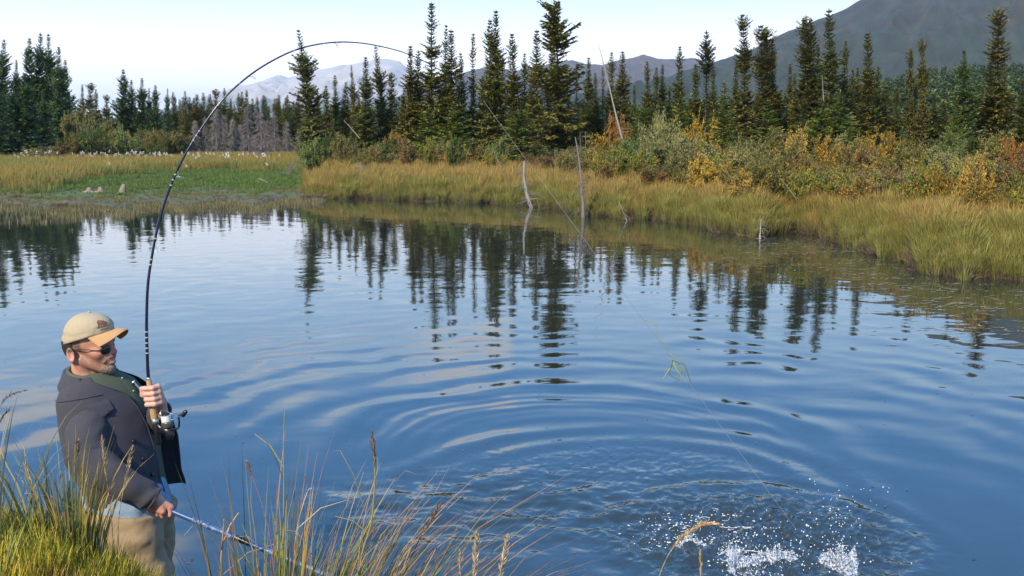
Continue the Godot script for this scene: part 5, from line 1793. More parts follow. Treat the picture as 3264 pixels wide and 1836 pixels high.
func build_person() -> void:
	var foot := Vector3(-1.62, -0.40, -4.2)
	var man := thing("person", "man in beige cap, sunglasses and grey jacket leaning back in the water", "person", foot)
	var wear := func(called: String, m: Mesh, mat: Material, parent: Node3D) -> MeshInstance3D:
		var o := part(called, m, mat, parent)
		if parent == man:
			o.position = -foot
		return o
	var H0: Vector3 = Vector3(-1.798, 1.360, -4.200)
	var hb := Basis(Vector3.UP, deg_to_rad(-7.0))  # head turned a touch towards the bank
	var skin_mat := surface("skin", Color(1, 1, 1), 0.5, true)
	skin_mat.subsurf_scatter_enabled = true
	skin_mat.subsurf_scatter_strength = 0.12
	var wool := cloth("wool", Color(0.053, 0.051, 0.062), 0.95, 26.0, 0.35, 0.25)
	var shirt_mat := cloth("green cotton", Color(0.072, 0.088, 0.052), 0.9, 24.0, 0.3)
	var denim := cloth("denim", Color(0.20, 0.29, 0.40), 0.9, 20.0, 0.4)
	var wader := cloth("wader cloth", Color(0.30, 0.215, 0.122), 0.8, 24.0, 0.2)
	var beige := cloth("cap cotton", Color(0.40, 0.325, 0.21), 0.9, 26.0, 0.25)
	var suede := cloth("suede", Color(0.46, 0.27, 0.12), 0.9, 30.0, 0.25)
	var hair_mat := cloth("hair", Color(1, 1, 1), 0.8, 30.0, 0.4)
	var black := surface("black plastic", Color(0.012, 0.012, 0.014), 0.3)
	var steel := surface("steel", Color(0.62, 0.62, 0.60), 0.28)
	steel.metallic = 0.9
	var brass := surface("gold", Color(0.85, 0.65, 0.35), 0.25)
	brass.metallic = 1.0

	# ---- body: head and neck, hands, and the trunk and limbs under the clothes, one mesh
	var mb := MB.new()
	var hf := Field.new()
	hf.egg(Vector3(-0.006, 0.026, 0), Vector3(0.094, 0.088, 0.075))
	hf.egg(Vector3(-0.055, 0.0, 0), Vector3(0.055, 0.070, 0.066))
	hf.egg(Vector3(0.040, -0.030, 0), Vector3(0.056, 0.080, 0.055))
	hf.egg(Vector3(0.052, 0.030, 0), Vector3(0.044, 0.050, 0.058))
	for s in [-1.0, 1.0]:
		hf.cone(Vector3(-0.016, -0.068, 0.046 * s), Vector3(0.066, -0.108, 0.017 * s), 0.021, 0.020, 0.02)
		hf.egg(Vector3(0.056, -0.034, 0.040 * s), Vector3(0.024, 0.020, 0.020), 0.025)
	hf.egg(Vector3(0.080, -0.108, 0), Vector3(0.026, 0.022, 0.025))
	hf.egg(Vector3(0.086, 0.006, 0), Vector3(0.014, 0.012, 0.044))
	hf.egg(Vector3(0.084, -0.068, 0), Vector3(0.021, 0.024, 0.032))
	hf.cone(Vector3(0.092, -0.004, 0), Vector3(0.110, -0.036, 0), 0.009, 0.0125, 0.012)
	for s in [-1.0, 1.0]:
		hf.egg(Vector3(0.099, -0.040, 0.012 * s), Vector3(0.010, 0.008, 0.008), 0.008)
		hf.cut(Vector3(0.094, -0.014, 0.032 * s), Vector3(0.012, 0.011, 0.015), 0.012)
		hf.egg(Vector3(0.079, -0.013, 0.031 * s), Vector3(0.012, 0.012, 0.013), 0.003)
		var et := Basis(Vector3(0, 0, 1), 0.18) * Basis(Vector3.UP, -0.35 * s)
		hf.egg(Vector3(-0.041, -0.040, 0.080 * s), Vector3(0.021, 0.035, 0.011), 0.006, et)
		hf.cut(Vector3(-0.035, -0.036, 0.090 * s), Vector3(0.012, 0.022, 0.010), 0.004, et)
	hf.egg(Vector3(0.101, -0.062, 0), Vector3(0.009, 0.006, 0.022), 0.008)
	hf.egg(Vector3(0.101, -0.081, 0), Vector3(0.011, 0.008, 0.020), 0.008)
	hf.cut(Vector3(0.116, -0.071, 0), Vector3(0.016, 0.0028, 0.024), 0.003)
	hf.cone(Vector3(-0.034, -0.060, 0), Vector3(-0.026, -0.175, 0), 0.047, 0.058, 0.015)
	hf.cone(Vector3(0.012, -0.105, 0), Vector3(0.004, -0.170, 0), 0.018, 0.032, 0.015)
	for s in [-1.0, 1.0]:  # the cords of the neck
		hf.cone(Vector3(-0.040, -0.070, 0.055 * s), Vector3(0.018, -0.165, 0.032 * s), 0.012, 0.012, 0.016)
	var hm := MB.new()
	skin(hf, 0.0042, hm, func(p: Vector3) -> Color:
		var c := Color(0.50, 0.235, 0.16)
		c = c.lerp(Color(0.58, 0.22, 0.16), smoothstep(0.045, 0.0, (p - Vector3(0.075, -0.04, signf(p.z) * 0.04)).length()))
		c = c.lerp(Color(0.55, 0.20, 0.15), smoothstep(0.03, 0.01, (p - Vector3(0.108, -0.036, 0)).length()))
		# stubble on jaw and cheek
		var jaw := smoothstep(-0.010, -0.032, p.y + (p.x + 0.015) * 0.34) * smoothstep(-0.030, -0.005, p.x) * smoothstep(-0.128, -0.112, p.y)
		var fleck := 0.75 + 0.45 * fine.get_noise_3d(p.x * 210.0, p.y * 120.0, p.z * 210.0)
		c = c.lerp(Color(0.20, 0.115, 0.068), clampf(jaw * fleck, 0.0, 1.0) * 0.85)
		var burn := smoothstep(0.006, -0.006, p.x) * smoothstep(-0.034, -0.020, p.y) * smoothstep(0.04, 0.03, absf(p.y)) * smoothstep(0.055, 0.062, absf(p.z))
		c = c.lerp(Color(0.10, 0.075, 0.06), burn * 0.8)
		if absf(p.y + 0.072) < 0.014 and absf(p.z) < 0.023 and p.x > 0.094:
			c = Color(0.55, 0.24, 0.19)
		return Color(c.r, c.g, c.b))
	for p in hm.v.size():
		hm.v[p] = H0 + hb * hm.v[p]
	merge(mb, hm)
	# right fist round the pole
	var e1: Vector3 = (Vector3(-0.921, 0.523, -3.900) - Vector3(-1.429, 0.688, -4.010)).normalized()
	var C: Vector3 = Vector3(-1.473, 0.700, -4.025)
	var e3 := (Vector3(-0.1, 0.45, 1.0) - e1 * Vector3(-0.1, 0.45, 1.0).dot(e1)).normalized()
	var e2 := e3.cross(e1).normalized() * -1.0
	if e2.y > 0:
		e2 = -e2
	var W: Vector3 = Vector3(-1.490, 0.750, -4.000)
	var flesh := func(p: Vector3) -> Color:
		var n := fine.get_noise_3d(p.x * 60.0, p.y * 60.0, p.z * 60.0) * 0.06
		return Color(0.54 + n, 0.25 + n * 0.6, 0.175 + n * 0.5)
	var rf := Field.new()
	rf.cone(Vector3(-1.539, 0.781, -3.995), W, 0.028, 0.027, 0.02)
	for i in 4:
		var off: float = [0.034, 0.012, -0.010, -0.031][i]
		var q := C + e1 * off
		var kn := q + e3 * 0.027 + e2 * 0.012
		rf.cone(W + e1 * off * 0.5, kn, 0.021, 0.0125, 0.016)
		rf.cone(kn, q + e2 * 0.031 + e3 * 0.004, 0.0125, 0.0105, 0.004)
		rf.cone(q + e2 * 0.031 + e3 * 0.004, q + e2 * 0.018 - e3 * 0.024, 0.0105, 0.0095, 0.004)
		rf.cone(q + e2 * 0.018 - e3 * 0.024, q - e2 * 0.010 - e3 * 0.024, 0.0095, 0.0085, 0.004)
	rf.cone(W + e1 * 0.018, C + e1 * 0.052 - e2 * 0.014 + e3 * 0.012, 0.018, 0.013, 0.012)
	rf.cone(C + e1 * 0.052 - e2 * 0.014 + e3 * 0.012, C + e1 * 0.060 + e2 * 0.016 + e3 * 0.002, 0.0125, 0.0105, 0.006)
	skin(rf, 0.0034, mb, flesh)
	# left hand round the cork, fingers to the front
	var u: Vector3 = (Vector3(-1.519, 1.220, -4.105) - Vector3(-1.502, 1.050, -4.105)).normalized()
	var x := (Vector3.RIGHT - u * Vector3.RIGHT.dot(u)).normalized()
	var z := Vector3(0, 0, 1)
	var D: Vector3 = Vector3(-1.511, 1.151, -4.105)
	var W2: Vector3 = Vector3(-1.491, 1.105, -4.150)
	var lf := Field.new()
	lf.cone(Vector3(-1.497, 1.055, -4.180), W2, 0.027, 0.024, 0.02)
	for i in 4:
		var off: float = [0.038, 0.0145, -0.009, -0.031][i]
		var q := D + u * off
		var kn := q + x * 0.034 + z * 0.002
		lf.cone(W2 + u * (0.010 + off * 0.4), kn, 0.019, 0.012, 0.014)
		lf.cone(kn, q + x * 0.018 + z * 0.024, 0.012, 0.0112, 0.004)
		lf.cone(q + x * 0.018 + z * 0.024, q - x * 0.016 + z * 0.020, 0.0112, 0.0102, 0.004)
		lf.cone(q - x * 0.016 + z * 0.020, q - x * 0.022 + z * 0.002, 0.0102, 0.0088, 0.004)
	lf.cone(W2 + u * 0.01, D - x * 0.006 - z * 0.026 - u * 0.012, 0.020, 0.015, 0.012)
	lf.cone(D - x * 0.006 - z * 0.026 - u * 0.012, D - x * 0.036 - z * 0.006 + u * 0.008, 0.014, 0.0125, 0.008)
	lf.cone(D - x * 0.036 - z * 0.006 + u * 0.008, D - x * 0.035 + z * 0.002 + u * 0.036, 0.0125, 0.010, 0.006)
	skin(lf, 0.0034, mb, func(p: Vector3) -> Color:
		var n := fine.get_noise_3d(p.x * 60.0, p.y * 60.0, p.z * 60.0) * 0.06
		return Color(0.60 + n, 0.32 + n * 0.6, 0.235 + n * 0.5))
	# under the clothes
	var bf := Field.new()
	bf.cone(Vector3(-1.802, 1.207, -4.200), Vector3(-1.759, 1.085, -4.200), 0.04, 0.075, 0.03)
	bf.cone(Vector3(-1.759, 1.085, -4.200), Vector3(-1.716, 0.873, -4.200), 0.075, 0.105, 0.03)
	bf.cone(Vector3(-1.716, 0.873, -4.200), Vector3(-1.674, 0.640, -4.200), 0.105, 0.10, 0.03)
	bf.cone(Vector3(-1.755, 1.106, -4.120), Vector3(-1.762, 1.043, -4.040), 0.04, 0.045, 0.02)
	bf.cone(Vector3(-1.762, 1.043, -4.040), Vector3(-1.741, 0.911, -3.985), 0.045, 0.042, 0.02)
	bf.cone(Vector3(-1.741, 0.911, -3.985), Vector3(-1.490, 0.750, -4.000), 0.042, 0.027, 0.02)
	bf.cone(Vector3(-1.711, 1.091, -4.280), Vector3(-1.691, 0.985, -4.370), 0.04, 0.042, 0.02)
	bf.cone(Vector3(-1.691, 0.985, -4.370), Vector3(-1.643, 0.942, -4.340), 0.042, 0.038, 0.02)
	bf.cone(Vector3(-1.643, 0.942, -4.340), Vector3(-1.491, 1.105, -4.150), 0.042, 0.024, 0.02)
	for s in [-1.0, 1.0]:
		bf.cone(Vector3(-1.654, 0.622, -4.200) + across * 0.07 * s, Vector3(-1.614, 0.313, -4.200) + across * 0.075 * s, 0.075, 0.048, 0.03)
		bf.cone(Vector3(-1.614, 0.313, -4.200) + across * 0.075 * s, foot + Vector3(0.12, 0.10, 0) + across * 0.09 * s, 0.048, 0.038, 0.02)
		bf.cone(foot + Vector3(0.10, 0.06, 0) + across * 0.09 * s, foot + Vector3(0.30, 0.03, 0.10) + across * 0.09 * s, 0.045, 0.03, 0.02)
	skin(bf, 0.022, mb, flesh)
	wear.call("body", mb.mesh(), skin_mat, man)

	# ---- hair, moustache, chin beard
	var back := Field.new()
	back.egg(Vector3(-0.009, 0.022, 0), Vector3(0.099, 0.095, 0.0795))
	back.egg(Vector3(-0.057, -0.004, 0), Vector3(0.056, 0.074, 0.069))
	back.wrinkle = fine
	back.wrinkle_size = 0.003
	back.wrinkle_freq = Vector3(90, 30, 90)
	head_patch("hair", back, 0.005, H0, hb, man, foot, hair_mat, func(p: Vector3) -> Color:
		return Color(0.020, 0.014, 0.011).lerp(Color(0.15, 0.12, 0.10), smoothstep(-0.045, 0.0, p.x) * 0.8), func(p: Vector3) -> bool:
		return p.y < 0.016 and p.x < -0.040)
	var beard := Field.new()
	beard.egg(Vector3(0.081, -0.109, 0), Vector3(0.030, 0.027, 0.031), 0.02)
	beard.egg(Vector3(0.060, -0.109, 0), Vector3(0.030, 0.0225, 0.037), 0.02)
	beard.wrinkle = fine
	beard.wrinkle_size = 0.0035
	beard.wrinkle_freq = Vector3(160, 40, 160)
	head_patch("beard", beard, 0.004, H0, hb, man, foot, hair_mat, func(p: Vector3) -> Color:
		var n := 0.7 + 0.6 * fine.get_noise_3d(p.x * 150.0, p.y * 60.0, p.z * 150.0)
		var c := Color(0.17, 0.10, 0.06).lerp(Color(0.28, 0.23, 0.175), smoothstep(0.06, 0.105, p.x)) * n
		return Color(c.r, c.g, c.b), func(p: Vector3) -> bool: return p.y < -0.088)
	var tache := Field.new()
	tache.egg(Vector3(0.098, -0.056, 0), Vector3(0.015, 0.009, 0.027), 0.01)
	for s in [-1.0, 1.0]:
		tache.cone(Vector3(0.094, -0.057, 0.018 * s), Vector3(0.080, -0.076, 0.036 * s), 0.009, 0.006, 0.008)
	tache.wrinkle = fine
	tache.wrinkle_size = 0.002
	tache.wrinkle_freq = Vector3(120, 45, 120)
	head_patch("moustache", tache, 0.0036, H0, hb, man, foot, hair_mat, func(p: Vector3) -> Color:
		var n := 0.8 + 0.5 * fine.get_noise_3d(p.x * 150.0, p.y * 60.0, p.z * 150.0)
		return Color(0.25 * n, 0.17 * n, 0.115 * n), null)

	build_cap(man, foot, H0, hb, beige, suede)
	# ---- sunglasses
	var gl := MB.new()
	for s in [-1.0, 1.0]:
		gl.tube([Vector3(-0.034, -0.008, 0.081 * s), Vector3(0.02, -0.014, 0.078 * s), Vector3(0.070, -0.021, 0.062 * s), Vector3(0.082, -0.018, 0.054 * s)], [0.0016, 0.0016, 0.002, 0.0022], 6)
	gl.tube([Vector3(0.097, -0.014, 0.014), Vector3(0.101, -0.011, 0), Vector3(0.097, -0.014, -0.014)], [0.0018, 0.0018, 0.0018], 6)
	place_on_head(gl, H0, hb)
	var shades := wear.call("sunglasses", gl.mesh(), black, man) as MeshInstance3D
	var dark := surface("dark lens", Color(0.012, 0.010, 0.012), 0.06)
	for s in [-1.0, 1.0]:
		var ln := MB.new()
		ln.ball(Vector3(0.090, -0.024, 0.034 * s), Basis(Vector3.UP, -0.42 * s) * Basis.from_scale(Vector3(0.005, 0.019, 0.026)), 14, 8)
		place_on_head(ln, H0, hb)
		part("lens", ln.mesh(), dark, shades)

	# ---- shirt
	var sh := MB.new()
	var rows := []
	for j in 37:
		var row := j / 4.0
		var r := PackedVector3Array()
		for q in 48:
			var an := TAU * q / 48.0
			var g := 0.955 + 0.012 * noise.get_noise_3d(row * 1.4, cos(an) * 3.0, sin(an) * 3.0)
			r.append(torso_point(row, an, g))
		rows.append(r)
	sh.loft(rows, true, true)
	var shirt := wear.call("shirt", sh.mesh(), shirt_mat, man) as MeshInstance3D
	# placket and buttons of the shirt
	var pk := MB.new()
	var pr := []
	for j in 34:
		var row := 0.6 + j / 4.0
		var r := PackedVector3Array()
		var mid := deg_to_rad(-22.0)
		for e in [[-0.09, 0.958], [-0.085, 0.982], [0.085, 0.982], [0.09, 0.958]]:
			r.append(torso_point(row, mid + e[0], e[1]))
		pr.append(r)
	pk.loft(pr, false)
	part("placket", pk.mesh(), shirt_mat, shirt)
	for row in [1.6, 3.1, 4.6, 6.1, 7.4]:
		var bt := MB.new()
		var p := torso_point(row, deg_to_rad(-21.0), 0.99)
		bt.ball(p, Basis.from_scale(Vector3.ONE * 0.0045), 8, 5)
		part("button", bt.mesh(), beige, shirt)
	var col1 := MB.new()
	collar(col1, Vector3(-1.795, 1.225, -4.200), 0.062, 0.030, 0.106, -0.040, deg_to_rad(14.0), 0.005, deg_to_rad(16.0))
	part("collar", col1.mesh(), shirt_mat, shirt)

	# ---- jacket: trunk shell, two sleeves, collar, pocket flap, buttons
	var jk := MB.new()
	rows = []
	var n_row := 46
	for j in n_row + 1:
		var row := 0.4 + j * 8.6 / n_row
		var a0 := near_front(row)
		var a1 := TAU - deg_to_rad(lerpf(66.0, 54.0, clampf(row / 6.0, 0.0, 1.0)))
		var outer := []
		var inner := []
		for q in 57:
			var t := q / 56.0
			var an := lerpf(a0, a1, t)
			var flare := 0.34 * smoothstep(0.86, 1.0, t) * smoothstep(1.0, 6.5, row) + 0.02 * smoothstep(0.05, 0.0, t)
			var fold := 0.020 * noise.get_noise_3d(cos(an) * 2.6, row * 0.55, sin(an) * 2.6 + 7.0) + 0.010 * sin(row * 2.2 + an * 3.0) * smoothstep(3.0, 7.0, row)
			var hem := 0.05 * smoothstep(7.5, 9.0, row)
			var g := 1.035 + flare + fold + hem
			outer.append(torso_point(row, an, g))
			inner.append(torso_point(row, an, g - 0.035))
		var r := PackedVector3Array(outer)
		inner.reverse()
		r.append_array(PackedVector3Array(inner))
		rows.append(r)
	var last: PackedVector3Array = rows[-1].duplicate()
	for q in 57:
		var m: Vector3 = (last[q] + last[113 - q]) * 0.5
		last[q] = m
		last[113 - q] = m
	rows.append(last)
	jk.loft(rows, true)
	sleeve(jk, [Vector3(-1.757, 1.101, -4.140), Vector3(-1.756, 1.073, -4.085), Vector3(-1.757, 1.029, -4.040), Vector3(-1.750, 0.975, -4.005), Vector3(-1.728, 0.922, -3.980), Vector3(-1.667, 0.870, -3.965), Vector3(-1.592, 0.818, -3.968), Vector3(-1.518, 0.766, -3.990), Vector3(-1.484, 0.740, -4.000)], [0.052, 0.072, 0.082, 0.084, 0.081, 0.076, 0.067, 0.056, 0.050])
	sleeve(jk, [Vector3(-1.714, 1.131, -4.260), Vector3(-1.706, 1.069, -4.330), Vector3(-1.691, 0.985, -4.370), Vector3(-1.643, 0.942, -4.340), Vector3(-1.562, 0.994, -4.260), Vector3(-1.506, 1.072, -4.185)], [0.05, 0.066, 0.070, 0.064, 0.054, 0.046])
	var jacket := wear.call("jacket", jk.mesh(), wool, man) as MeshInstance3D
	var col2 := MB.new()
	collar(col2, Vector3(-1.792, 1.218, -4.200), 0.076, 0.030, 0.120, -0.028, deg_to_rad(58.0), 0.012, deg_to_rad(38.0))
	part("collar", col2.mesh(), wool, jacket)
	var sm := MB.new()
	for path in [[2.75, 20.0, 150.0], [8.55, -18.0, 170.0]]:
		var pts := []
		var rr := []
		for q in 31:
			pts.append(torso_point(path[0], deg_to_rad(lerpf(path[1], path[2], q / 30.0)), 1.045))
			rr.append(0.0028)
		sm.tube(pts, rr, 6)
	var ep := []
	var er := []
	for q in 40:
		var row := 1.4 + q * 7.3 / 39.0
		ep.append(torso_point(row, near_front(row) + 0.035, 1.052))
		er.append(0.0034)
	sm.tube(ep, er, 6)
	part("seam", sm.mesh(), wool, jacket)
	# chest flap on the near side
	var fl := MB.new()
	var fr := []
	for j in 9:
		var t := j / 8.0
		var r := PackedVector3Array()
		for q in 13:
			var s := q / 12.0
			var drop := 1.0 - 0.32 * absf(s - 0.5) * 2.0
			var row := 3.2 + t * drop * 0.95
			var an := deg_to_rad(lerpf(16.0, 46.0, s)) - t * 0.03
			r.append(torso_point(row, an, 1.055 + 0.035 * smoothstep(0.0, 0.3, t)))
		fr.append(r)
	var rim := PackedVector3Array()
	for q in 13:
		var s := q / 12.0
		rim.append(torso_point(3.2 + (1.0 - 0.32 * absf(s - 0.5) * 2.0) * 0.95, deg_to_rad(lerpf(16.0, 46.0, s)) - 0.03, 1.03))
	fr.append(rim)
	fl.loft(fr, false)
	part("pocket_flap", fl.mesh(), wool, jacket)
	for b in [[3.95, 22.0], [5.55, 4.0], [6.55, -1.0], [7.55, -9.0]]:
		var bt := MB.new()
		var p := torso_point(b[0], deg_to_rad(b[1]), 1.07)
		var out := (p - torso_point(b[0], deg_to_rad(b[1]), 0.5)).normalized()
		bt.tube([p - out * 0.004, p + out * 0.003, p + out * 0.004], [0.0095, 0.0095, 0.006], 12)
		part("button", bt.mesh(), black, jacket)

	# ---- jeans and waders
	var jf := Field.new()
	jf.egg(Vector3(-1.679, 0.667, -4.200), Vector3(0.165, 0.15, 0.19), 0.03, Basis(Vector3.UP, deg_to_rad(-30.0)))
	jf.cone(Vector3(-1.639, 0.647, -4.110), Vector3(-1.615, 0.553, -4.100), 0.106, 0.100, 0.05)
	jf.cone(Vector3(-1.615, 0.577, -4.280), Vector3(-1.613, 0.477, -4.290), 0.100, 0.090, 0.05)
	jf.wrinkle = noise
	jf.wrinkle_size = 0.010
	jf.wrinkle_freq = Vector3(9, 20, 9)
	var jm := MB.new()
	skin(jf, 0.011, jm)
	wear.call("jeans", jm.mesh(), denim, man)
	var wf := Field.new()
	wf.egg(Vector3(-1.673, 0.644, -4.200), Vector3(0.185, 0.15, 0.212), 0.03, Basis(Vector3.UP, deg_to_rad(-30.0)))
	wf.cone(Vector3(-1.639, 0.647, -4.110), Vector3(-1.614, 0.544, -4.100), 0.120, 0.113, 0.05)
	wf.cone(Vector3(-1.614, 0.544, -4.100), Vector3(-1.577, 0.397, -4.090), 0.113, 0.098, 0.04)
	wf.cone(Vector3(-1.577, 0.397, -4.090), foot + Vector3(0.14, 0.16, 0.10), 0.098, 0.075, 0.04)
	wf.cone(Vector3(-1.601, 0.577, -4.280), Vector3(-1.613, 0.409, -4.300), 0.104, 0.088, 0.04)
	wf.cone(Vector3(-1.613, 0.409, -4.300), Vector3(-1.616, 0.290, -4.290), 0.086, 0.080, 0.04)
	wf.cone(Vector3(-1.616, 0.290, -4.290), foot + Vector3(0.20, 0.16, -0.12), 0.08, 0.07, 0.04)
	for s in [-1.0, 1.0]:
		wf.cone(foot + Vector3(0.14, 0.07, 0.10 * s), foot + Vector3(0.36, 0.05, 0.12 * s), 0.065, 0.05, 0.04)
	wf.wrinkle = noise
	wf.wrinkle_size = 0.013
	wf.wrinkle_freq = Vector3(5.5, 8, 5.5)
	wf.slice(Vector3(-1.718, 0.667, -4.080), Vector3(0.14, 1.0, -0.04))
	var wm := MB.new()
	skin(wf, 0.010, wm)
	var waders := wear.call("waders", wm.mesh(), wader, man) as MeshInstance3D
	var st := MB.new()
	st.col = Color(0.25, 0.22, 0.2)
	var sp := smooth_path([Vector3(-1.694, 0.675, -4.040), Vector3(-1.691, 0.637, -4.000), Vector3(-1.696, 0.589, -3.990), Vector3(-1.690, 0.538, -4.000), Vector3(-1.705, 0.503, -4.000)], [0.007, 0.006, 0.006, 0.008, 0.005])
	st.tube(sp[0], sp[1], 6)
	part("strap", st.mesh(), wader, waders)
	# ring on the third finger of the left hand
	var rg := MB.new()
	var rq := D + u * -0.009
	var rc := (rq + x * 0.034 + z * 0.002).lerp(rq + x * 0.018 + z * 0.024, 0.45)
	var rd := ((rq + x * 0.018 + z * 0.024) - (rq + x * 0.034 + z * 0.002)).normalized()
	rg.tube([rc - rd * 0.003, rc - rd * 0.002, rc + rd * 0.002, rc + rd * 0.003], [0.0115, 0.0128, 0.0128, 0.0115], 14)
	wear.call("wedding_ring", rg.mesh(), brass, man)


func merge(into: MB, other: MB) -> void:
	var s := into.v.size()
	into.v.append_array(other.v)
	into.c.append_array(other.c)
	for i in other.idx:
		into.idx.append(i + s)


func place_on_head(mb: MB, h: Vector3, b: Basis) -> void:
	for i in mb.v.size():
		mb.v[i] = h + b * mb.v[i]


func head_patch(called: String, f: Field, cell: float, h: Vector3, b: Basis, man: Node3D, foot: Vector3, mat: Material, paint, keep) -> void:
	var mb := MB.new()
	skin(f, cell, mb, paint, keep)
	place_on_head(mb, h, b)
	var o := part(called, mb.mesh(), mat, man)
	o.position = -foot


# a folded collar round the neck, open at the chest between -gap and +gap
func collar(mb: MB, c: Vector3, r_in: float, rise: float, r_out: float, fall: float, gap: float, thick: float, far_gap: float) -> void:
	var rows := []
	for q in 41:
		var t := q / 40.0
		var an := lerpf(gap, TAU - far_gap, t)
		var ends := smoothstep(0.22, 0.0, minf(t, 1.0 - t))
		var d := chest * cos(an) + across * sin(an)
		var lift := Vector3.UP * (-0.030 * (0.5 + 0.5 * cos(an)))
		var lean := -chest * 0.012
		var low := fall - 0.030 * ends
		var far := r_out + 0.016 * ends
		var side := 1.0 + 0.22 * absf(sin(an))
		var r := PackedVector3Array()
		r.append(c + lift + d * r_in * side + Vector3.UP * -0.02)
		r.append(c + lift + lean + d * (r_in + 0.004) * side + Vector3.UP * rise)
		r.append(c + lift + lean + d * (r_in + 0.016) * side + Vector3.UP * (rise + 0.004))
		r.append(c + lift + d * lerpf(r_in + 0.02, far, 0.45) * side + Vector3.UP * lerpf(rise, low, 0.4))
		r.append(c + lift + d * far * side + Vector3.UP * low)
		r.append(c + lift + d * (far - 0.003) * side + Vector3.UP * (low - thick))
		r.append(c + lift + d * lerpf(r_in + 0.01, far, 0.4) * side + Vector3.UP * (lerpf(rise, low, 0.4) - thick * 2.0))
		rows.append(r)
	mb.loft(rows, true, true)


func sleeve(mb: MB, pts: Array, radii: Array) -> void:
	var sp := smooth_path(pts, radii, 7)
	var n: int = sp[0].size()
	var rows := []
	for i in n:
		var d: Vector3 = (sp[0][mini(i + 1, n - 1)] - sp[0][maxi(i - 1, 0)]).normalized()
		var base := mb.ring(sp[0][i], d, 1.0, 28, Vector3(0, 0, 1))
		var t := i / float(n - 1)
		var r := PackedVector3Array()
		for q in 28:
			var an := TAU * q / 28.0
			var off: Vector3 = base[q] - sp[0][i]
			var fold := 0.055 * sin(t * 46.0 + 2.2 * sin(an) + an) * (smoothstep(0.45, 0.6, t) * 0.6 + smoothstep(0.8, 0.95, t)) + 0.10 * noise.get_noise_3d(t * 5.0, cos(an) * 1.5, sin(an) * 1.5)
			if t > 0.965:
				fold = 0.06
			r.append(sp[0][i] + off * sp[1][i] * (1.0 + fold))
		rows.append(r)
	# turn the cuff in
	var end: Vector3 = sp[0][n - 1]
	var inn := PackedVector3Array()
	var deep := PackedVector3Array()
	for q in 28:
		var off: Vector3 = rows[-1][q] - end
		inn.append(end + off * 0.82)
		deep.append(end + off * 0.78 - (sp[0][n - 1] - sp[0][n - 4]).normalized() * 0.04)
	rows.append(inn)
	rows.append(deep)
	mb.loft(rows, true, true)


# ---- the cap
func cap_point(an: float, t: float, grow := 1.0) -> Vector3:  # an 0 at the brow, t 0 at the band, 1 at the crown button
	var base := Vector3(-0.006 + 0.109 * cos(an), 0.024 + 0.030 * cos(an), 0.090 * sin(an))
	var r := pow(maxf(1.0 - pow(t, 2.5), 0.0), 1.0 / 2.2)
	var seam := 1.0
	for k in 6:
		var d := absf(angle_difference(an, k * TAU / 6.0 + 0.0))
		seam -= 0.012 * smoothstep(0.05, 0.0, d)
	var sag := 1.0 + 0.03 * noise.get_noise_3d(cos(an) * 2.0 + 3.0, t * 3.0, sin(an) * 2.0) - 0.018 * smoothstep(0.12, 0.0, absf(t - 0.28 - 0.08 * cos(an * 2.0))) * smoothstep(0.6, 1.4, absf(an))
	var mid := Vector3(0.006 * t, lerpf(0.026, 0.130, t), 0)
	var flat := Vector3(base.x + 0.002, 0.0, base.z) * r * seam * sag * grow
	return mid + flat + Vector3(0, (base.y - 0.026) * (1.0 - t) * r, 0)


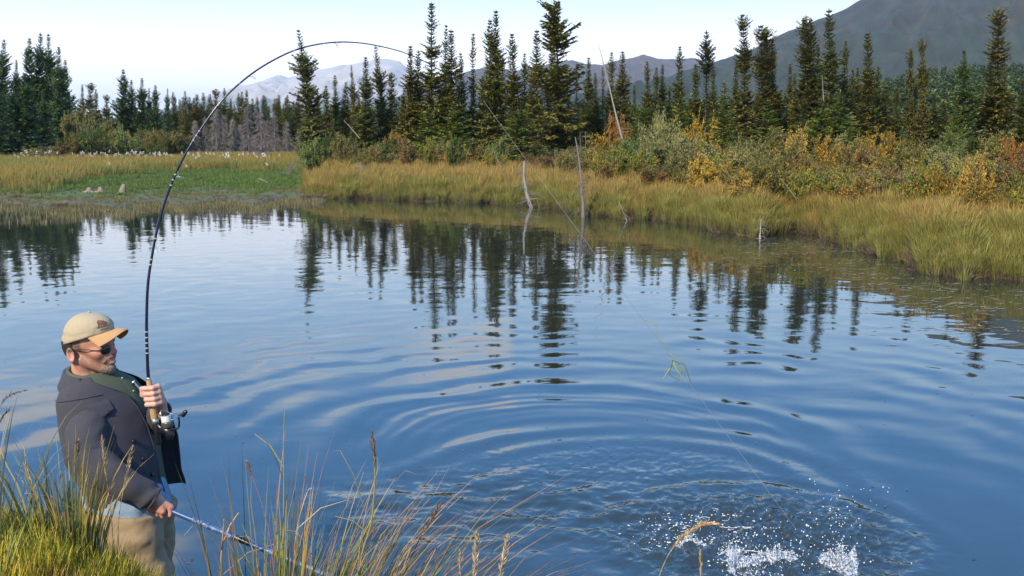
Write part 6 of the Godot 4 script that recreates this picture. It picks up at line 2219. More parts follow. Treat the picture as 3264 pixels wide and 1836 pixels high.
func build_cap(man: Node3D, foot: Vector3, h: Vector3, b: Basis, beige: Material, suede: Material) -> void:
	var mb := MB.new()
	var rows := []
	var band := PackedVector3Array()
	for q in 96:
		band.append(cap_point(TAU * q / 96.0 - PI, 0.0, 0.95) + Vector3(0, 0.004, 0))
	rows.append(band)
	for j in 25:
		var t := pow(j / 24.0, 0.8)
		var r := PackedVector3Array()
		for q in 96:
			r.append(cap_point(TAU * q / 96.0 - PI, t))
		rows.append(r)
	mb.loft(rows, true, false, true)
	mb.ball(Vector3(0.006, 0.131, 0), Basis.from_scale(Vector3(0.008, 0.005, 0.008)), 10, 5)
	place_on_head(mb, h, b)
	var cap := part("cap", mb.mesh(), beige, man)
	cap.position = -foot
	var br := MB.new()
	var top := []
	var under := []
	for j in 9:
		var v := j / 8.0
		var r := PackedVector3Array()
		var w := PackedVector3Array()
		for q in 25:
			var s := q / 12.0 - 1.0
			var root := cap_point(s * 1.12, 0.0, 1.0) + Vector3(-0.003, 0.002, 0)
			var tip := Vector3(0.169 - 0.056 * s * s - 0.020 * pow(s, 6), 0.060 - 0.056 * s * s, 0.086 * s)
			var p := root.lerp(tip, v) + Vector3(0, 0.008 * sin(v * PI) * (1.0 - s * s), 0)
			r.append(p)
			w.append(p - Vector3(0, 0.004, 0))
		top.append(r)
		under.append(w)
	under.reverse()
	top.append_array(under)
	br.loft(top, false)
	place_on_head(br, h, b)
	part("brim", br.mesh(), suede, cap)
	# embroidered badge: a walking bear over two curved lines of worn lettering
	var brown := surface("brown thread", Color(0.16, 0.07, 0.045), 0.9)
	var ink := surface("dark thread", Color(0.07, 0.055, 0.045), 0.9)
	var bear := MB.new()
	for e in [[0.60, 0.60, 0.15, 0.13], [0.44, 0.58, 0.11, 0.11], [0.30, 0.54, 0.07, 0.075], [0.70, 0.46, 0.040, 0.10], [0.58, 0.45, 0.036, 0.09], [0.46, 0.44, 0.036, 0.10], [0.37, 0.44, 0.030, 0.08], [0.27, 0.49, 0.035, 0.05]]:
		var fan := [bear.vert(cap_point(e[0], e[1], 1.014))]
		for k in 12:
			var a := TAU * k / 12.0
			fan.append(bear.vert(cap_point(e[0] + e[2] * cos(a), e[1] + e[3] * sin(a), 1.012)))
		for k in 12:
			bear.tri_i(fan[0], fan[1 + k], fan[1 + (k + 1) % 12])
	place_on_head(bear, h, b)
	part("badge", bear.mesh(), brown, cap)
	var txt := MB.new()
	rng.seed = 9
	for line in [[0.80, 0.18, 0.33, 0.085, 11], [0.66, 0.26, 0.20, 0.06, 8]]:
		for k in line[4]:
			var a0: float = lerpf(line[0], line[1], k / float(line[4]))
			var w: float = (line[0] - line[1]) / line[4]
			for stroke in 2:
				var ax := a0 - w * (0.15 + 0.4 * stroke)
				var t0: float = line[2] + (0.02 if rng.randf() < 0.3 else 0.0)
				var t1: float = line[2] + line[3]
				var q := [txt.vert(cap_point(ax, t0, 1.012)), txt.vert(cap_point(ax - w * 0.22, t0, 1.012)), txt.vert(cap_point(ax - w * 0.22, t1, 1.012)), txt.vert(cap_point(ax, t1, 1.012))]
				txt.quad_i(q[0], q[1], q[2], q[3])
			var tb: float = line[2] + line[3] * [0.0, 0.45, 0.85][rng.randi() % 3]
			var q2 := [txt.vert(cap_point(a0 - w * 0.15, tb, 1.013)), txt.vert(cap_point(a0 - w * 0.75, tb, 1.013)), txt.vert(cap_point(a0 - w * 0.75, tb + 0.018, 1.013)), txt.vert(cap_point(a0 - w * 0.15, tb + 0.018, 1.013))]
			txt.quad_i(q2[0], q2[1], q2[2], q2[3])
	place_on_head(txt, h, b)
	part("lettering", txt.mesh(), ink, cap)


# ---------------------------------------------------------------- rod, reel, line, pole
func build_tackle() -> void:
	var cork := cloth("cork", Color(0.42, 0.25, 0.12), 0.85, 12.0, 0.6)
	var navy := surface("blank lacquer", Color(0.009, 0.011, 0.042), 0.2)
	var wrap := surface("pale thread", Color(0.36, 0.33, 0.26), 0.4)
	var steel: Material = mats["steel"]
	var black: Material = mats["black plastic"]
	var path := [Vector3(-1.502, 1.050, -4.105), Vector3(-1.519, 1.220, -4.105), Vector3(-1.521, 1.314, -4.108), Vector3(-1.520, 1.447, -4.115), Vector3(-1.510, 1.613, -4.125), Vector3(-1.490, 1.744, -4.140), Vector3(-1.463, 1.874, -4.160), Vector3(-1.422, 2.005, -4.180), Vector3(-1.365, 2.135, -4.200), Vector3(-1.300, 2.249, -4.230), Vector3(-1.223, 2.361, -4.260), Vector3(-1.141, 2.448, -4.290), Vector3(-1.044, 2.523, -4.320), Vector3(-0.923, 2.589, -4.360), Vector3(-0.804, 2.622, -4.400), Vector3(-0.698, 2.630, -4.430), Vector3(-0.584, 2.619, -4.470), Vector3(-0.450, 2.585, -4.510), Vector3(-0.323, 2.523, -4.550), Vector3(-0.219, 2.456, -4.580), Vector3(-0.129, 2.388, -4.600)]
	var rad := []
	for k in path.size():
		rad.append(lerpf(0.0082, 0.0012, pow(k / float(path.size() - 1), 0.75)))
	var foot: Vector3 = path[0]
	var rod := thing("fishing_rod", "long dark blue fishing rod bent into a hoop, held upright by its cork grip", "fishing rod", foot)
	var sp := smooth_path(path, rad, 6)
	var mb := MB.new()
	mb.tube(sp[0], sp[1], 8)
	var add := func(called: String, m: Mesh, mat: Material, parent: Node3D) -> MeshInstance3D:
		var o := part(called, m, mat, parent)
		if parent == rod:
			o.position = -foot
		return o
	add.call("blank", mb.mesh(), navy, rod)
	var u: Vector3 = (path[1] - path[0]).normalized()
	var g := MB.new()
	g.tube([path[0], path[0] + u * 0.004, path[0] + u * 0.06, path[1] - u * 0.03, path[1], path[1] + u * 0.003], [0.0135, 0.0155, 0.0150, 0.0120, 0.0105, 0.0075], 14)
	add.call("cork_grip", g.mesh(), cork, rod)
	var w1 := MB.new()
	w1.tube([path[0] - u * 0.018, path[0] + u * 0.001], [0.0145, 0.0150], 14)
	w1.tube([path[1], path[1] + u * 0.010], [0.0105, 0.0075], 12)
	add.call("winding_check", w1.mesh(), steel, rod)
	var seat := MB.new()
	seat.tube([path[0] - u * 0.016, path[0] - u * 0.06, path[0] - u * 0.10, path[0] - u * 0.11], [0.013, 0.0125, 0.012, 0.008], 14)
	add.call("reel_seat", seat.mesh(), black, rod)
	# thread wraps, by index along the blank
	for k in [13, 14, 15, 16, 17, 28, 29, 33, 43, 44, 45, 52, 53, 54, 60, 66, 78, 84, 96]:
		var p: Vector3 = sp[0][k]
		var d: Vector3 = (sp[0][k + 1] - p).normalized()
		var wm := MB.new()
		wm.tube([p - d * 0.0028, p + d * 0.0028], [sp[1][k] * 1.14, sp[1][k] * 1.14], 8)
		add.call("thread_wrap", wm.mesh(), wrap, rod)
	# line guides stand on the inner side of the bend
	var centre: Vector3 = Vector3(-0.681, 1.609, -4.400)
	for e in [[31, 0.030, 0.013], [45, 0.024, 0.010], [69, 0.018, 0.007], [87, 0.014, 0.005], [96, 0.011, 0.004], [104, 0.009, 0.0035], [112, 0.008, 0.003]]:
		var p: Vector3 = sp[0][e[0]]
		var d: Vector3 = (sp[0][e[0] + 1] - p).normalized()
		var inw := (centre - p)
		inw = (inw - d * inw.dot(d)).normalized()
		var c: Vector3 = p + inw * e[1]
		var side := d.cross(inw)
		var gm := MB.new()
		var rp := []
		var rr := []
		for q in 15:
			var a := TAU * q / 14.0
			rp.append(c + (inw * cos(a) + side * sin(a)) * e[2] + d * 0.004 * cos(a))
			rr.append(0.0011)
		gm.tube(rp, rr, 5, false)
		gm.tube([p - d * 0.02, c - inw * e[2]], [0.0012, 0.0010], 5)
		gm.tube([p + d * 0.02, c - inw * e[2]], [0.0012, 0.0010], 5)
		add.call("line_guide", gm.mesh(), steel, rod)
	# ---- reel, hanging off the seat
	var reel_grey := surface("reel grey", Color(0.16, 0.16, 0.15), 0.3)
	reel_grey.metallic = 0.6
	var spool_white := surface("spooled line", Color(0.75, 0.74, 0.70), 0.35)
	var body := MB.new()
	var dz := 0.11
	body.tube([Vector3(-1.479, 0.995, -4.100), Vector3(-1.460, 1.011, -4.090), Vector3(-1.440, 1.006, -4.085), Vector3(-1.434, 0.985, -4.085), Vector3(-1.435, 0.969, -4.088)], [0.012, 0.018, 0.021, 0.019, 0.012], 12)
	body.tube([Vector3(-1.493, 1.028, -4.105), Vector3(-1.470, 1.013, -4.095)], [0.009, 0.012], 8)
	var reel := add.call("reel", body.mesh(), black, rod) as MeshInstance3D
	var ax: Vector3 = (Vector3(-1.448, 1.073, -4.085) - Vector3(-1.441, 1.021, -4.085)).normalized()
	var spool := MB.new()
	var s0: Vector3 = Vector3(-1.447, 1.061, -4.085)
	spool.tube([s0 - ax * 0.014, s0 - ax * 0.013, s0 + ax * 0.012, s0 + ax * 0.013], [0.017, 0.0215, 0.0205, 0.022], 18)
	part("spool", spool.mesh(), spool_white, reel)
	var knob := MB.new()
	knob.tube([s0 + ax * 0.013, s0 + ax * 0.018, s0 + ax * 0.024], [0.019, 0.017, 0.009], 16)
	part("drag_knob", knob.mesh(), black, reel)
	var rotor := MB.new()
	rotor.tube([s0 - ax * 0.014, s0 - ax * 0.018, s0 - ax * 0.036, s0 - ax * 0.042], [0.0215, 0.0235, 0.0225, 0.017], 18)
	part("rotor", rotor.mesh(), reel_grey, reel)
	var bail := MB.new()
	var bp := smooth_path([Vector3(-1.465, 1.080, -4.070), Vector3(-1.466, 1.093, -4.080), Vector3(-1.463, 1.088, -4.110), Vector3(-1.437, 1.073, -4.115), Vector3(-1.410, 1.067, -4.100), Vector3(-1.406, 1.062, -4.080), Vector3(-1.419, 1.057, -4.070)], [0.003, 0.0025, 0.0012, 0.0012, 0.0012, 0.0012, 0.002], 6)
	bail.tube(bp[0], bp[1], 6)
	bail.ball(Vector3(-1.464, 1.082, -4.070), Basis.from_scale(Vector3(0.006, 0.007, 0.006)), 8, 6)
	part("bail", bail.mesh(), steel, reel)
	var crank := MB.new()
	var cp := smooth_path([Vector3(-1.436, 1.009, -4.082), Vector3(-1.411, 1.017, -4.070), Vector3(-1.391, 1.027, -4.065), Vector3(-1.386, 1.050, -4.063), Vector3(-1.386, 1.076, -4.062), Vector3(-1.374, 1.083, -4.062)], [0.006, 0.005, 0.0048, 0.0042, 0.004, 0.004], 5)
	crank.tube(cp[0], cp[1], 8)
	var arm := part("handle", crank.mesh(), black, reel)
	var kn := MB.new()
	kn.tube([Vector3(-1.373, 1.076, -4.062), Vector3(-1.369, 1.079, -4.062), Vector3(-1.357, 1.095, -4.062), Vector3(-1.352, 1.100, -4.062)], [0.006, 0.0095, 0.0090, 0.005], 10)
	part("handle_knob", kn.mesh(), black, arm)
	# ---- line: spool to tip through the guides, then down to the fish
	var line_mat := surface("fishing line", Color(0.36, 0.36, 0.32), 0.4)
	var tip: Vector3 = path[-1]
	var water: Vector3 = Vector3(1.635, 0.000, -5.525)
	var lm := MB.new()
	lm.tube([tip, tip.lerp(water, 0.5), water], [0.0010, 0.0010, 0.0010], 4)
	var line := thing("fishing_line", "thin taut fishing line running from the rod tip down to the splash", "fishing line", tip)
	var lo := part("strand", lm.mesh(), line_mat, line)
	lo.position = -tip
	# pond weed caught on the line
	var wd: Vector3 = tip.lerp(water, 0.545)
	var weed := thing("water_weed", "strand of yellow-green pond weed caught on the fishing line above the water", "weed", wd)
	var wg := MB.new()
	var dl := (water - tip).normalized()
	wg.col = Color(0.34, 0.36, 0.08)
	for e in [[-0.30, 0.02, 0.0016], [-0.16, -0.012, 0.0018], [-0.05, 0.0, 0.002]]:
		wg.tube([dl * e[0], dl * (e[0] + 0.06) + Vector3(0.02 + e[1], 0.02, 0.01), dl * (e[0] + 0.14)], [e[2], e[2], 0.001], 4)
	for e in [[0.0, Vector3(0.06, -0.02, 0.02), Vector3(0.10, -0.13, 0.02)], [0.01, Vector3(0.02, -0.05, 0.02), Vector3(0.07, -0.11, 0.03)], [0.02, Vector3(-0.03, -0.06, 0.02), Vector3(-0.05, -0.09, 0.03)], [0.03, Vector3(0.05, -0.06, -0.02), Vector3(0.02, -0.12, 0.0)], [0.0, Vector3(-0.02, -0.07, 0.03), Vector3(0.04, -0.105, 0.03)]]:
		wg.col = Color(0.30, 0.34, 0.07) if e[0] != 0.0 else Color(0.11, 0.17, 0.06)
		wg.tube([dl * e[0], e[1], e[2]], [0.003, 0.0028, 0.0015], 4)
	part("fronds", wg.mesh(), mats["leaves"], weed)
	# ---- pole in the right hand
	var blue := surface("blue paint", Color(0.022, 0.075, 0.20), 0.4)
	var worn := surface("worn paint", Color(1, 1, 1), 0.5, false)
	var ramp := Gradient.new()
	ramp.set_color(0, Color(0.03, 0.09, 0.23).linear_to_srgb())
	ramp.set_color(1, Color(0.30, 0.33, 0.38).linear_to_srgb())
	ramp.set_offset(0, 0.58)
	ramp.set_offset(1, 0.70)
	var wn := noise_map(0.05, 4, 256, false, 4.0, 31)
	wn.color_ramp = ramp
	worn.albedo_texture = wn
	worn.uv1_triplanar = true
	worn.uv1_scale = Vector3(6, 6, 6)
	var a: Vector3 = Vector3(-1.547, 0.722, -4.045)
	var b: Vector3 = Vector3(-0.921, 0.523, -3.900)
	var dir := (b - a).normalized()
	var butt: Vector3 = Vector3(-1.473, 0.700, -4.025)
	var pole := thing("pole", "worn blue metal pole with a black band, held low in the man's right hand", "pole", butt)
	var seg := func(called: String, d0: float, d1: float, r: float, m: Material) -> void:
		var t := MB.new()
		t.tube([dir * d0, dir * (d0 + 0.002), dir * (d1 - 0.002), dir * d1], [r * 0.85, r, r, r * 0.85], 14)
		part(called, t.mesh(), m, pole)
	seg.call("tube", -0.10, 0.98, 0.0118, blue)
	seg.call("worn_sleeve", 0.155, 0.36, 0.0123, worn)
	seg.call("band", 0.36, 0.428, 0.0128, black)
	seg.call("worn_sleeve", 0.50, 0.95, 0.0121, worn)
	# ---- slim metal clamp hanging on the shirt
	var q0: Vector3 = torso_point(2.35, deg_to_rad(-30.0), 1.03)
	var q1: Vector3 = torso_point(3.55, deg_to_rad(-36.0), 1.03)
	var tool := thing("clamp", "slim silver clamp clipped to the front of the green shirt", "tool", q0)
	var tm := MB.new()
	tm.tube([Vector3.ZERO, (q1 - q0) * 0.5, q1 - q0], [0.0055, 0.0050, 0.0046], 8)
	part("shaft", tm.mesh(), steel, tool)
	var th := MB.new()
	th.tube([(q0 - q1).normalized() * 0.004, (q0 - q1).normalized() * -0.004], [0.0105, 0.0095], 12)
	part("head", th.mesh(), steel, tool)


# ---------------------------------------------------------------- splash
func build_splash() -> void:
	var spray := surface("spray", Color(0.62, 0.65, 0.68), 0.12)
	var film := surface("water film", Color(0.80, 0.83, 0.87), 0.3)
	film.transparency = BaseMaterial3D.TRANSPARENCY_ALPHA
	var torn := noise_map(0.045, 4, 256, false, 4.0, 77)
	var gaps := Gradient.new()
	gaps.set_color(0, Color(0.9, 0.92, 0.95, 0.03))
	gaps.set_color(1, Color(1, 1, 1, 0.75))
	gaps.set_offset(0, 0.42)
	gaps.set_offset(1, 0.72)
	torn.color_ramp = gaps
	film.albedo_texture = torn
	film.uv1_triplanar = true
	film.uv1_scale = Vector3.ONE * 6.0
	var c: Vector3 = Vector3(1.322, 0.000, -4.941)
	var t := thing("splash", "white splash thrown up by a fish on the line, right foreground of the pond", "splash", c)
	rng.seed = 404
	# torn sheets of water standing round the hole the fish made
	for s in [[0.24, 0.32, 0.11, -0.6, 1.3, 0.02], [-0.08, 0.20, 0.14, 1.5, 3.4, 0.02], [0.02, 0.26, 0.06, 3.0, 5.2, 0.04], [0.08, 0.30, 0.065, 0.7, 2.5, -0.02], [-0.34, 0.16, 0.045, 0.3, 2.6, -0.30], [-0.22, 0.14, 0.05, -0.8, 1.4, -0.16]]:
		var mb := MB.new()
		var rows := []
		for j in 9:
			var v := j / 8.0
			var r := PackedVector3Array()
			for k in 29:
				var a := lerpf(s[3], s[4], k / 28.0)
				var n := noise.get_noise_2d(a * 4.0 + s[0] * 40.0, v * 1.5)
				var tall: float = s[2] * (0.65 + 0.7 * absf(noise.get_noise_2d(a * 5.0, s[0] * 30.0)) * 2.0) * sin(PI * (0.06 + 0.88 * k / 28.0))
				var rad: float = s[1] * (0.75 + 0.30 * v * v + 0.10 * n)
				r.append(Vector3(s[0] + cos(a) * rad * 0.62, tall * v - 0.01, -sin(a) * rad * 0.55 + s[5]))
			rows.append(r)
		mb.loft(rows, false)
		part("water_sheet", mb.mesh(), film, t)
		# the torn rim thickens into ropes of water that break into beads
		var rope := MB.new()
		for k in 9:
			var col := rng.randi_range(1, 27)
			var pts := []
			var rad := []
			var top := rng.randi_range(4, 8)
			for j in range(0, top + 1):
				pts.append(rows[j][clampi(col + int(round(rng.randfn(0, 0.5))), 0, 28)] + Vector3(rng.randfn(0, 0.004), 0, rng.randfn(0, 0.004)))
				rad.append(rng.randf_range(0.0006, 0.0024))
			rope.tube(pts, rad, 5)
		part("ropes", rope.mesh(), spray, t)
		var bd := MB.new()
		for k in 60:
			var row: PackedVector3Array = rows[8 - int(pow(rng.randf(), 2.5) * 5.9)]
			var p := row[rng.randi() % 29] + Vector3(rng.randfn(0, 0.010), absf(rng.randfn(0, 0.018)), rng.randfn(0, 0.010))
			bd.ball(p, Basis(Vector3(rng.randf(), rng.randf(), 1).normalized(), rng.randf() * 3.0) * Basis.from_scale(Vector3(rng.randf_range(0.001, 0.004), rng.randf_range(0.002, 0.007), rng.randf_range(0.001, 0.004))), 6, 4)
		var o := part("rim_beads", bd.mesh(), spray, t)
		tag(o, "", "", "", "stuff")
	# flying drops
	var dr := MB.new()
	for k in 150:
		var p := Vector3(rng.randfn(0.16, 0.22), absf(rng.randfn(0.0, 0.09)), rng.randfn(-0.10, 0.2))
		dr.ball(p, Basis.from_scale(Vector3.ONE * rng.randf_range(0.0015, 0.0048)), 6, 4)
	for k in 70:
		var f := rng.randf()
		var p := Vector3(0.44 + 0.10 * rng.randfn(0.0, 1.0) * (0.4 + f), 0.08 + 0.34 * f + rng.randfn(0, 0.03), -0.20 + rng.randfn(0, 0.06))
		dr.ball(p, Basis.from_scale(Vector3.ONE * rng.randf_range(0.0015, 0.0042)), 6, 4)
	tag(part("drops", dr.mesh(), spray, t), "", "", "", "stuff")
	# froth lying on the broken water
	var fr := MB.new()
	for k in 760:
		var patch: Array = [[-0.10, -0.02, 0.10, 0.10], [-0.15, -0.80, 0.16, 0.05], [-0.42, -0.62, 0.12, 0.05], [-0.48, -0.36, 0.10, 0.06], [-0.18, -0.40, 0.14, 0.06], [0.10, -0.12, 0.20, 0.05], [-0.28, -0.70, 0.14, 0.04], [-0.05, -0.22, 0.10, 0.08], [-0.05, -0.55, 0.2, 0.10]][rng.randi() % 9]
		var p := Vector3(patch[0] + rng.randfn(0, patch[2]), 0.004 + absf(rng.randfn(0, 0.006)), patch[1] + rng.randfn(0, patch[3]))
		var s := 0.0008 + 0.0052 * pow(rng.randf(), 3.0)
		fr.ball(p, Basis(Vector3.UP, rng.randf() * 6.0) * Basis.from_scale(Vector3(s * rng.randf_range(0.8, 2.0), s * 0.6, s)), 6, 4)
	for k in 26:  # wriggling threads of foam between the clots
		var p := Vector3(rng.randfn(-0.12, 0.24), 0.006, rng.randfn(-0.35, 0.26))
		var pts := []
		var rad := []
		var dir := rng.randf() * TAU
		for q in rng.randi_range(3, 7):
			pts.append(p + Vector3(0, absf(rng.randfn(0, 0.006)), 0))
			rad.append(rng.randf_range(0.0006, 0.0022))
			dir += rng.randfn(0, 0.7)
			p += Vector3(cos(dir) * 1.3, 0, sin(dir)) * rng.randf_range(0.008, 0.022)
		fr.tube(pts, rad, 4)
	tag(part("froth", fr.mesh(), spray, t), "", "", "", "stuff")


# ---------------------------------------------------------------- things afloat
func build_floating_bits() -> void:
	rng.seed = 512
	var mb := MB.new()
	for k in 420:
		var az := rng.randf_range(-0.50, 0.50)
		var r := 4.6 + pow(rng.randf(), 1.5) * 16.0
		var p := Vector3(sin(az) * r, 0.006, -cos(az) * r)
		if beyond(p.x, p.z) > -0.3:
			continue
		var g := rng.randf_range(0.6, 1.2)
		mb.col = Color(0.20 * g, 0.15 * g, 0.08 * g) if rng.randf() < 0.7 else Color(0.04, 0.04, 0.03)
		var d := Vector3(rng.randf_range(-1, 1), 0, rng.randf_range(-0.6, 0.6)).normalized() * rng.randf_range(0.008, 0.03)
		mb.leaf(p, d, Vector3.UP.cross(d).normalized(), d.length() * 0.22)
	for k in 110:  # mats of weed breaking the surface off the right bank
		var az := rng.randf_range(0.22, 0.50)
		var r := shore_at(az) - rng.randf_range(1.0, 6.5)
		var p := Vector3(sin(az) * r, 0.008, -cos(az) * r)
		mb.col = Color(0.30, 0.27, 0.20)
		for q in 6:
			var d := Vector3(rng.randf_range(-1, 1), 0, rng.randf_range(-0.2, 0.2)).normalized() * rng.randf_range(0.06, 0.22)
			mb.leaf(p + Vector3(rng.randfn(0, 0.35), 0, rng.randfn(0, 0.08)), d, Vector3.UP.cross(d).normalized(), 0.012)
	tag(part("floating_debris", mb.mesh(), mats["leaves"]), "flecks of dead leaf and weed floating on the pond", "", "", "stuff")


# ---------------------------------------------------------------- grass on the near bank
# one tall grass: a stem through pts with leaves and, if head > 0, a feathery seed head
func stalk(label: String, pts: Array, r: float, tone: Color, head: float, head_tone: Color, leaves := 1, category := "grass", fat := 1.0) -> void:
	var foot: Vector3 = pts[0]
	foot.y = minf(foot.y, maxf(ground_y(foot.x, foot.z), -0.2))
	var t := thing("grass_stalk", label, category, foot, "tall grasses on the near bank")
	rng.seed = label.hash() % 99991
	var rad := []
	for k in pts.size():
		rad.append(lerpf(r, r * 0.45, k / float(pts.size() - 1)))
	var chain := [foot]
	if pts[0].distance_to(foot) > 0.03:
		chain = [foot, pts[0]]
		rad.push_front(r)
	for k in range(1, pts.size()):
		chain.append(pts[k])
	var sp := smooth_path(chain, rad, 7)
	var mb := MB.new()
	mb.col = tone
	var local := []
	for p in sp[0]:
		local.append(p - foot)
	mb.tube(local, sp[1], 5)
	part("stem", mb.mesh(), mats["grass"], t)
	if leaves > 0:
		var lm := MB.new()
		for k in leaves:
			var at: Vector3 = local[int(local.size() * rng.randf_range(0.25, 0.7))]
			var d := Vector3(rng.randf_range(-1, 1), 0.4, rng.randf_range(-0.4, 0.6)).normalized()
			var L := rng.randf_range(0.15, 0.30)
			var lp := [at, at + d * L * 0.35 + Vector3(0, 0.10 * L, 0), at + d * L * 0.75, at + d * L + Vector3(0, -0.25 * L, 0)]
			lm.blade(lp, d.cross(Vector3.UP).normalized(), 0.003, tone, Color(0.42, 0.28, 0.10))
		part("leaf", lm.mesh(), mats["grass"], t)
	if head > 0.0:
		var hm := MB.new()
		var n := local.size()
		var total := 0.0
		var k := n - 1
		while k > 0 and total < head:
			var p1: Vector3 = local[k]
			var p0: Vector3 = local[k - 1]
			var ax := (p1 - p0).normalized()
			var step := p1.distance_to(p0)
			var many := int(ceil(step / 0.0022))
			for q in many:
				var f := (total + step * q / many) / head
				var p := p1.lerp(p0, q / float(many))
				var a := rng.randf() * TAU
				var out := ax.cross(Vector3(cos(a), 0.3, sin(a))).normalized()
				var w := (0.003 + 0.0095 * sin(PI * clampf(0.08 + f * 0.85, 0, 1))) * fat * rng.randf_range(0.5, 1.2)
				var g := rng.randf_range(0.65, 1.25)
				hm.col = Color(head_tone.r * g, head_tone.g * g, head_tone.b * g)
				hm.leaf(p, (out * w + ax * (0.010 + w)), out.cross(ax).normalized(), 0.0017 * fat + 0.0007)
			total += step
			k -= 1
		part("seed_head", hm.mesh(), mats["grass"], t)


func tuft(label: String, at: Vector3, blades: int, tall: float, spread: float, lean: Vector3, low: Color, high: Color, tip: Color, sd: int) -> void:
	at.y = ground_y(at.x, at.z) - 0.02
	var t := thing("grass_tuft", label, "grass", at, "grass tufts on the near bank")
	rng.seed = sd
	var green := MB.new()
	var ripe := MB.new()
	for k in blades:
		var a := rng.randf() * TAU
		var out := Vector3(cos(a), 0, sin(a))
		var p := out * spread * sqrt(rng.randf())
		var L := tall * rng.randf_range(0.45, 1.08)
		var bow := rng.randf_range(0.05, 0.5)
		var pts := []
		for s in 7:
			var f := s / 6.0
			pts.append(p + (out * bow * 0.7 + lean * rng.randf_range(0.9, 1.1)) * L * (0.35 * f + 0.65 * f * f) + Vector3(0, L * (f - 0.28 * f * f * f * (bow + lean.length())), 0))
		var g := rng.randf_range(0.7, 1.3)
		var lo := low * g
		var hi := (high if rng.randf() < 0.6 else tip) * g
		(green if k % 3 else ripe).blade(pts, out.cross(Vector3.UP).rotated(Vector3.UP, rng.randf_range(-1.2, 1.2)), rng.randf_range(0.0016, 0.0042), Color(lo.r, lo.g, lo.b), Color(hi.r, hi.g, hi.b) if k % 3 else Color(tip.r * g, tip.g * g, tip.b * g))
	tag(part("green_blades", green.mesh(), mats["grass"], t), "", "", "", "stuff")
	tag(part("ripe_blades", ripe.mesh(), mats["grass"], t), "", "", "", "stuff")


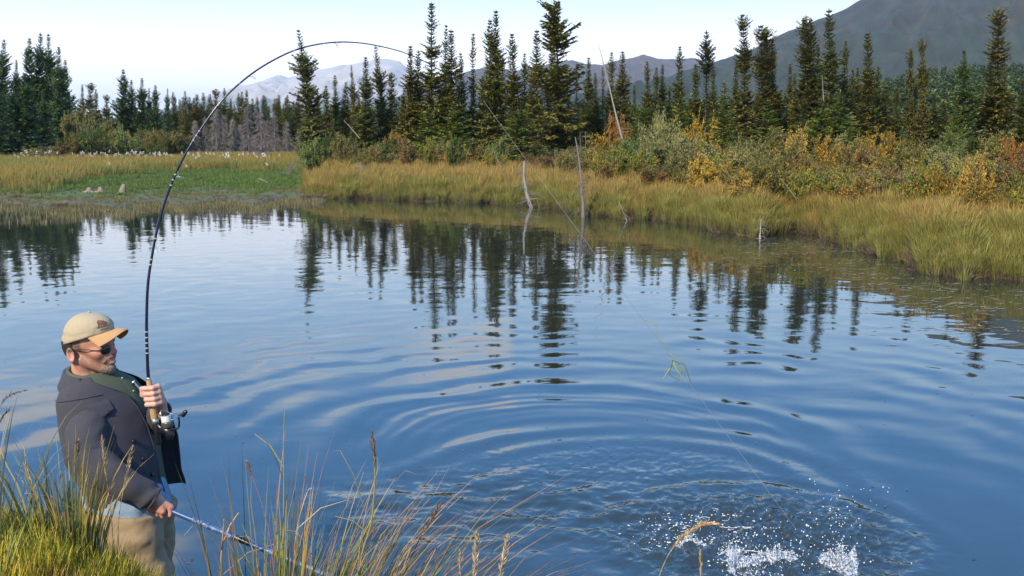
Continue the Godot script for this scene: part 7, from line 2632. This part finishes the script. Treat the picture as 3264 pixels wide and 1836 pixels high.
func build_near_bank() -> void:
	var low := Color(0.085, 0.135, 0.028)
	var high := Color(0.23, 0.21, 0.05)
	var gold := Color(0.44, 0.27, 0.07)
	var red := Color(0.33, 0.13, 0.065)
	tuft("dense green and gold grass tuft in front of the man's legs", Vector3(-1.515, 0.780, -3.320), 120, 0.46, 0.08, Vector3(0.06, 0, 0), low, high, gold, 1)
	tuft("thinner grass tuft left of the dense one, arching left", Vector3(-1.635, 0.768, -3.280), 44, 0.46, 0.09, Vector3(-0.30, 0, 0), low, high, gold, 2)
	tuft("long grey-green blades at the picture's left edge", Vector3(-1.742, 0.803, -3.200), 24, 0.56, 0.12, Vector3(0.12, 0, 0.0), Color(0.10, 0.13, 0.05), Color(0.20, 0.19, 0.09), Color(0.34, 0.24, 0.12), 3)
	tuft("gold-tipped grass leaning over the hem of the jacket", Vector3(-1.465, 0.713, -3.340), 14, 0.42, 0.05, Vector3(0.22, 0, 0), low, high, gold, 4)
	tuft("left part of the tall foreground grass, green with red tips", Vector3(-0.791, 0.705, -3.000), 110, 0.90, 0.15, Vector3(0.05, 0, 0), low, high, red, 5)
	tuft("thick green heart of the tall foreground grass", Vector3(-0.664, 0.718, -3.000), 210, 0.84, 0.16, Vector3(0.16, 0, 0), low, high, gold, 6)
	tuft("short thick green tuft where the blue pole disappears", Vector3(-0.700, 0.702, -3.060), 130, 0.66, 0.075, Vector3(0.02, 0, 0), low, Color(0.16, 0.20, 0.045), high, 16)
	tuft("red and gold grass leaning right in the middle foreground", Vector3(-0.530, 0.730, -2.950), 200, 0.88, 0.17, Vector3(0.42, 0, 0), low, high, red, 7)
	tuft("orange-tipped grass bending far right in the middle foreground", Vector3(-0.407, 0.704, -2.950), 150, 0.82, 0.16, Vector3(0.55, 0, 0), low, Color(0.30, 0.22, 0.06), Color(0.46, 0.19, 0.06), 8)
	tuft("sparse last blades at the right end of the foreground grass", Vector3(-0.246, 0.690, -2.950), 70, 0.72, 0.12, Vector3(0.45, 0, 0), low, high, red, 9)
	# single stalks that stand out
	var straw := Color(0.36, 0.25, 0.13)
	var seed_tone := Color(0.50, 0.36, 0.20)
	stalk("left one of two feathery seed stalks crossing the man's sleeve", [Vector3(-1.395, 0.912, -3.350), Vector3(-1.404, 1.056, -3.350), Vector3(-1.411, 1.195, -3.350)], 0.0018, straw, 0.14, seed_tone, 0)
	stalk("right one of two feathery seed stalks crossing the man's sleeve", [Vector3(-1.374, 0.869, -3.350), Vector3(-1.347, 1.013, -3.350), Vector3(-1.309, 1.161, -3.350)], 0.0018, straw, 0.14, seed_tone, 0)
	stalk("tall straight sedge spike alone against the water in the middle foreground", [Vector3(-0.732, 0.830, -3.050), Vector3(-0.721, 1.093, -3.050), Vector3(-0.717, 1.249, -3.050), Vector3(-0.710, 1.371, -3.050)], 0.0026, Color(0.26, 0.24, 0.07), 0.0, seed_tone, 2)
	stalk("sedge stalk with dark brown sheaths at the right of the foreground grass", [Vector3(-0.471, 0.875, -2.950), Vector3(-0.431, 1.053, -2.950), Vector3(-0.418, 1.212, -2.950), Vector3(-0.424, 1.330, -2.950)], 0.0034, Color(0.28, 0.23, 0.05), 0.10, Color(0.22, 0.10, 0.05), 2)
	stalk("broken brown reed stub with drooping straw leaves beside the blue pole", [Vector3(-0.976, 0.762, -3.200), Vector3(-0.967, 0.873, -3.200), Vector3(-0.958, 0.962, -3.200)], 0.0042, Color(0.40, 0.22, 0.10), 0.0, seed_tone, 4, "reed")
	stalk("pale seed stalk standing low, left one of the bottom middle pair", [Vector3(-0.117, 0.805, -2.800), Vector3(-0.112, 0.942, -2.800), Vector3(-0.102, 1.069, -2.800)], 0.0018, straw, 0.15, Color(0.58, 0.44, 0.27), 0, "grass", 1.3)
	stalk("pale seed stalk standing low, right one of the bottom middle pair", [Vector3(-0.051, 0.805, -2.800), Vector3(-0.035, 0.942, -2.800), Vector3(-0.014, 1.063, -2.800)], 0.0018, straw, 0.15, Color(0.58, 0.44, 0.27), 0, "grass", 1.3)
	stalk("small pale seed stalk left of the bottom middle pair", [Vector3(-0.150, 0.805, -2.800), Vector3(-0.152, 0.942, -2.800), Vector3(-0.152, 1.012, -2.800)], 0.0014, straw, 0.06, Color(0.50, 0.38, 0.22), 0)
	stalk("single seed stalk bowing to the right in front of the splash", [Vector3(0.414, 0.805, -2.800), Vector3(0.436, 0.953, -2.800), Vector3(0.485, 1.049, -2.800), Vector3(0.547, 1.097, -2.800), Vector3(0.593, 1.103, -2.800)], 0.0019, Color(0.30, 0.25, 0.10), 0.16, Color(0.52, 0.32, 0.13), 0)
	stalk("short upright seed stalk below the splash", [Vector3(0.559, 0.805, -2.800), Vector3(0.554, 0.942, -2.800), Vector3(0.551, 1.017, -2.800)], 0.0018, straw, 0.09, Color(0.55, 0.36, 0.17), 0, "grass", 0.6)
	stalk("drooping seed stalk entering from the picture's left edge, upper one", [Vector3(-1.646, 1.047, -3.000), Vector3(-1.611, 1.278, -3.000), Vector3(-1.560, 1.416, -3.000), Vector3(-1.492, 1.451, -3.000)], 0.0015, Color(0.22, 0.2, 0.12), 0.09, Color(0.20, 0.14, 0.10), 0, "grass", 0.7)
	stalk("drooping seed stalk entering from the picture's left edge, lower one", [Vector3(-1.636, 1.021, -3.000), Vector3(-1.606, 1.227, -3.000), Vector3(-1.574, 1.353, -3.000), Vector3(-1.545, 1.389, -3.000)], 0.0015, Color(0.22, 0.2, 0.12), 0.06, Color(0.20, 0.14, 0.10), 0, "grass", 0.7)
	stalk("brown-headed sedge behind the dense tuft, left of the jacket's back", [Vector3(-1.500, 0.889, -3.300), Vector3(-1.482, 1.045, -3.300), Vector3(-1.473, 1.196, -3.300)], 0.0016, straw, 0.06, Color(0.20, 0.11, 0.07), 1)
	stalk("reddish stem standing left of the tall sedge spike", [Vector3(-0.748, 0.852, -3.000), Vector3(-0.769, 1.047, -3.000), Vector3(-0.819, 1.220, -3.000)], 0.0014, Color(0.34, 0.16, 0.10), 0.05, Color(0.34, 0.16, 0.10), 1)
	stalk("pale white-tipped blade curling right of the tall sedge spike", [Vector3(-0.685, 0.852, -3.000), Vector3(-0.671, 1.008, -3.000), Vector3(-0.637, 1.124, -3.000), Vector3(-0.621, 1.140, -3.000)], 0.0018, Color(0.55, 0.48, 0.33), 0.0, seed_tone, 1)
	stalk("thin hooked stem high over the right of the foreground grass", [Vector3(-0.485, 0.852, -3.000), Vector3(-0.456, 1.060, -3.000), Vector3(-0.419, 1.188, -3.000), Vector3(-0.415, 1.239, -3.000)], 0.0012, Color(0.42, 0.34, 0.22), 0.0, seed_tone, 1)
	stalk("dark seed spikes far right in the foreground grass", [Vector3(-0.366, 0.875, -2.950), Vector3(-0.291, 0.989, -2.950), Vector3(-0.219, 1.107, -2.950)], 0.0020, Color(0.30, 0.20, 0.07), 0.12, Color(0.22, 0.11, 0.06), 1)
	# mossy yellow-green growth over the bank
	var feather := clump(71, 42, 0.125, 0.06, 0.0016, Color(0.22, 0.22, 0.025), Color(0.56, 0.47, 0.04), 0.5)
	var rusty := clump(72, 42, 0.115, 0.06, 0.0016, Color(0.22, 0.18, 0.02), Color(0.52, 0.30, 0.05), 0.6)
	var sprout := clump(73, 16, 0.24, 0.07, 0.0022, Color(0.09, 0.14, 0.03), Color(0.22, 0.25, 0.06), 0.7)
	var g1 := []
	var g2 := []
	var g3 := []
	var t1 := []
	var t2 := []
	var t3 := []
	rng.seed = 93
	for k in 5200:
		var x := rng.randf_range(-2.7, 1.5)
		var z := -3.6 + rng.randf() * 1.9
		var near := z - near_edge(x)
		if near < -0.10:
			continue
		var p := Vector3(x, ground_y(x, z) - 0.01, z)
		var tone := rng.randf_range(0.75, 1.2)
		var n := noise.get_noise_2d(x * 3.0, z * 3.0)
		var s := rng.randf_range(0.6, 1.05) * (1.0 + 0.4 * smoothstep(-0.1, 0.4, noise.get_noise_2d(x * 2.2 + 30.0, z * 2.2)))
		if rng.randf() < 0.10:
			g3.append(upright(p, s))
			t3.append(Color(tone, tone, tone))
		elif n + rng.randf_range(-0.25, 0.25) > 0.22:
			g2.append(upright(p, s))
			t2.append(Color(tone, tone, tone))
		else:
			g1.append(upright(p, s))
			t1.append(Color(tone, tone * rng.randf_range(0.92, 1.05), tone))
	scatter("ground_cover", feather, mats["grass"], g1, t1, "feathery yellow-green moss and horsetail on the near bank")
	scatter("ground_cover", rusty, mats["grass"], g2, t2, "rust-tinted patches of the growth on the near bank")
	scatter("bank_grass", sprout, mats["grass"], g3, t3, "short grass sprouting through the moss of the near bank")
